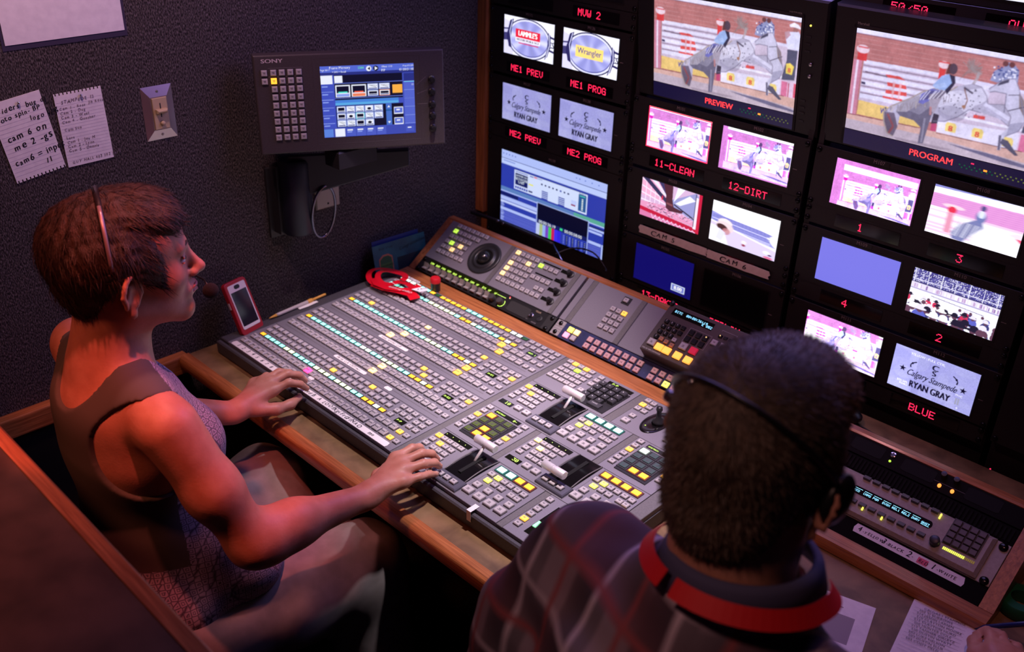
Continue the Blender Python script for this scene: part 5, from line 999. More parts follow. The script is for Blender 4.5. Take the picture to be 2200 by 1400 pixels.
part('louvres', (lambda mb: [mb.box(.004 + .0072 * k, .0075 + .0072 * k, .004, .029, .001, .0034) for k in range(65)] and mb)(MB()), mat('louvre', (.008, .007, .007), .85, spec=.12), t)
t = tpanel('speaker_panel', 'black monitor speaker strip with two orange lamps along the rear oak lip', 'speaker', 1.2170, 1.6925, .1600, .1995, mat('speaker_black', (.008, .007, .007), .85, spec=.12), FR, .002)
for u in (1.29, 1.4000, 1.4991, 1.6176): part('speaker_grille', MB().prism([(u - 1.2170 + x * .86, .0220 + y * .9) for x, y in ov], .002, .0026), mat('grille_black', (.004, .004, .004), .95), t)
part('headphone_socket', MB().lathe([(.0055, 0), (.0055, .002), (.0035, .0025), (.0032, .001), (.001, .001)], 20, M=T(.2291, .0290, .002)), CHROME, t, auto=True)
part('signal_light', MB().sph((.2298, .0150, .0025), .0024), LIT['green'], t, smooth=True)
for u in (1.5415, 1.5646): part('knob', MB().lathe([(.0055, 0), (.005, .010), (.001, .0105)], 20, M=T(u - 1.2170, .0335, .002)), DARK, t, auto=True)
for u in (1.5430, 1.5665): part('lamp_lens', MB().sph((u - 1.2170, .0115, .0035), (.0034, .0042, .0034)), mat('lamp_orange_red', (1, .2, .05), .4, emit=1.7, ecol=(1, .30, .05)), t, smooth=True, label='orange-red glowing lamp')
part('print_line', MB().rect(.30, .42, .018, .0184, .0023), FAINT, t)
# ---------------------------------------------------------------- things behind the turrets
def tubething(name, label, cat, pts, r, m, pname='cable', n=10, sub=6):
    P = [Vector(p) for p in pts]; out = []
    for i in range(len(P) - 1):
        p0, p1, p2, p3 = P[max(i - 1, 0)], P[i], P[i + 1], P[min(i + 2, len(P) - 1)]
        for k in range(sub):
            s = k / sub; out.append(.5 * ((2 * p1) + (p2 - p0) * s + (2 * p0 - 5 * p1 + 4 * p2 - p3) * s * s + (3 * p1 - p0 - 3 * p2 + p3) * s ** 3))
    out.append(P[-1]); t = thing(name, label, cat, T(*P[0])); part(pname, MB().tube([p - P[0] for p in out], r, n), m, t, smooth=True); return t
t = tubething('gooseneck_microphone', 'black gooseneck arm with chrome joint lying behind the trackball panel', 'microphone', [(.045, -.07, .878), (.11, -.07, .882), (.20, -.065, .880), (.37, -.075, .884)], .0055, DARK, 'arm')
for q, s in (((.152 - .045, .002, .004), .0045), ((.172 - .045, .002, .003), .004)): part('joint', MB().sph(q, (s * 1.4, s, s)), CHROME, t, smooth=True)
part('tip_rod', MB().tube([(.325, -.005, .006), (.395, -.045, -.006)], .0022, 8), mat('blue_steel', (.25, .3, .6), .25, .9), t, smooth=True)
tubething('loose_cable', 'thin black cable arching in front of the playlist monitor', 'cable', [(.40, -.10, .872), (.43, -.06, .888), (.49, -.05, .892), (.535, -.05, .862), (.56, -.08, .872)], .0022, BLACK)
t = tubething('computer_mouse', 'black mouse-shaped puck with its cable behind the right cabinet', 'mouse', [(1.275, -.075, .7560), (1.32, -.085, .7548), (1.40, -.10, .7545), (1.50, -.13, .7545), (1.66, -.14, .7545)], .0022, BLACK, 'cable')
part('mouse_body', MB().sph((-.035, 0, .012), (.048, .030, .017)), mat('gloss_dark', (.012, .012, .014), .3), t, smooth=True)
# ---------------------------------------------------------------- left wall things
FS = T(.0734, -.7547, 1.4273) @ Euler((R(84.8), R(.1), R(61.5))).to_matrix().to_4x4()
t = thing('menu_panel', 'charcoal control panel with a lit touch screen, keypad and SONY mark on a wall arm', 'control panel', FS)
MP = noisy('menu_panel_plastic', (.048, .038, .042), (.06, .048, .052), 300, .5)
part('housing', MB().box(0, .4245, -.2184, 0, -.042, 0, ch=.0025), MP, t, bevel=.0015)
part('screen_surround', MB().add([(.128, -.012, .0003), (.368, -.012, .0003), (.368, -.203, .0003), (.128, -.203, .0003), (.1415, -.0275, -.004), (.3555, -.0275, -.004), (.3555, -.1885, -.004), (.1415, -.1885, -.004)], [(0, 4, 5, 1), (1, 5, 6, 2), (2, 6, 7, 3), (3, 7, 4, 0)][::1]), MP, t)
screen('screen', menu(220, 165), .1428, -.0287, .2115, .1588, t, .0006, 1.0)
part('maker_mark', text(MB(), 'SONY', .0165, -.0168, .0085, .0006, 0, 'l', 1.5, bold=.0003), mat('silver_print', (.80, .70, .74), .4), t)
sq = BS['s']; 
for k, (u, v) in enumerate([(.0216, -.0381), (.0215, -.0562)] + [(.0413 + .01835 * i, -.0378 - .01782 * j) for j in range(9) for i in range(4)]):
    lit = 'amber2' if (k == 2 + 4) else None
    o = btn(t, u, v, 's', lit, 1, sx=.94, sy=1.12)
    if lit: o['label'] = 'key glowing orange'
part('key_divider', (lambda mb: [mb.rect(.031, .106, y, y + .0005, .0003) for y in (-.0285, -.0468, -.0645, -.1181, -.1356)] and mb)(MB()), FAINT, t)
for v in (-.0671, -.0950, -.1238, -.1497, -.1783): part('knob', MB().lathe([(.0088, 0), (.0088, .002), (.0065, .004), (.0060, .014), (.005, .0155), (.001, .0158)], 24, M=T(.3952, v, 0)), mat('knob_black', (.01, .009, .01), .4), t, auto=True)
part('pointer_line', MB().add([(.360, -.077 + 0, .0004), (.382, -.060, .0004), (.382, -.0605, .0004), (.360, -.0776, .0004)], [(3, 2, 1, 0)]).add([(.360, -.098, .0004), (.384, -.090, .0004), (.384, -.0905, .0004), (.360, -.0986, .0004)], [(3, 2, 1, 0)]).rect(.360, .384, -.1216, -.1210, .0004), FAINT, t)
t = thing('swivel_bracket', 'dark swivel bracket carrying the menu panel, with a round post', 'bracket', T(.02, -.665, 1.055))
NB = mat('arm_navy', (.010, .011, .024), .45)
part('wall_plate', MB().box(-.0195, -.012, -.045, .045, -.09, .09, ch=.002), DARK, t)
part('post', MB().lathe([(.034, -.075), (.038, -.070), (.038, .105), (.034, .112)], 32, M=T(.026, .01, 0)), NB, t, auto=True)
part('bracket', MB().box(-.012, .016, -.034, .034, -.075, .10, ch=.002), DARK, t)
part('boom', MB().add([(.035, -.012, .015), (.035, -.012, .125), (.035, .012, .015), (.035, .012, .125), (.185, .235, .085), (.185, .235, .125), (.165, .250, .085), (.165, .250, .125)], [(0, 4, 5, 1), (2, 3, 7, 6), (1, 5, 7, 3), (0, 2, 6, 4), (4, 6, 7, 5), (0, 1, 3, 2)]), NB, t, bevel=.003)
part('mount_head', MB().box(.10, .155, .05, .16, .108, .15, ch=.004), DARK, t)
def ringpts(cy, cz, ry, rz, x, tilt=.0, n=40): return [(x + tilt * math.sin(a), cy + ry * math.cos(a), cz + rz * math.sin(a)) for a in np.linspace(0, 2 * math.pi, n + 1)[:-1]]
t = thing('cable_ring', 'large chromed cable ring hanging below the menu panel arm', 'ring', T(.085, -.605, 1.030)); part('ring', MB().tube(ringpts(0, 0, .034, .070, 0, .012), .0034, 10, closed=True), mat('ring_steel', (.16, .16, .22), .2, 1), t, smooth=True)
t = thing('cable_ring', 'small part of a chromed ring right under the menu panel', 'ring', T(.14, -.500, 1.185)); part('ring', MB().tube(ringpts(0, 0, .024, .045, 0, .01), .003, 10, closed=True), MATS['ring_steel'], t, smooth=True)
t = thing('outlet_plate', 'pale blank wall plate behind the chrome ring', 'plate', FL @ T(-.572, 1.000, .0005)); part('cover', MB().box(0, .073, 0, .066, 0, .005, ch=.003), mat('plate_ivory', (.42, .36, .30), .45), t); part('screw', MB().lathe([(.003, 0), (.002, .001)], 10, M=T(.036, .012, .005)), SCREW, t)
t = thing('dimmer_switch', 'steel wall plate with an ivory slide dimmer beside the notes', 'switch', FL @ T(-.9835, 1.264, .0005))
part('wall_plate', MB().add([(0, 0, 0), (.070, 0, 0), (.070, .115, 0), (0, .115, 0), (.016, .022, .0065), (.054, .022, .0065), (.054, .093, .0065), (.016, .093, .0065)], [(0, 1, 5, 4), (1, 2, 6, 5), (2, 3, 7, 6), (3, 0, 4, 7), (4, 5, 6, 7)]), mat('plate_steel', (.52, .42, .42), .3, .85), t)
part('dimmer_body', MB().box(.0185, .0515, .024, .091, .0065, .0095, ch=.0008), mat('ivory', (.55, .42, .25), .45), t)
part('slot', MB().box(.0340, .0362, .050, .080, .0095, .0099), INK, t); part('slider', MB().box(.0225, .0475, .060, .068, .0095, .020, ch=.003), MATS['ivory'], t); part('dial', MB().lathe([(.0052, 0), (.0045, .006), (.001, .0065)], 18, M=T(.035, .037, .0095)), MATS['ivory'], t, smooth=True)
for v in (.1035, .0115): part('screw', MB().lathe([(.0032, 0), (.0022, .0014)], 12, M=T(.035, v, .0035)), STEEL, t)
def sheet(name, label, corners, lines, words, holes=None, wsize=.012, curl=.003, extra=None):
    """paper on the left wall: corners (y,z) TL,TR,BR,BL"""
    TL, TR, BR, BL = [Vector((c[0], c[1], 0)) for c in corners]; O = BL; U = (BR - BL); V = (TL - BL); w, hh = U.length, V.length
    M = FL @ frame((O.x, O.y, .001), U.normalized(), Vector((-U.normalized().y, U.normalized().x, 0)), (0, 0, 1))
    t = thing(name, label, 'paper', M); mb = MB(); n = 16; edge = None
    top = []; 
    if holes:
        k = 0
        while k * .0078 < w - .004:
            x = k * .0078; top += [(x, 0), (x + .0026, 0), (x + .0026, -.0045), (x + .0052, -.0045), (x + .0052, 0)]; k += 1
        top.append((w, 0))
    else: top = [(0, 0), (w, 0)]
    if holes == 'bottom': P = [(x, -y) for x, y in top] + [(w, hh), (0, hh)]
    else: P = [(0, 0), (w, 0)] + [(x, hh + y) for x, y in top[::-1]]
    part('page', MB().prism(P, 0, .0012), PAPER, t)
    if lines: part('ruled_lines', (lambda mb: [mb.rect(.002, w - .002, hh * (.08 + .84 * k / lines), hh * (.08 + .84 * k / lines) + .0004, .0014) for k in range(lines)] and mb)(MB()), mat('rule_blue', (.48, .40, .50), .8), t)
    mb = MB()
    for s, x, y, sz, rt in words: scrawl(mb, s, x * w, y * hh, sz, .0016, 0, rt, .9, int(x * 97 + y * 31))
    if words: part('handwriting', mb, extra or INK, t)
    part('push_pin', MB().sph((w * .55, hh * .93, .004), .0028), CHROME, t, smooth=True)
    return t
sheet('note_sheet', 'ruled note with large handwriting about cam 6, spiral edge at the bottom', [(-1.290, 1.395), (-1.186, 1.404), (-1.163, 1.250), (-1.262, 1.236)], 17,
      [('riders', .12, .86, .011, .03), ('bug dj', .66, .85, .010, .05), ('oto spin', .12, .76, .010, .05), ('- BP', .66, .78, .009, 0), ('logo bug', .66, .68, .010, .05), ('cam 6 on', .12, .50, .013, .08), ('me 2 -gs', .18, .38, .014, .08), ('cam6 = input', .10, .20, .012, .10), ('11', .66, .12, .012, 0)], 'bottom')
sheet('note_sheet', 'spiral-topped ruled note with faint pencil writing beside the large-lettered one', [(-1.1695, 1.3955), (-1.064, 1.3955), (-1.062, 1.248), (-1.158, 1.246)], 19,
      [('STAMPEDE 12', .12, .86, .007, 0), ('Cam 1 - Ross', .06, .78, .006, 0), ('Jib Ross', .68, .80, .006, 0), ('Cam 2 - Dug', .06, .72, .006, 0), ('Cam 3 - West', .06, .66, .006, 0), ('Cam 4 - Gunther', .06, .60, .006, 0), ('Cam Sun', .08, .49, .006, 0), ('Lens', .08, .38, .006, 0), ('Cam 1 - Joe M', .08, .32, .006, 0), ('Cam 2 - Lynn', .08, .26, .006, 0), ('Cam 5 - Dennis', .08, .20, .006, 0), ('GUY HALL 403 202 5678', .10, .04, .006, 0)], 'top', extra=mat('pencil_grey', (.30, .24, .30), .8))
sheet('paper_page', 'large blank pink-lit page pinned at the top left of the wall', [(-1.240, 1.72), (-.986, 1.72), (-.9965, 1.500), (-1.2300, 1.4990)], 0, [], None)
t = thing('plastic_sleeve', 'clear plastic sleeve edge showing below the large page', 'sleeve', FL @ T(-1.236, 1.489, .0006)); part('sleeve', MB().box(0, .245, 0, .2, 0, .0005), mat('sleeve_film', (.06, .05, .09), .12), t)
t = thing('postcard', 'teal picture card with a shield badge leaning on the wall behind the lanyard', 'card', T(.058, -.428, .752) @ frame((0, 0, 0), (.05, 1, 0), (-.20, .01, .98), (.98, -.05, .2)))
part('card', MB().box(0, .175, 0, .118, 0, .0012), noisy('card_teal', (.008, .05, .085), (.02, .13, .17), 12, .35), t)
part('dark_picture', MB().box(.075, .174, .002, .070, .0012, .0014), mat('card_dark', (.005, .02, .035), .35), t)
P = [(.014, .030), (.016, .078), (.030, .088), (.048, .088), (.060, .080), (.060, .036), (.036, .022)]
part('badge', MB().prism(P, .0013, .0018), mat('badge_rim', (.45, .16, .09), .5), t); part('badge_field', MB().prism([(.0375 + (x - .0375) * .86, .057 + (y - .057) * .86) for x, y in P], .0018, .0021), mat('badge_green', (.02, .10, .04), .5), t)
part('badge_lettering', text(MB().rect(.018, .058, .052, .064, .0023, 0), 'UNLEASHED', .038, .0545, .006, .0026, 1, 'c', .9), [mat('badge_band', (.05, .16, .04), .5), mat('badge_ink', (.01, .01, .01), .5)], t)
part('signature', scrawl(scrawl(MB(), 'Dear Crew', .02, .103, .006, .0014, 0, 0, .9), 'Congratulations', .086, .088, .009, .0016, 0, .12, .9), mat('pen_dark', (.005, .02, .03), .6), t)
t = thing('book_edge', 'deep blue card edge sticking up behind the teal picture card', 'card', T(.048, -.420, .752) @ frame((0, 0, 0), (.05, 1, 0), (-.2, .01, .98), (.98, -.05, .2))); part('card', MB().box(0, .155, 0, .126, 0, .0012), mat('card_blue', (.006, .02, .16), .4), t)
# phone
ux = Vector((-.22, .975, 0)).normalized(); uy = Vector((-.38, -.085, .92)); uy = (uy - ux * uy.dot(ux)).normalized(); uz = ux.cross(uy)
Mp = frame((.1080, -.870, .7885), ux, uy, uz)
t = thing('mobile_phone', 'white phone in a red rubber case propped against the wall', 'phone', Mp)
def rrect(x0, x1, y0, y1, r, n=6): return [(cx + r * math.cos(a), cy + r * math.sin(a)) for cx, cy, a0 in ((x1 - r, y1 - r, 0), (x0 + r, y1 - r, math.pi / 2), (x0 + r, y0 + r, math.pi), (x1 - r, y0 + r, 1.5 * math.pi)) for a in np.linspace(a0, a0 + math.pi / 2, n)]
part('case', MB().prism(rrect(0, .068, 0, .132, .009), -.013, 0), mat('case_red', (.36, .010, .022), .4), t, bevel=.002)
part('front_glass', MB().prism(rrect(.0075, .0610, .014, .124, .004), 0, .0012), mat('phone_white', (.78, .70, .72), .25), t)
part('screen', MB().rect(.0105, .0580, .0215, .1060, .0014), mat('phone_screen', (.012, .010, .022), .08), t, label='dark switched-off display')
part('home_button', MB().prism(rrect(.0255, .0425, .1110, .1205, .0046), .0012, .0016), mat('phone_slot', (.01, .01, .012), .4), t)
part('side_button', MB().box(-.0015, .001, .070, .086, -.009, -.004), mat('rubber_pale', (.5, .4, .42), .5), t)
# lanyard
t = thing('lanyard', 'coiled red lanyard ribbon with white script lying on the switcher corner', 'lanyard', FC @ T(.165, .455, .007))
REDR = mat('red_satin', (.62, .004, .018), .32)
def coil(cu, cv, ru, rv, a0, a1, n, z, tw=0): return [(cu + ru * math.cos(a), cv + rv * math.sin(a), z + .004 * math.sin(2 * a + 1)) for a in np.linspace(a0, a1, n)]
def rib(pts, w=.015, nor=None):
    N = len(pts); cx = sum(p[0] for p in pts) / N; cy = sum(p[1] for p in pts) / N
    return MB().ribbon(pts, nor or [(p[0] - cx, p[1] - cy, .35) for p in pts], w, .0008)
part('ribbon_loop', rib(coil(-.045, .012, .052, .046, .2, 5.3, 40, .010)), REDR, t, smooth=False)
part('ribbon_loop', rib(coil(-.032, .016, .038, .034, .6, 6.1, 34, .012)), REDR, t)
part('ribbon_tail', rib([(-.062, -.022, .010), (-.030, -.036, .011), (.010, -.034, .013), (.045, -.018, .015), (.062, .012, .012), (.058, .035, .014)], .016), REDR, t)
fl = [(-.02, -.012, .006), (.02, -.004, .010), (.055, .002, .011), (.085, .004, .009)]
part('ribbon_flat', MB().ribbon([(-.045, -.030, .003), (0, -.030, .008), (.04, -.018, .011), (.075, -.006, .010), (.098, -.012, .006)], [(0, 0, 1)] * 5, .030, .0008), REDR, t)
part('ribbon_flat', MB().ribbon([(-.01, .012, .010), (.03, .020, .013), (.065, .016, .012), (.085, .024, .010)], [(0, .2, 1)] * 4, .022, .0008), REDR, t)
part('script_print', text(MB(), 'Calgary Stampede', 0, 0, .0085, 0, 0, 'c', .85, 0, .35), mat('lan_white', (.9, .7, .7), .5), t, frame((.045, -.0150, .0155), Vector((-.97, -.25, -.04)).normalized(), Vector((.25, -.97, .05)).normalized(), (0, 0, 1)))
part('print_mark', MB().box(-.006, .018, -.0085, -.0070, .0150, .0154), MATS['lan_white'], t)
part('white_tag', MB().prism([(0, 0), (.026, .006), (.034, .024), (.022, .034), (.006, .022)], 0, .001), PAPER, t, T(.066, .002, .016))
part('tag_lettering', scrawl(MB(), '3 MTL', 0, 0, .006, 0, 0, 1.1), INK, t, T(.080, .010, .0176))
part('ring', MB().tube([(.108 + .008 * math.cos(a), .010, .010 + .006 * math.sin(a)) for a in np.linspace(0, 6.28, 17)[:-1]], .0009, 6, closed=True), CHROME, t, smooth=True)
t = thing('plug_knob', 'small black cylinder with a red rubber top next to the lanyard', 'knob', FC @ T(.2430, .5280, .0005)); part('barrel', MB().lathe([(.0125, 0), (.0125, .022), (.0135, .024)], 20), DARK, t, auto=True); part('top', MB().lathe([(.0140, .024), (.0135, .034), (.011, .037), (.001, .0375)], 20), mat('rubber_red', (.55, .01, .02), .4), t, auto=True)
# papers by the man's right arm
def page(label, c, rot, w, h, words, lines, z, bend=.0):
    t = thing('paper_sheet', label, 'paper', T(c[0], c[1], z) @ Matrix.Rotation(rot, 4, 'Z')); n = 10
    mb = MB(); vs = [(w * i / n, y, .0008 + bend * (i / n) ** 2 * math.sin(math.pi * i / n)) for i in range(n + 1) for y in (0, h)]; mb.add(vs, [(2 * i, 2 * i + 2, 2 * i + 3, 2 * i + 1) for i in range(n)]); part('page', mb, PAPER, t)
    mb = MB(); r = random.Random(int(w * 1e4))
    for k, s in enumerate(words): text(mb, s, .012 + .002 * (k % 2), h - .018 - .0085 * k, .0050, .0012 + bend * .3)
    part('printed_text', mb, mat('print_ink', (.12, .09, .11), .7), t)
    if lines: part('ruled_lines', (lambda q: [q.rect(.006, w - .006, h - .021 - .0085 * k, h - .0205 - .0085 * k, .0010 + bend * .3) for k in range(lines)] and q)(MB()), mat('rule_grey', (.35, .28, .33), .8), t)
    return t
page('loose printed sheet with a grey table under the plaid arm', (1.437, -.8950), R(15.5), .215, .280, ['RIDE ORDER SHEET', 'PLAYBACK CUES'], 0, .7512)
part('grey_table', MB().box(.03, .19, .170, .235, .0009, .0012), mat('table_grey', (.33, .29, .32), .8), bpy.data.objects['paper_sheet'])
part('print_block', (lambda q: [q.rect(.05, .05 + .12 * random.Random(k).uniform(.5, 1), .243 + .0045 * k, .2445 + .0045 * k, .0012) for k in range(6)] and q)(MB()), MATS['print_ink'], bpy.data.objects['paper_sheet'])
page('thick ruled list sheet headed CALGARY STAMPEDE at the bottom right corner', (1.6415, -.7070), R(10), .150, .210, ['    CALGARY STAMPEDE', '505 TJ BURROWS', '514 JASON LARSEN', '510 CLAYTON MOORE', '515 CLAYTON HURD', '506 HUNTER COLE', '513 TANNER GIRLETZ', '520 DUSTIN WYATT', '502 LUKE NELSON', '507 DUSTIN ELLIS', '503 CODY FIELD'], 14, .7525, .006)
# ---------------------------------------------------------------- people: smooth implicit bodies
class Fld:
    def __init__(s, lo, hi, h):
        s.lo = np.array(lo, np.float32); s.h = h; s.n = tuple(int(math.ceil((hi[i] - lo[i]) / h)) + 1 for i in range(3))
        s.ax = [lo[i] + h * np.arange(s.n[i], dtype=np.float32) for i in range(3)]; s.D = np.full(s.n, .06, np.float32)
    def _box(s, c0, c1, m):
        sl = []
        for i in range(3):
            a = max(0, int((min(c0[i], c1[i]) - m - s.lo[i]) / s.h)); b = min(s.n[i], int((max(c0[i], c1[i]) + m - s.lo[i]) / s.h) + 2)
            if a >= b: return None, None
            sl.append(slice(a, b))
        X, Y, Z = np.meshgrid(s.ax[0][sl[0]], s.ax[1][sl[1]], s.ax[2][sl[2]], indexing='ij', sparse=True); return tuple(sl), (X, Y, Z)
    def mix(s, sl, d, k, sub=False):
        A = s.D[sl]
        if sub: d = -d; hh = np.clip(.5 - .5 * (d - A) / k, 0, 1) ; s.D[sl] = np.maximum(A, d) if k < 1e-5 else (A * hh + d * (1 - hh) + k * hh * (1 - hh)); return
        if k < 1e-5: s.D[sl] = np.minimum(A, d); return
        hh = np.clip(.5 + .5 * (A - d) / k, 0, 1); s.D[sl] = A * (1 - hh) + d * hh - k * hh * (1 - hh)
    def cap(s, a, b, ra, rb=None, k=.02, sub=False, M=None):
        rb = ra if rb is None else rb
        if M is not None: a = tuple(M @ Vector(a)); b = tuple(M @ Vector(b))
        sl, g = s._box(a, b, max(ra, rb) + k + .03)
        if sl is None: return s
        a = np.array(a, np.float32); ab = np.array(b, np.float32) - a; l2 = float(ab @ ab) + 1e-12
        t = np.clip(((g[0] - a[0]) * ab[0] + (g[1] - a[1]) * ab[1] + (g[2] - a[2]) * ab[2]) / l2, 0, 1)
        d = np.sqrt((g[0] - a[0] - t * ab[0]) ** 2 + (g[1] - a[1] - t * ab[1]) ** 2 + (g[2] - a[2] - t * ab[2]) ** 2) - (ra + (rb - ra) * t)
        s.mix(sl, d, k, sub); return s
    def chain(s, P, r, k=.02, M=None):
        for i in range(len(P) - 1): s.cap(P[i], P[i + 1], r[i], r[i + 1], k, M=M)
        return s
    def ell(s, c, r, k=.02, sub=False, M=None, E=None):
        """ellipsoid; M places it, E turns it"""
        Rm = np.eye(3)
        if E is not None: Rm = np.array(Euler(E).to_matrix())
        if M is not None: c = tuple(M @ Vector(c)); Rm = np.array(M.to_3x3().normalized()) @ Rm
        m = max(r); sl, g = s._box(c, c, m + k + .03)
        if sl is None: return s
        x, y, z = g[0] - c[0], g[1] - c[1], g[2] - c[2]; q = [x * Rm[0][i] + y * Rm[1][i] + z * Rm[2][i] for i in range(3)]
        k0 = np.sqrt(sum((q[i] / r[i]) ** 2 for i in range(3))); k1 = np.sqrt(sum((q[i] / r[i] ** 2) ** 2 for i in range(3))) + 1e-6
        s.mix(sl, (k0 * (k0 - 1) / k1).astype(np.float32), k, sub); return s
    def copy(s): o = object.__new__(Fld); o.__dict__ = dict(s.__dict__); o.D = s.D.copy(); return o
    def grid(s): return np.meshgrid(*s.ax, indexing='ij', sparse=True)
    def surf(s, smooth=2):
        D = s.D; S = D < 0; nx, ny, nz = s.n
        C = [S[dx:nx - 1 + dx, dy:ny - 1 + dy, dz:nz - 1 + dz] for dx in (0, 1) for dy in (0, 1) for dz in (0, 1)]
        tot = sum(c.astype(np.int8) for c in C); act = np.argwhere((tot > 0) & (tot < 8)); N = len(act)
        idx = -np.ones((nx - 1, ny - 1, nz - 1), np.int32); idx[tuple(act.T)] = np.arange(N)
        off = np.array([(dx, dy, dz) for dx in (0, 1) for dy in (0, 1) for dz in (0, 1)])
        V = np.stack([D[act[:, 0] + o[0], act[:, 1] + o[1], act[:, 2] + o[2]] for o in off], 1); P = np.zeros((N, 3)); W = np.zeros(N)
        for a in range(8):
            for b in range(a + 1, 8):
                if abs(off[a] - off[b]).sum() != 1: continue
                m = (V[:, a] < 0) != (V[:, b] < 0); t = V[m, a] / (V[m, a] - V[m, b]); P[m] += off[a] + t[:, None] * (off[b] - off[a]); W[m] += 1
        P = s.lo + (act + P / W[:, None]) * s.h; F = []
        for ax in range(3):
            o1, o2 = [i for i in range(3) if i != ax]; A = np.moveaxis(S, (ax, o1, o2), (0, 1, 2)); I = np.moveaxis(idx, (ax, o1, o2), (0, 1, 2))
            ch = np.argwhere(A[:-1, 1:-1, 1:-1] != A[1:, 1:-1, 1:-1])
            if not len(ch): continue
            i, j, k = ch[:, 0], ch[:, 1] + 1, ch[:, 2] + 1; q = np.stack([I[i, j - 1, k - 1], I[i, j, k - 1], I[i, j, k], I[i, j - 1, k]], 1)
            fl = A[i, j, k] if ax != 1 else ~A[i, j, k]; q[~fl] = q[~fl][:, ::-1]; F.append(q)
        F = np.concatenate(F); F = F[(F >= 0).all(1)]
        for _ in range(smooth):
            acc = np.zeros_like(P); cnt = np.zeros(N)
            for a, b in ((0, 1), (1, 2), (2, 3), (3, 0)):
                for u, v in ((a, b), (b, a)): np.add.at(acc, F[:, u], P[F[:, v]]); np.add.at(cnt, F[:, u], 1)
            P = P * .5 + .5 * acc / np.maximum(cnt, 1)[:, None]
        return P, F
def nmesh(name, P, F, mats, origin=(0, 0, 0), parent=None, label=None, fn=None):
    me = bpy.data.meshes.new(name); P = P - np.array(origin); me.vertices.add(len(P)); me.vertices.foreach_set('co', P.ravel().astype(np.float32))
    me.loops.add(F.size); me.loops.foreach_set('vertex_index', F.ravel().astype(np.int32)); me.polygons.add(len(F)); me.polygons.foreach_set('loop_start', np.arange(0, F.size, 4, dtype=np.int32))
    me.update(calc_edges=True); me.polygons.foreach_set('use_smooth', [True] * len(F))
    for m in mats: me.materials.append(m)
    if fn is not None:
        c = P[F].mean(1) + np.array(origin); me.polygons.foreach_set('material_index', fn(c).astype(np.int32))
    o = link(name, me, parent)
    if label: o['label'] = label
    return o
def normals(P, F):
    n = np.cross(P[F[:, 2]] - P[F[:, 0]], P[F[:, 3]] - P[F[:, 1]]); V = np.zeros_like(P)
    for k in range(4): np.add.at(V, F[:, k], n)
    return V / (np.linalg.norm(V, axis=1)[:, None] + 1e-9)
def strands(P, F, n, length, width, flow, origin, seed=1, lift=.35, jit=.5):
    r = np.random.default_rng(seed); V = normals(P, F); ids = r.choice(len(P), n, replace=len(P) < n); p = P[ids] - V[ids] * .001; nn = V[ids]
    f = flow(p); f = f - nn * (f * nn).sum(1)[:, None]; f /= np.linalg.norm(f, axis=1)[:, None] + 1e-6; f = f + nn * lift + r.normal(0, jit, f.shape) * .5
    f /= np.linalg.norm(f, axis=1)[:, None]; L = (length * r.uniform(.5, 1.2, n))[:, None]; side = np.cross(f, nn); side /= np.linalg.norm(side, axis=1)[:, None] + 1e-6; w = width
    mid = p + f * L * .5 + nn * L * .02; tip = p + f * L - nn * L * .12; vs = np.stack([p - side * w, p + side * w, mid + side * w * .7, mid - side * w * .7, tip + side * w * .15, tip - side * w * .15], 1).reshape(-1, 3)
    b = np.arange(n)[:, None] * 6; return vs, np.concatenate([b + [0, 1, 2, 3], b + [3, 2, 4, 5]], 0)
SKIN = noisy('skin', (.50, .215, .145), (.58, .27, .19), 40, .48, .12, 260, detail=4); bsdf(SKIN).inputs['Subsurface Weight'].default_value = .12; bsdf(SKIN).inputs['Subsurface Radius'].default_value = (.012, .004, .002); bsdf(SKIN).inputs['Subsurface Scale'].default_value = 1
NAIL = mat('nail', (.70, .42, .36), .25)
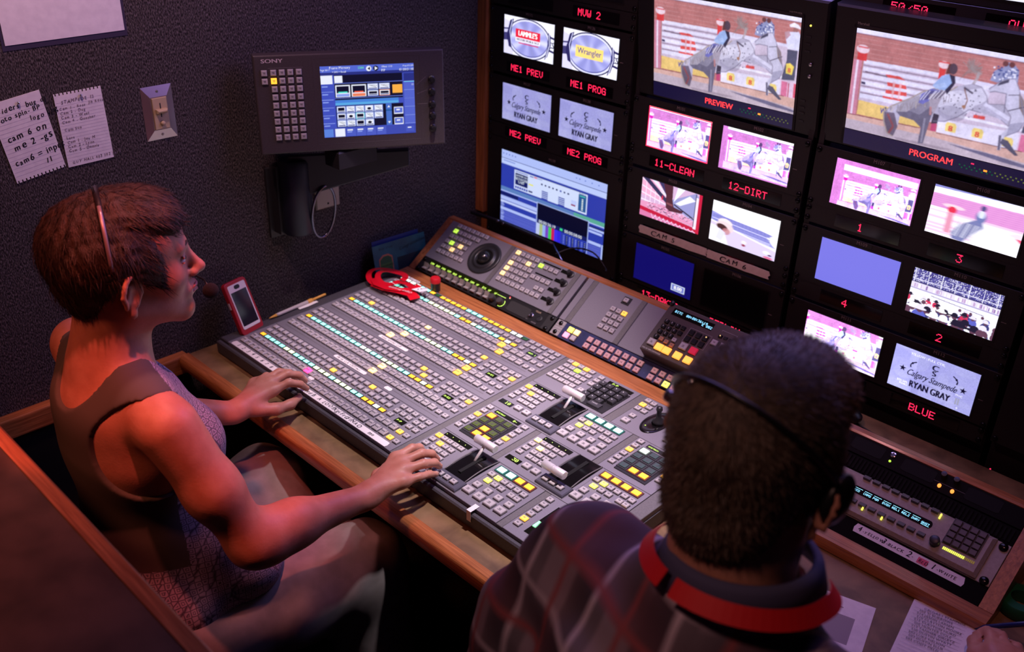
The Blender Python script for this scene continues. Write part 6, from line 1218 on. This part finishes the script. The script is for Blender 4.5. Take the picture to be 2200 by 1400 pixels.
def head(F, M, w=1.0, female=True, neck=((0, -.02, -.05), (0, -.05, -.16)), nr=.052):
    e = lambda c, r, k=.015, sub=False, E=None: F.ell((c[0] * w, c[1], c[2]), (r[0] * w, r[1], r[2]), k, sub, M, E)
    c_ = lambda a, b, ra, rb, k=.012, sub=False: F.cap((a[0] * w, a[1], a[2]), (b[0] * w, b[1], b[2]), ra, rb, k, sub, M)
    e((0, -.014, .036), (.073, .093, .080), .02); e((0, .044, .046), (.060, .050, .046), .03); e((0, .040, -.028), (.057, .054, .070), .03)
    for s in (-1, 1):
        c_((s * .052, -.002, -.055), (s * .016, .072, -.094), .019, .016, .03); e((s * .036, .060, -.022), (.022, .020, .022), .02); c_((s * .036, .082, .024), (s * .010, .090, .020), .0075, .008, .014)
        e((s * .0115, .101, -.034), (.0078, .0085, .0065), .006)
    e((0, .078, -.096), (.020, .016, .015), .02); c_((0, .090, .012), (0, .111, -.026), .0078, .0095, .012); e((0, .1145, -.030), (.0095, .0095, .0085), .007)
    for s in (-1, 1): e((s * .030, .101, .004), (.015, .014, .0095), .010, True); e((s * .0055, .112, -.0405), (.003, .004, .003), .002, True)
    e((0, .084, -.060), (.026, .016, .017), .012); c_((-.017, .0925, -.0575), (0, .0995, -.0555), .004, .0052, .004); c_((.017, .0925, -.0575), (0, .0995, -.0555), .004, .0052, .004)
    c_((-.015, .0915, -.0665), (0, .0985, -.0675), .0045, .0062, .004); c_((.015, .0915, -.0665), (0, .0985, -.0675), .0045, .0062, .004); c_((-.018, .097, -.0620), (.018, .097, -.0620), .0016, .0016, .002, True)
    for s in (-1, 1):   # eyelids over the eyeballs
        c_((s * .019, .0905, .0085), (s * .041, .0865, .0075), .0030, .0028, .003); c_((s * .020, .0900, -.0015), (s * .040, .0865, -.0010), .0024, .0024, .003)
    # ears
    for s in (-1, 1):
        Me = M @ T(s * .0785 * w, -.006, -.016) @ Matrix.Rotation(s * R(17), 4, 'Z') @ Matrix.Rotation(R(-8), 4, 'X'); P = [(0, .017 * math.cos(a) * (1 if math.sin(a) > -.2 else .7), .032 * math.sin(a)) for a in np.linspace(-.6, 3.7, 14)]
        P = [(s * (.004 + .010 * (abs(p[2]) / .032 < 2) * max(0, -p[1] / .017 + .4)), p[1], p[2]) for p in P]
        F.chain(P, [.0042] * 14, .003, Me); F.ell((s * .004, .002, -.002), (.0040, .016, .027), .004, M=Me); F.ell((s * .004, .004, -.032), (.0045, .0085, .010), .005, M=Me)
        F.cap((s * .009, -.004, .014), (s * .008, -.006, -.012), .0030, .0030, .003, M=Me); F.ell((s * .010, .006, -.004), (.0055, .006, .009), .003, True, Me)
    if neck: F.cap(neck[0], neck[1], nr, nr * 1.06, .03, M=M)
def eyes(t, M, w, look=(0, 0)):
    for s in (-1, 1):
        Me = M @ T(s * .030 * w, .0800, .0035); o = part('eyeball', MB().sph((0, 0, 0), .0100, 0, 20, 14), mat('eye_white', (.75, .70, .70), .2), t, t.matrix_world.inverted() @ Me, True)
        part('iris', MB().sph((0, .0072, .001), (.0048, .0046, .0048)), mat('iris_dark', (.05, .035, .03), .15), o, None, True)
def hand(F, wrist, M5, tips, thumb, k=.010):
    """M5: list of four finger chains [mcp, pip, dip, tip]; palm built from the wrist to the knuckles"""
    W = Vector(wrist)
    for i, ch in enumerate(tips):
        F.chain(ch, [.0098, .0088, .0080, .0068] if i < 3 else [.0086, .0076, .0068, .0058], .004)
    for i, ch in enumerate(tips):
        m = Vector(ch[0]); F.cap(tuple(W + (m - W) * .05), tuple(m), .0165, .0112, .014); F.ell(tuple(m + Vector((0, 0, .003))), (.0095, .010, .008), .006)
    F.chain(thumb, [.0150, .0120, .0098, .0078][:len(thumb)], .010)
# ------------------------------------------------ the woman
WM = T(.577, -1.318, 1.278) @ Euler((R(1), R(3), R(-17)), 'XYZ').to_matrix().to_4x4()
F = Fld((.24, -1.56, .40), (.98, -.84, 1.44), .0034)
def torso(F):
    F.ell((.58, -1.36, .66), (.165, .12, .13), .05); F.ell((.58, -1.355, .82), (.122, .092, .14), .06); F.ell((.58, -1.355, .98), (.142, .100, .12), .05); F.ell((.579, -1.37, 1.055), (.130, .075, .062), .04)
    for s in (-1, 1): F.ell((.58 + s * .054, -1.278, .955), (.058, .048, .056), .035); F.cap((.578, -1.362, 1.115), (.578 + s * .120, -1.362, 1.085), .036, .036, .035)
    F.cap((.578, -1.37, 1.09), (.574, -1.345, 1.19), .054, .050, .03)
torso(F); FT_ = F.copy()
for a, b, c, ra, rb in (((.738, -1.358, 1.066), (.817, -1.283, .848), (.822, -1.060, .822), .048, .035), ((.418, -1.352, 1.082), (.345, -1.270, .855), (.418, -1.082, .818), .046, .034)):
    m = tuple((np.array(a) * .5 + np.array(b) * .5) + np.array((.008 * (1 if a[0] > .58 else -1), -.004, 0))); F.chain([a, m, b], [ra, .042, rb + .003], .03); q = tuple(np.array(b) * .65 + np.array(c) * .35 + np.array((0, 0, .004)))
    q0 = tuple(np.array(b) * .88 + np.array(c) * .12); F.chain([b, q0, q, c], [rb + .003, .040, .0375, .0225], .03); F.ell(c, (.0270, .030, .0185), .012)
hand(F, (.822, -1.050, .823), None, [[(.784, -.958, .836), (.787, -.920, .843), (.783, -.898, .832), (.778, -.884, .812)], [(.806, -.962, .841), (.816, -.921, .847), (.818, -.898, .836), (.816, -.882, .814)], [(.826, -.974, .840), (.839, -.936, .843), (.838, -.908, .831), (.834, -.892, .812)], [(.845, -.990, .832), (.853, -.958, .832), (.850, -.930, .822), (.845, -.910, .809)]], [(.800, -1.022, .812), (.772, -.990, .806), (.764, -.962, .806), (.768, -.940, .804)])
hand(F, (.420, -1.070, .820), None, [[(.420, -.990, .832), (.430, -.955, .842), (.436, -.932, .831), (.433, -.915, .812)], [(.399, -.980, .838), (.404, -.940, .846), (.408, -.915, .834), (.406, -.900, .813)], [(.379, -.985, .835), (.380, -.946, .842), (.382, -.922, .831), (.382, -.908, .812)], [(.362, -.998, .826), (.358, -.965, .831), (.360, -.943, .822), (.362, -.930, .808)]], [(.432, -1.040, .812), (.444, -1.000, .802), (.442, -.964, .797), (.431, -.934, .797)])
head(F, WM, .98)
P, Q = F.surf(2)
w = thing('person', 'woman with short brown hair in a grey sleeveless top, both hands on the switcher', 'person', T(.58, -1.36, .5)); WO = (.58, -1.36, .5)
nmesh('body', P, Q, [SKIN], WO, w)
eyes(w, WM, .98)
def nails(t, O, tips, r=.0042):
    for (x, y, z, dx, dy, dz) in tips: part('fingernail', MB().sph((0, 0, 0), (r, r * 1.25, .0012)), NAIL, t, T(x - O[0], y - O[1], z - O[2]) @ Matrix.Rotation(dz, 4, 'Z') @ Matrix.Rotation(dx, 4, 'X'), True)
nails(w, WO, [(.778, -.8815, .8165, -.75, 0, .1), (.816, -.8795, .8185, -.75, 0, 0), (.834, -.8895, .8165, -.7, 0, .1), (.8445, -.908, .8130, -.6, 0, .15), (.4325, -.9125, .8165, -.7, 0, 0), (.406, -.8975, .8175, -.7, 0, 0), (.4300, -.9325, .8040, -.3, 0, .3)])
X, Y, Z = FT_.grid()
# hair
H = Fld((.42, -1.50, 1.10), (.74, -1.14, 1.44), .0040)
hv = lambda c, r, k=.02, sub=False, E=None: H.ell(c if sub else (c[0], c[1] * .95, c[2] * .95), r if sub else (r[0] * .97, r[1] * .95, r[2] * .95), k, sub, WM, E)
hv((0, -.018, .048), (.0815, .100, .078), .02); hv((0, -.068, .018), (.068, .050, .070), .03); hv((0, -.062, -.040), (.054, .038, .046), .03); hv((0, .040, .090), (.056, .052, .032), .03); hv((.012, .068, .076), (.046, .032, .026), .02)
for s in (-1, 1): hv((s * .066, .012, .020), (.019, .042, .042), .02); H.cap((s * .069, .038, .008), (s * .063, .046, -.024), .008, .003, .010, M=WM); hv((s * .066, -.034, .026), (.021, .045, .048), .02); hv((s * .086, .000, -.030), (.034, .036, .040), .006, True)
hv((0, .118, -.005), (.085, .070, .068), .012, True)
gx, gy, gz = H.grid(); H.D += (.0022 * np.sin(gx * 260 + 3 * np.sin(gz * 90)) * np.sin(gy * 120 + gz * 150) + .0012 * np.sin(gz * 420 + gx * 500)).astype(np.float32)
HP, HQ = H.surf(1)
HAIRW = noisy('hair_brown', (.009, .005, .003), (.032, .017, .010), 60, .62, .6, 500, (1, 1, .25), 4)
nmesh('hair', HP, HQ, [HAIRW], WO, w)
hc = np.array(WM @ Vector((0, -.03, .09)))
flow = lambda p: (lambda d: np.stack([d[:, 0] * .8 + .25, d[:, 1] * .6 + .5 * (d[:, 1] > .02), d[:, 2] * .1 - .55 * (d[:, 2] < .03)], 1))(p - hc)
sv, sf = strands(HP, HQ, 9000, .024, .0006, flow, WO, 3, .12, .34); o = nmesh('hair_strands', sv, sf, [HAIRW], WO, w); o['kind'] = 'stuff'
for s in (-1, 1): part('eyebrow', MB().tube([tuple(WM @ Vector((s * x, y, z)) - Vector(WO)) for x, y, z in ((.010, .0975, .0235), (.024, .0955, .0275), (.040, .0860, .0240))], [.0022, .0026, .0010], 8), HAIRW, w, smooth=True)
part('earring', MB().sph(tuple(WM @ Vector((.0790, -.004, -.050)) - Vector(WO)), .0026), CHROME, w, smooth=True)
part('lips', MB().tube([tuple(WM @ Vector(p) - Vector(WO)) for p in ((-.018, .0955, -.0585), (-.008, .1035, -.0565), (0, .1050, -.0575), (.008, .1035, -.0565), (.018, .0955, -.0585))], [.0012, .0028, .0026, .0028, .0012], 8).tube([tuple(WM @ Vector(p) - Vector(WO)) for p in ((-.016, .0955, -.0655), (0, .1040, -.0685), (.016, .0955, -.0655))], [.001, .0032, .001], 8), mat('lip', (.48, .16, .15), .4), w, smooth=True)
# top: torso field cut by neckline and armholes
FT_.ell((.600, -1.285, .76), (.135, .085, .16), .05); FT_.ell((.600, -1.235, .69), (.150, .085, .075), .05)
G = FT_.D - .0065; nk = np.sqrt(((X - .577) / .066) ** 2 + ((Z - 1.152) / .082) ** 2) - 1; fr = np.clip((Y + 1.36) / .06, 0, 1); arm = [np.sqrt((X - .578 - s * (.170 + .020 * fr)) ** 2 + (Z - 1.022 - .02 * fr) ** 2) - (.100 - .024 * fr) for s in (1, -1)]
G = np.maximum(G, -nk * .06); G = np.maximum(G, Z - 1.145)
for a in arm: G = np.maximum(G, -a)
G = np.maximum(G, .62 - Z + .02 * np.sin(X * 60)); FT_.D = G.astype(np.float32); TP, TQ = FT_.surf(3)
TOPP = mat('top_taupe', (.095, .088, .085), .8)
PRINT = mat('top_print', (.3, .3, .4), .8); nt = PRINT.node_tree; tc = nt.nodes.new('ShaderNodeTexCoord'); vo = _n(nt, 'ShaderNodeTexVoronoi', Scale=92, Randomness=.25); vo.feature = 'DISTANCE_TO_EDGE'; vo2 = _n(nt, 'ShaderNodeTexVoronoi', Scale=92, Randomness=.25)
nt.links.new(tc.outputs['Object'], vo.inputs['Vector']); nt.links.new(tc.outputs['Object'], vo2.inputs['Vector']); rp = nt.nodes.new('ShaderNodeValToRGB'); nt.links.new(vo.outputs['Distance'], rp.inputs[0])
for e_, (p_, c_) in zip([rp.color_ramp.elements[0], rp.color_ramp.elements[1]], ((0, (.05, .045, .075, 1)), (.12, (.42, .38, .50, 1)))): e_.position = p_; e_.color = c_
for p_, c_ in ((.24, (.42, .38, .50, 1)), (.30, (.06, .055, .09, 1)), (.42, (.46, .42, .54, 1))): e_ = rp.color_ramp.elements.new(p_); e_.color = c_
nt.links.new(rp.outputs[0], bsdf(PRINT).inputs['Base Color'])
nmesh('sleeveless_top', TP, TQ, [TOPP, PRINT], WO, w, 'taupe back with a patterned front', lambda c: ((c[:, 1] > -1.352 + .02 * (c[:, 2] > 1.08)) | (c[:, 2] < .78)))
# skirt over the lap
K = Fld((.22, -1.56, .20), (.96, -.86, .80), .0065)
for s, kx, kz in ((-1, .395, .585), (1, .745, .585)):
    K.cap((.58 + s * .085, -1.36, .575), (kx, -1.02, kz), .105, .082, .04); K.cap((kx, -1.02, kz), (kx + s * .02, -1.03, .30), .085, .10, .04)
K.ell((.58, -1.15, .575), (.20, .20, .066), .06); K.ell((.58, -1.37, .60), (.19, .135, .12), .05); K.cap((.45, -1.15, .56), (.70, -1.15, .56), .07, .07, .06)
kx_, ky_, kz_ = K.grid(); K.D += (.004 * np.sin(kx_ * 85 + 6 * ky_) * np.sin(ky_ * 30)).astype(np.float32); K.D = np.maximum(K.D, .30 - kz_)
KP, KQ = K.surf(2); nmesh('skirt', KP, KQ, [noisy('skirt_grey', (.20, .185, .18), (.26, .24, .235), 30, .8)], WO, w)
L = Fld((.30, -1.12, .0), (.86, -.80, .42), .008)
for x in (.400, .750): L.cap((x, -1.02, .40), (x, -1.03, .10), .050, .036, .02); L.cap((x, -1.04, .05), (x, -.87, .035), .038, .028, .02)
LP, LQ = L.surf(2); nmesh('lower_legs', LP, LQ, [SKIN], WO, w)
# headset worn by the woman
hs = thing('headset', 'thin black headset with round foam microphone on the short-haired woman', 'headset', WM)
arc = [(.0890 * math.cos(a), -.018 - .006 * math.cos(a), .045 + .0775 * math.sin(a)) for a in np.linspace(-.30, math.pi + .5, 26)]
part('headband', MB().tube(arc, .0045, 8, flat=.45), mat('headset_black', (.010, .009, .010), .35), hs, smooth=True)
part('slider_band', MB().tube([(p[0] * 1.035, p[1], .05 + (p[2] - .05) * 1.02) for p in arc[1:10]], .0030, 8, flat=.6), mat('slider_grey', (.32, .26, .28), .3, .4), hs, smooth=True)
part('temple_pad', MB().sph((.084, -.022, .020), (.008, .020, .010)), MATS['headset_black'], hs, smooth=True); part('ear_cushion', MB().sph((-.088, -.010, -.012), (.014, .028, .028)), MATS['headset_black'], hs, smooth=True)
part('microphone_boom', MB().tube([(-.094, -.006, -.020), (-.088, .040, -.042), (-.060, .095, -.060), (-.010, .120, -.062), (.018, .122, -.064)], .0018, 8), MATS['headset_black'], hs, smooth=True)
part('foam_microphone', MB().sph((.026, .122, -.065), .0130, 0, 24, 16), noisy('foam_black', (.004, .004, .004), (.012, .011, .012), 600, 1, .8, 700), hs, smooth=True)
# ------------------------------------------------ the man
MM = T(1.592, -1.137, 1.362) @ Euler((R(-7), R(2), R(-2)), 'XYZ').to_matrix().to_4x4(); MO = (1.60, -1.2, .5)
m_ = thing('person', 'man seen from behind in a dark plaid shirt with cropped hair and a headset', 'person', T(*MO))
# neck, hands
F = Fld((1.10, -1.42, .40), (2.06, -.42, 1.26), .0065)
def mtorso(F, g=0):
    F.ell((1.60, -1.25, .64), (.175 + g, .135 + g, .13), .05); F.ell((1.60, -1.235, .82), (.160 + g, .115 + g, .16), .06); F.ell((1.60, -1.205, 1.00), (.190 + g, .120 + g, .13), .06); F.ell((1.60, -1.19, 1.085), (.165 + g, .092 + g, .070), .05)
    for s in (-1, 1): F.cap((1.60, -1.175, 1.150), (1.60 + s * .165, -1.160, 1.110), .046 + g, .052 + g, .04)
Lc_ = [(1.405, -1.155, 1.112), (1.352, -1.195, 1.00), (1.320, -1.215, .880)]; Rc_ = [(1.795, -1.155, 1.100), (1.850, -1.10, .98), (1.875, -1.02, .870)]
Lf = [(1.320, -1.215, .880), (1.42, -1.02, .800)]; Rf = [(1.875, -1.02, .870), (1.80, -.66, .798)]
mtorso(F)
S_ = F.copy(); mtorso(S_, .012)
# one continuous figure: head, neck, torso and forearms share a single mesh
F2 = Fld((1.27, -1.42, .40), (1.93, -.44, 1.50), .0058)
mtorso(F2); F2.chain(Lc_, [.055, .048, .040], .04); F2.chain(Rc_, [.055, .048, .040], .04); F2.chain(Lf, [.040, .026], .02); F2.chain(Rf, [.040, .027], .02); head(F2, MM, .99, False, ((0, -.024, -.05), (.006, -.006, -.165)), .055); F2.cap((1.599, -1.150, 1.26), (1.602, -1.170, 1.14), .058, .068, .03)
hand(F2, (1.795, -.650, .796), None, [[(1.752, -.575, .800), (1.738, -.545, .800), (1.728, -.525, .788), (1.722, -.512, .775)], [(1.768, -.562, .800), (1.752, -.532, .798), (1.741, -.515, .785), (1.735, -.505, .773)], [(1.786, -.558, .796), (1.776, -.528, .790), (1.764, -.515, .778), (1.755, -.510, .770)], [(1.803, -.562, .790), (1.798, -.535, .784), (1.788, -.520, .775), (1.778, -.515, .768)]], [(1.765, -.615, .790), (1.735, -.585, .785), (1.722, -.556, .780), (1.718, -.530, .776)])
hand(F2, (1.425, -1.010, .798), None, [[(1.455, -.945, .795), (1.462, -.915, .795), (1.465, -.895, .785), (1.466, -.882, .772)], [(1.437, -.938, .797), (1.440, -.905, .797), (1.441, -.885, .787), (1.442, -.872, .773)], [(1.418, -.940, .795), (1.418, -.908, .795), (1.418, -.889, .785), (1.418, -.877, .772)], [(1.401, -.950, .790), (1.398, -.922, .789), (1.398, -.905, .780), (1.399, -.895, .771)]], [(1.450, -.985, .788), (1.475, -.960, .780), (1.482, -.935, .774), (1.484, -.915, .771)])
P, Q = F2.surf(2); nmesh('body', P, Q, [SKIN], MO, m_); eyes(m_, MM, .99)
# cropped hair
H = Fld((1.47, -1.27, 1.20), (1.72, -.99, 1.50), .0038)
H.ell((0, -.015, .036), (.0790, .0975, .0860), .01, M=MM); H.ell((0, -.042, -.030), (.064, .058, .078), .02, M=MM); H.ell((0, .045, .072), (.062, .048, .040), .02, M=MM)
for s in (-1, 1): H.ell((s * .064, .004, .000), (.0185, .040, .046), .015, M=MM); H.ell((s * .080, -.006, -.022), (.016, .024, .036), .008, True, MM)
H.ell((0, .120, -.015), (.085, .072, .072), .012, True, MM); H.ell((0, -.075, -.155), (.10, .06, .050), .015, True, MM)
HP, HQ = H.surf(1); HAIRM = noisy('hair_dark', (.045, .028, .018), (.12, .08, .055), 90, .6, .5, 500, detail=4)
nmesh('hair', HP, HQ, [HAIRM], MO, m_); hc2 = np.array(MM @ Vector((0, -.02, .10)))
flow2 = lambda p: (lambda d: np.stack([d[:, 0], d[:, 1] * .6 + .3, d[:, 2] * .2 - .5], 1))(p - hc2)
sv, sf = strands(HP, HQ, 9000, .010, .00065, flow2, MO, 5, .75, .5); o = nmesh('hair_strands', sv, sf, [HAIRM], MO, m_); o['kind'] = 'stuff'
# plaid shirt
S_.chain(Lc_, [.070, .062, .055], .045); S_.chain(Rc_, [.070, .062, .055], .045); S_.chain(Lf, [.055, .042], .02); S_.cap(Rf[0], (1.815, -.73, .81), .054, .044, .02)
S_.cap((1.600, -1.155, 1.225), (1.600, -1.172, 1.16), .070, .092, .05)
gx, gy, gz = S_.grid(); S_.D += (.0045 * np.sin(gx * 42 + gz * 28 + 2 * np.sin(gy * 30)) * np.sin(gz * 24 + gy * 34)).astype(np.float32)
nk = np.sqrt(((gx - 1.602) / .064) ** 2 + ((gy + 1.152) / .066) ** 2) - 1; S_.D = np.maximum(S_.D, np.where(gz > 1.20, -nk * .06, -1)); S_.D = np.maximum(S_.D, gz - 1.238 - (gy + 1.16) * -.15).astype(np.float32)
SP, SQ = S_.surf(2)
PLAID = mat('plaid', (.05, .04, .06), .85); nt = PLAID.node_tree; tc = nt.nodes.new('ShaderNodeTexCoord'); sx = nt.nodes.new('ShaderNodeSeparateXYZ'); nt.links.new(tc.outputs['Object'], sx.inputs[0])
def band(src, freq, ph, lo, hi):
    a = nt.nodes.new('ShaderNodeMath'); a.operation = 'MULTIPLY_ADD'; nt.links.new(src, a.inputs[0]); a.inputs[1].default_value = freq; a.inputs[2].default_value = ph
    f = nt.nodes.new('ShaderNodeMath'); f.operation = 'FRACT'; nt.links.new(a.outputs[0], f.inputs[0]); r_ = nt.nodes.new('ShaderNodeValToRGB'); nt.links.new(f.outputs[0], r_.inputs[0])
    r_.color_ramp.interpolation = 'B_SPLINE'; e = r_.color_ramp.elements; e[0].position = 0; e[0].color = (0, 0, 0, 1); e[1].position = lo; e[1].color = (0, 0, 0, 1)
    for p_ in (lo + .06, hi - .06): q_ = e.new(p_); q_.color = (1, 1, 1, 1)
    q_ = e.new(hi); q_.color = (0, 0, 0, 1); return r_.outputs[0]
def mixc(f, a, b):
    m = nt.nodes.new('ShaderNodeMix'); m.data_type = 'RGBA'; nt.links.new(f, m.inputs[0])
    if isinstance(a, tuple): m.inputs[6].default_value = (*a, 1)
    else: nt.links.new(a, m.inputs[6])
    m.inputs[7].default_value = (*b, 1); return m.outputs[2]
base = mixc(band(sx.outputs[0], 9, .1, .26, .76), (.022, .016, .030), (.24, .18, .23)); base = mixc(band(sx.outputs[2], 9, .3, .28, .78), base, (.035, .028, .045))
base = mixc(band(sx.outputs[0], 9, .1, .02, .15), base, (.55, .46, .55)); base = mixc(band(sx.outputs[2], 9, .55, .02, .15), base, (.48, .40, .48)); base = mixc(band(sx.outputs[0], 9, .62, .02, .15), base, (.28, .06, .07)); base = mixc(band(sx.outputs[2], 9, .05, .02, .15), base, (.28, .06, .07))
nt.links.new(base, bsdf(PLAID).inputs['Base Color'])
nmesh('plaid_shirt', SP, SQ, [PLAID], MO, m_)
cb = [(1.604 + .069 * math.cos(a), -1.150 + .073 * math.sin(a), 1.240 + .010 * math.cos(a) - .012 * math.sin(a)) for a in np.linspace(-math.pi * 1.45, math.pi * .45, 36)]
mb = MB(); vs = []; fs = []
for k, (x, y, z) in enumerate(cb):
    a = math.atan2(y + 1.150, x - 1.604); ox, oy = math.cos(a), math.sin(a)
    for d, zz in ((0, .012), (.006, .016), (.012, .008), (.020, -.020), (.016, -.022), (.006, -.004)): vs.append((x + ox * d - MO[0], y + oy * d - MO[1], z + zz - MO[2]))
for k in range(len(cb) - 1):
    for j in range(6): fs.append((k * 6 + j, k * 6 + (j + 1) % 6, (k + 1) * 6 + (j + 1) % 6, (k + 1) * 6 + j))
mb.add(vs, fs); part('collar', mb, mat('collar_blue', (.06, .06, .13), .85), m_, smooth=True)
lt = thing('lanyard', 'red ribbon lanyard round the neck of the man in the plaid shirt', 'lanyard', T(1.604, -1.150, 1.226))
def loop(a0, a1, n=26): return [(.098 * math.cos(a), .100 * math.sin(a), .006 - .020 * math.sin(a) + .006 * math.cos(a) - .016 * max(0, math.sin(a))) for a in np.linspace(a0, a1, n)]
for a0, a1 in ((-3.9, -1.92), (-1.76, .6)):
    L_ = loop(a0, a1); part('ribbon', MB().ribbon(L_, [(p[0], p[1], .085) for p in L_], .021, .0012), mat('lanyard_red', (.60, .006, .012), .6), lt)
hm = thing('headset', 'black headset with its band across the back of the cropped head', 'headset', MM)
arc = [(.0890 * math.cos(a), -.013 - .110 * math.sin(a) * math.cos(.80), .021 + .101 * math.sin(a) * math.sin(.80)) for a in np.linspace(-.1, math.pi + .1, 34)]
part('headband', MB().tube(arc, .0050, 8, flat=.6), MATS['headset_black'], hm, smooth=True)
for s in (-1, 1): part('ear_cushion', MB().sph((s * .090, .006, -.006), (.012, .026, .028)), MATS['headset_black'], hm, smooth=True)
part('rivet', MB().sph((-.040, -.084, .082), .0035), CHROME, hm, smooth=True); part('hinge_joint', MB().lathe([(.006, -.012), (.007, -.010), (.007, .010), (.006, .012)], 16, M=T(-.093, -.018, .018) @ Matrix.Rotation(R(90), 4, 'Y')), STEEL, hm, smooth=True)
pn = thing('pen', 'dark blue pen held in the hand at the lower right edge', 'pen', T(1.706, -.498, .7560)); part('barrel', MB().tube([(0, 0, 0), (.012, .001, .012), (.120, .018, .095)], [.0008, .0042, .0042], 12), mat('pen_blue', (.01, .02, .12), .25), pn, smooth=True)
tr = thing('tape_roll', 'roll of green tape standing at the right edge beyond the list sheet', 'tape', T(1.738, -.390, .7515) @ Matrix.Rotation(R(25), 4, 'Z')); part('roll', MB().lathe([(.018, .0), (.035, .0), (.0365, .002), (.0365, .022), (.035, .024), (.018, .024), (.018, 0)], 40, cap=False), mat('tape_green', (.01, .12, .045), .45), tr, auto=True)
# ------------------------------------------------ chairs
def chair(label, x, y, rz, zs, zb0, zb1):
    t = thing('office_chair', label, 'chair', T(x, y, 0) @ Matrix.Rotation(rz, 4, 'Z')); fb = noisy('chair_fabric', (.010, .009, .010), (.022, .019, .021), 200, .95, .5, 400)
    g = Fld((-.27, -.27, zs - .09), (.27, .27, zs + .04), .012); g.ell((0, 0, zs - .03), (.24, .24, .045), .02); g.cap((-.17, .12, zs - .03), (.17, .12, zs - .03), .045, .045, .04); p, q = g.surf(2); nmesh('seat', p, q, [fb], (0, 0, 0), t)
    g = Fld((-.26, -.33, zb0 - .05), (.26, -.10, zb1 + .05), .012)
    for k in range(7):
        z = zb0 + (zb1 - zb0) * k / 6; wd = .17 - .02 * (k == 0) - .03 * (k == 6); y0 = -.245 - .012 * k; g.chain([(-wd, y0 + .035, z), (-wd * .5, y0 + .006, z), (wd * .5, y0 + .006, z), (wd, y0 + .035, z)], [.030] * 4, .05)
    p, q = g.surf(2); nmesh('backrest', p, q, [fb], (0, 0, 0), t)
    part('back_support', MB().box(-.03, .03, -.255, -.235, zs - .10, zb0 + .15), DARK, t, bevel=.003); part('column', MB().lathe([(.03, .12), (.03, .25), (.02, .26), (.02, zs - .06)], 20), DARK, t, smooth=True)
    part('swivel_plate', MB().box(-.09, .09, -.25, .09, zs - .085, zs - .06), DARK, t)
    for k in range(5):
        a = 2 * math.pi * k / 5; part('base_arm', MB().tube([(.02 * math.cos(a), .02 * math.sin(a), .13), (.26 * math.cos(a), .26 * math.sin(a), .075)], [.022, .014], 8), DARK, t, smooth=True)
        part('caster', MB().lathe([(.020, -.018), (.027, -.012), (.027, .012), (.020, .018)], 20, M=T(.27 * math.cos(a), .27 * math.sin(a), .028) @ Matrix.Rotation(a, 4, 'Z') @ Matrix.Rotation(R(90), 4, 'X')), DARK, t, smooth=True)
    return t
chair('dark fabric office chair under the seated woman', .575, -1.275, 0, .47, .60, .90)
chair('dark fabric office chair mostly hidden under the man in plaid', 1.60, -1.16, 0, .50, .62, .95)
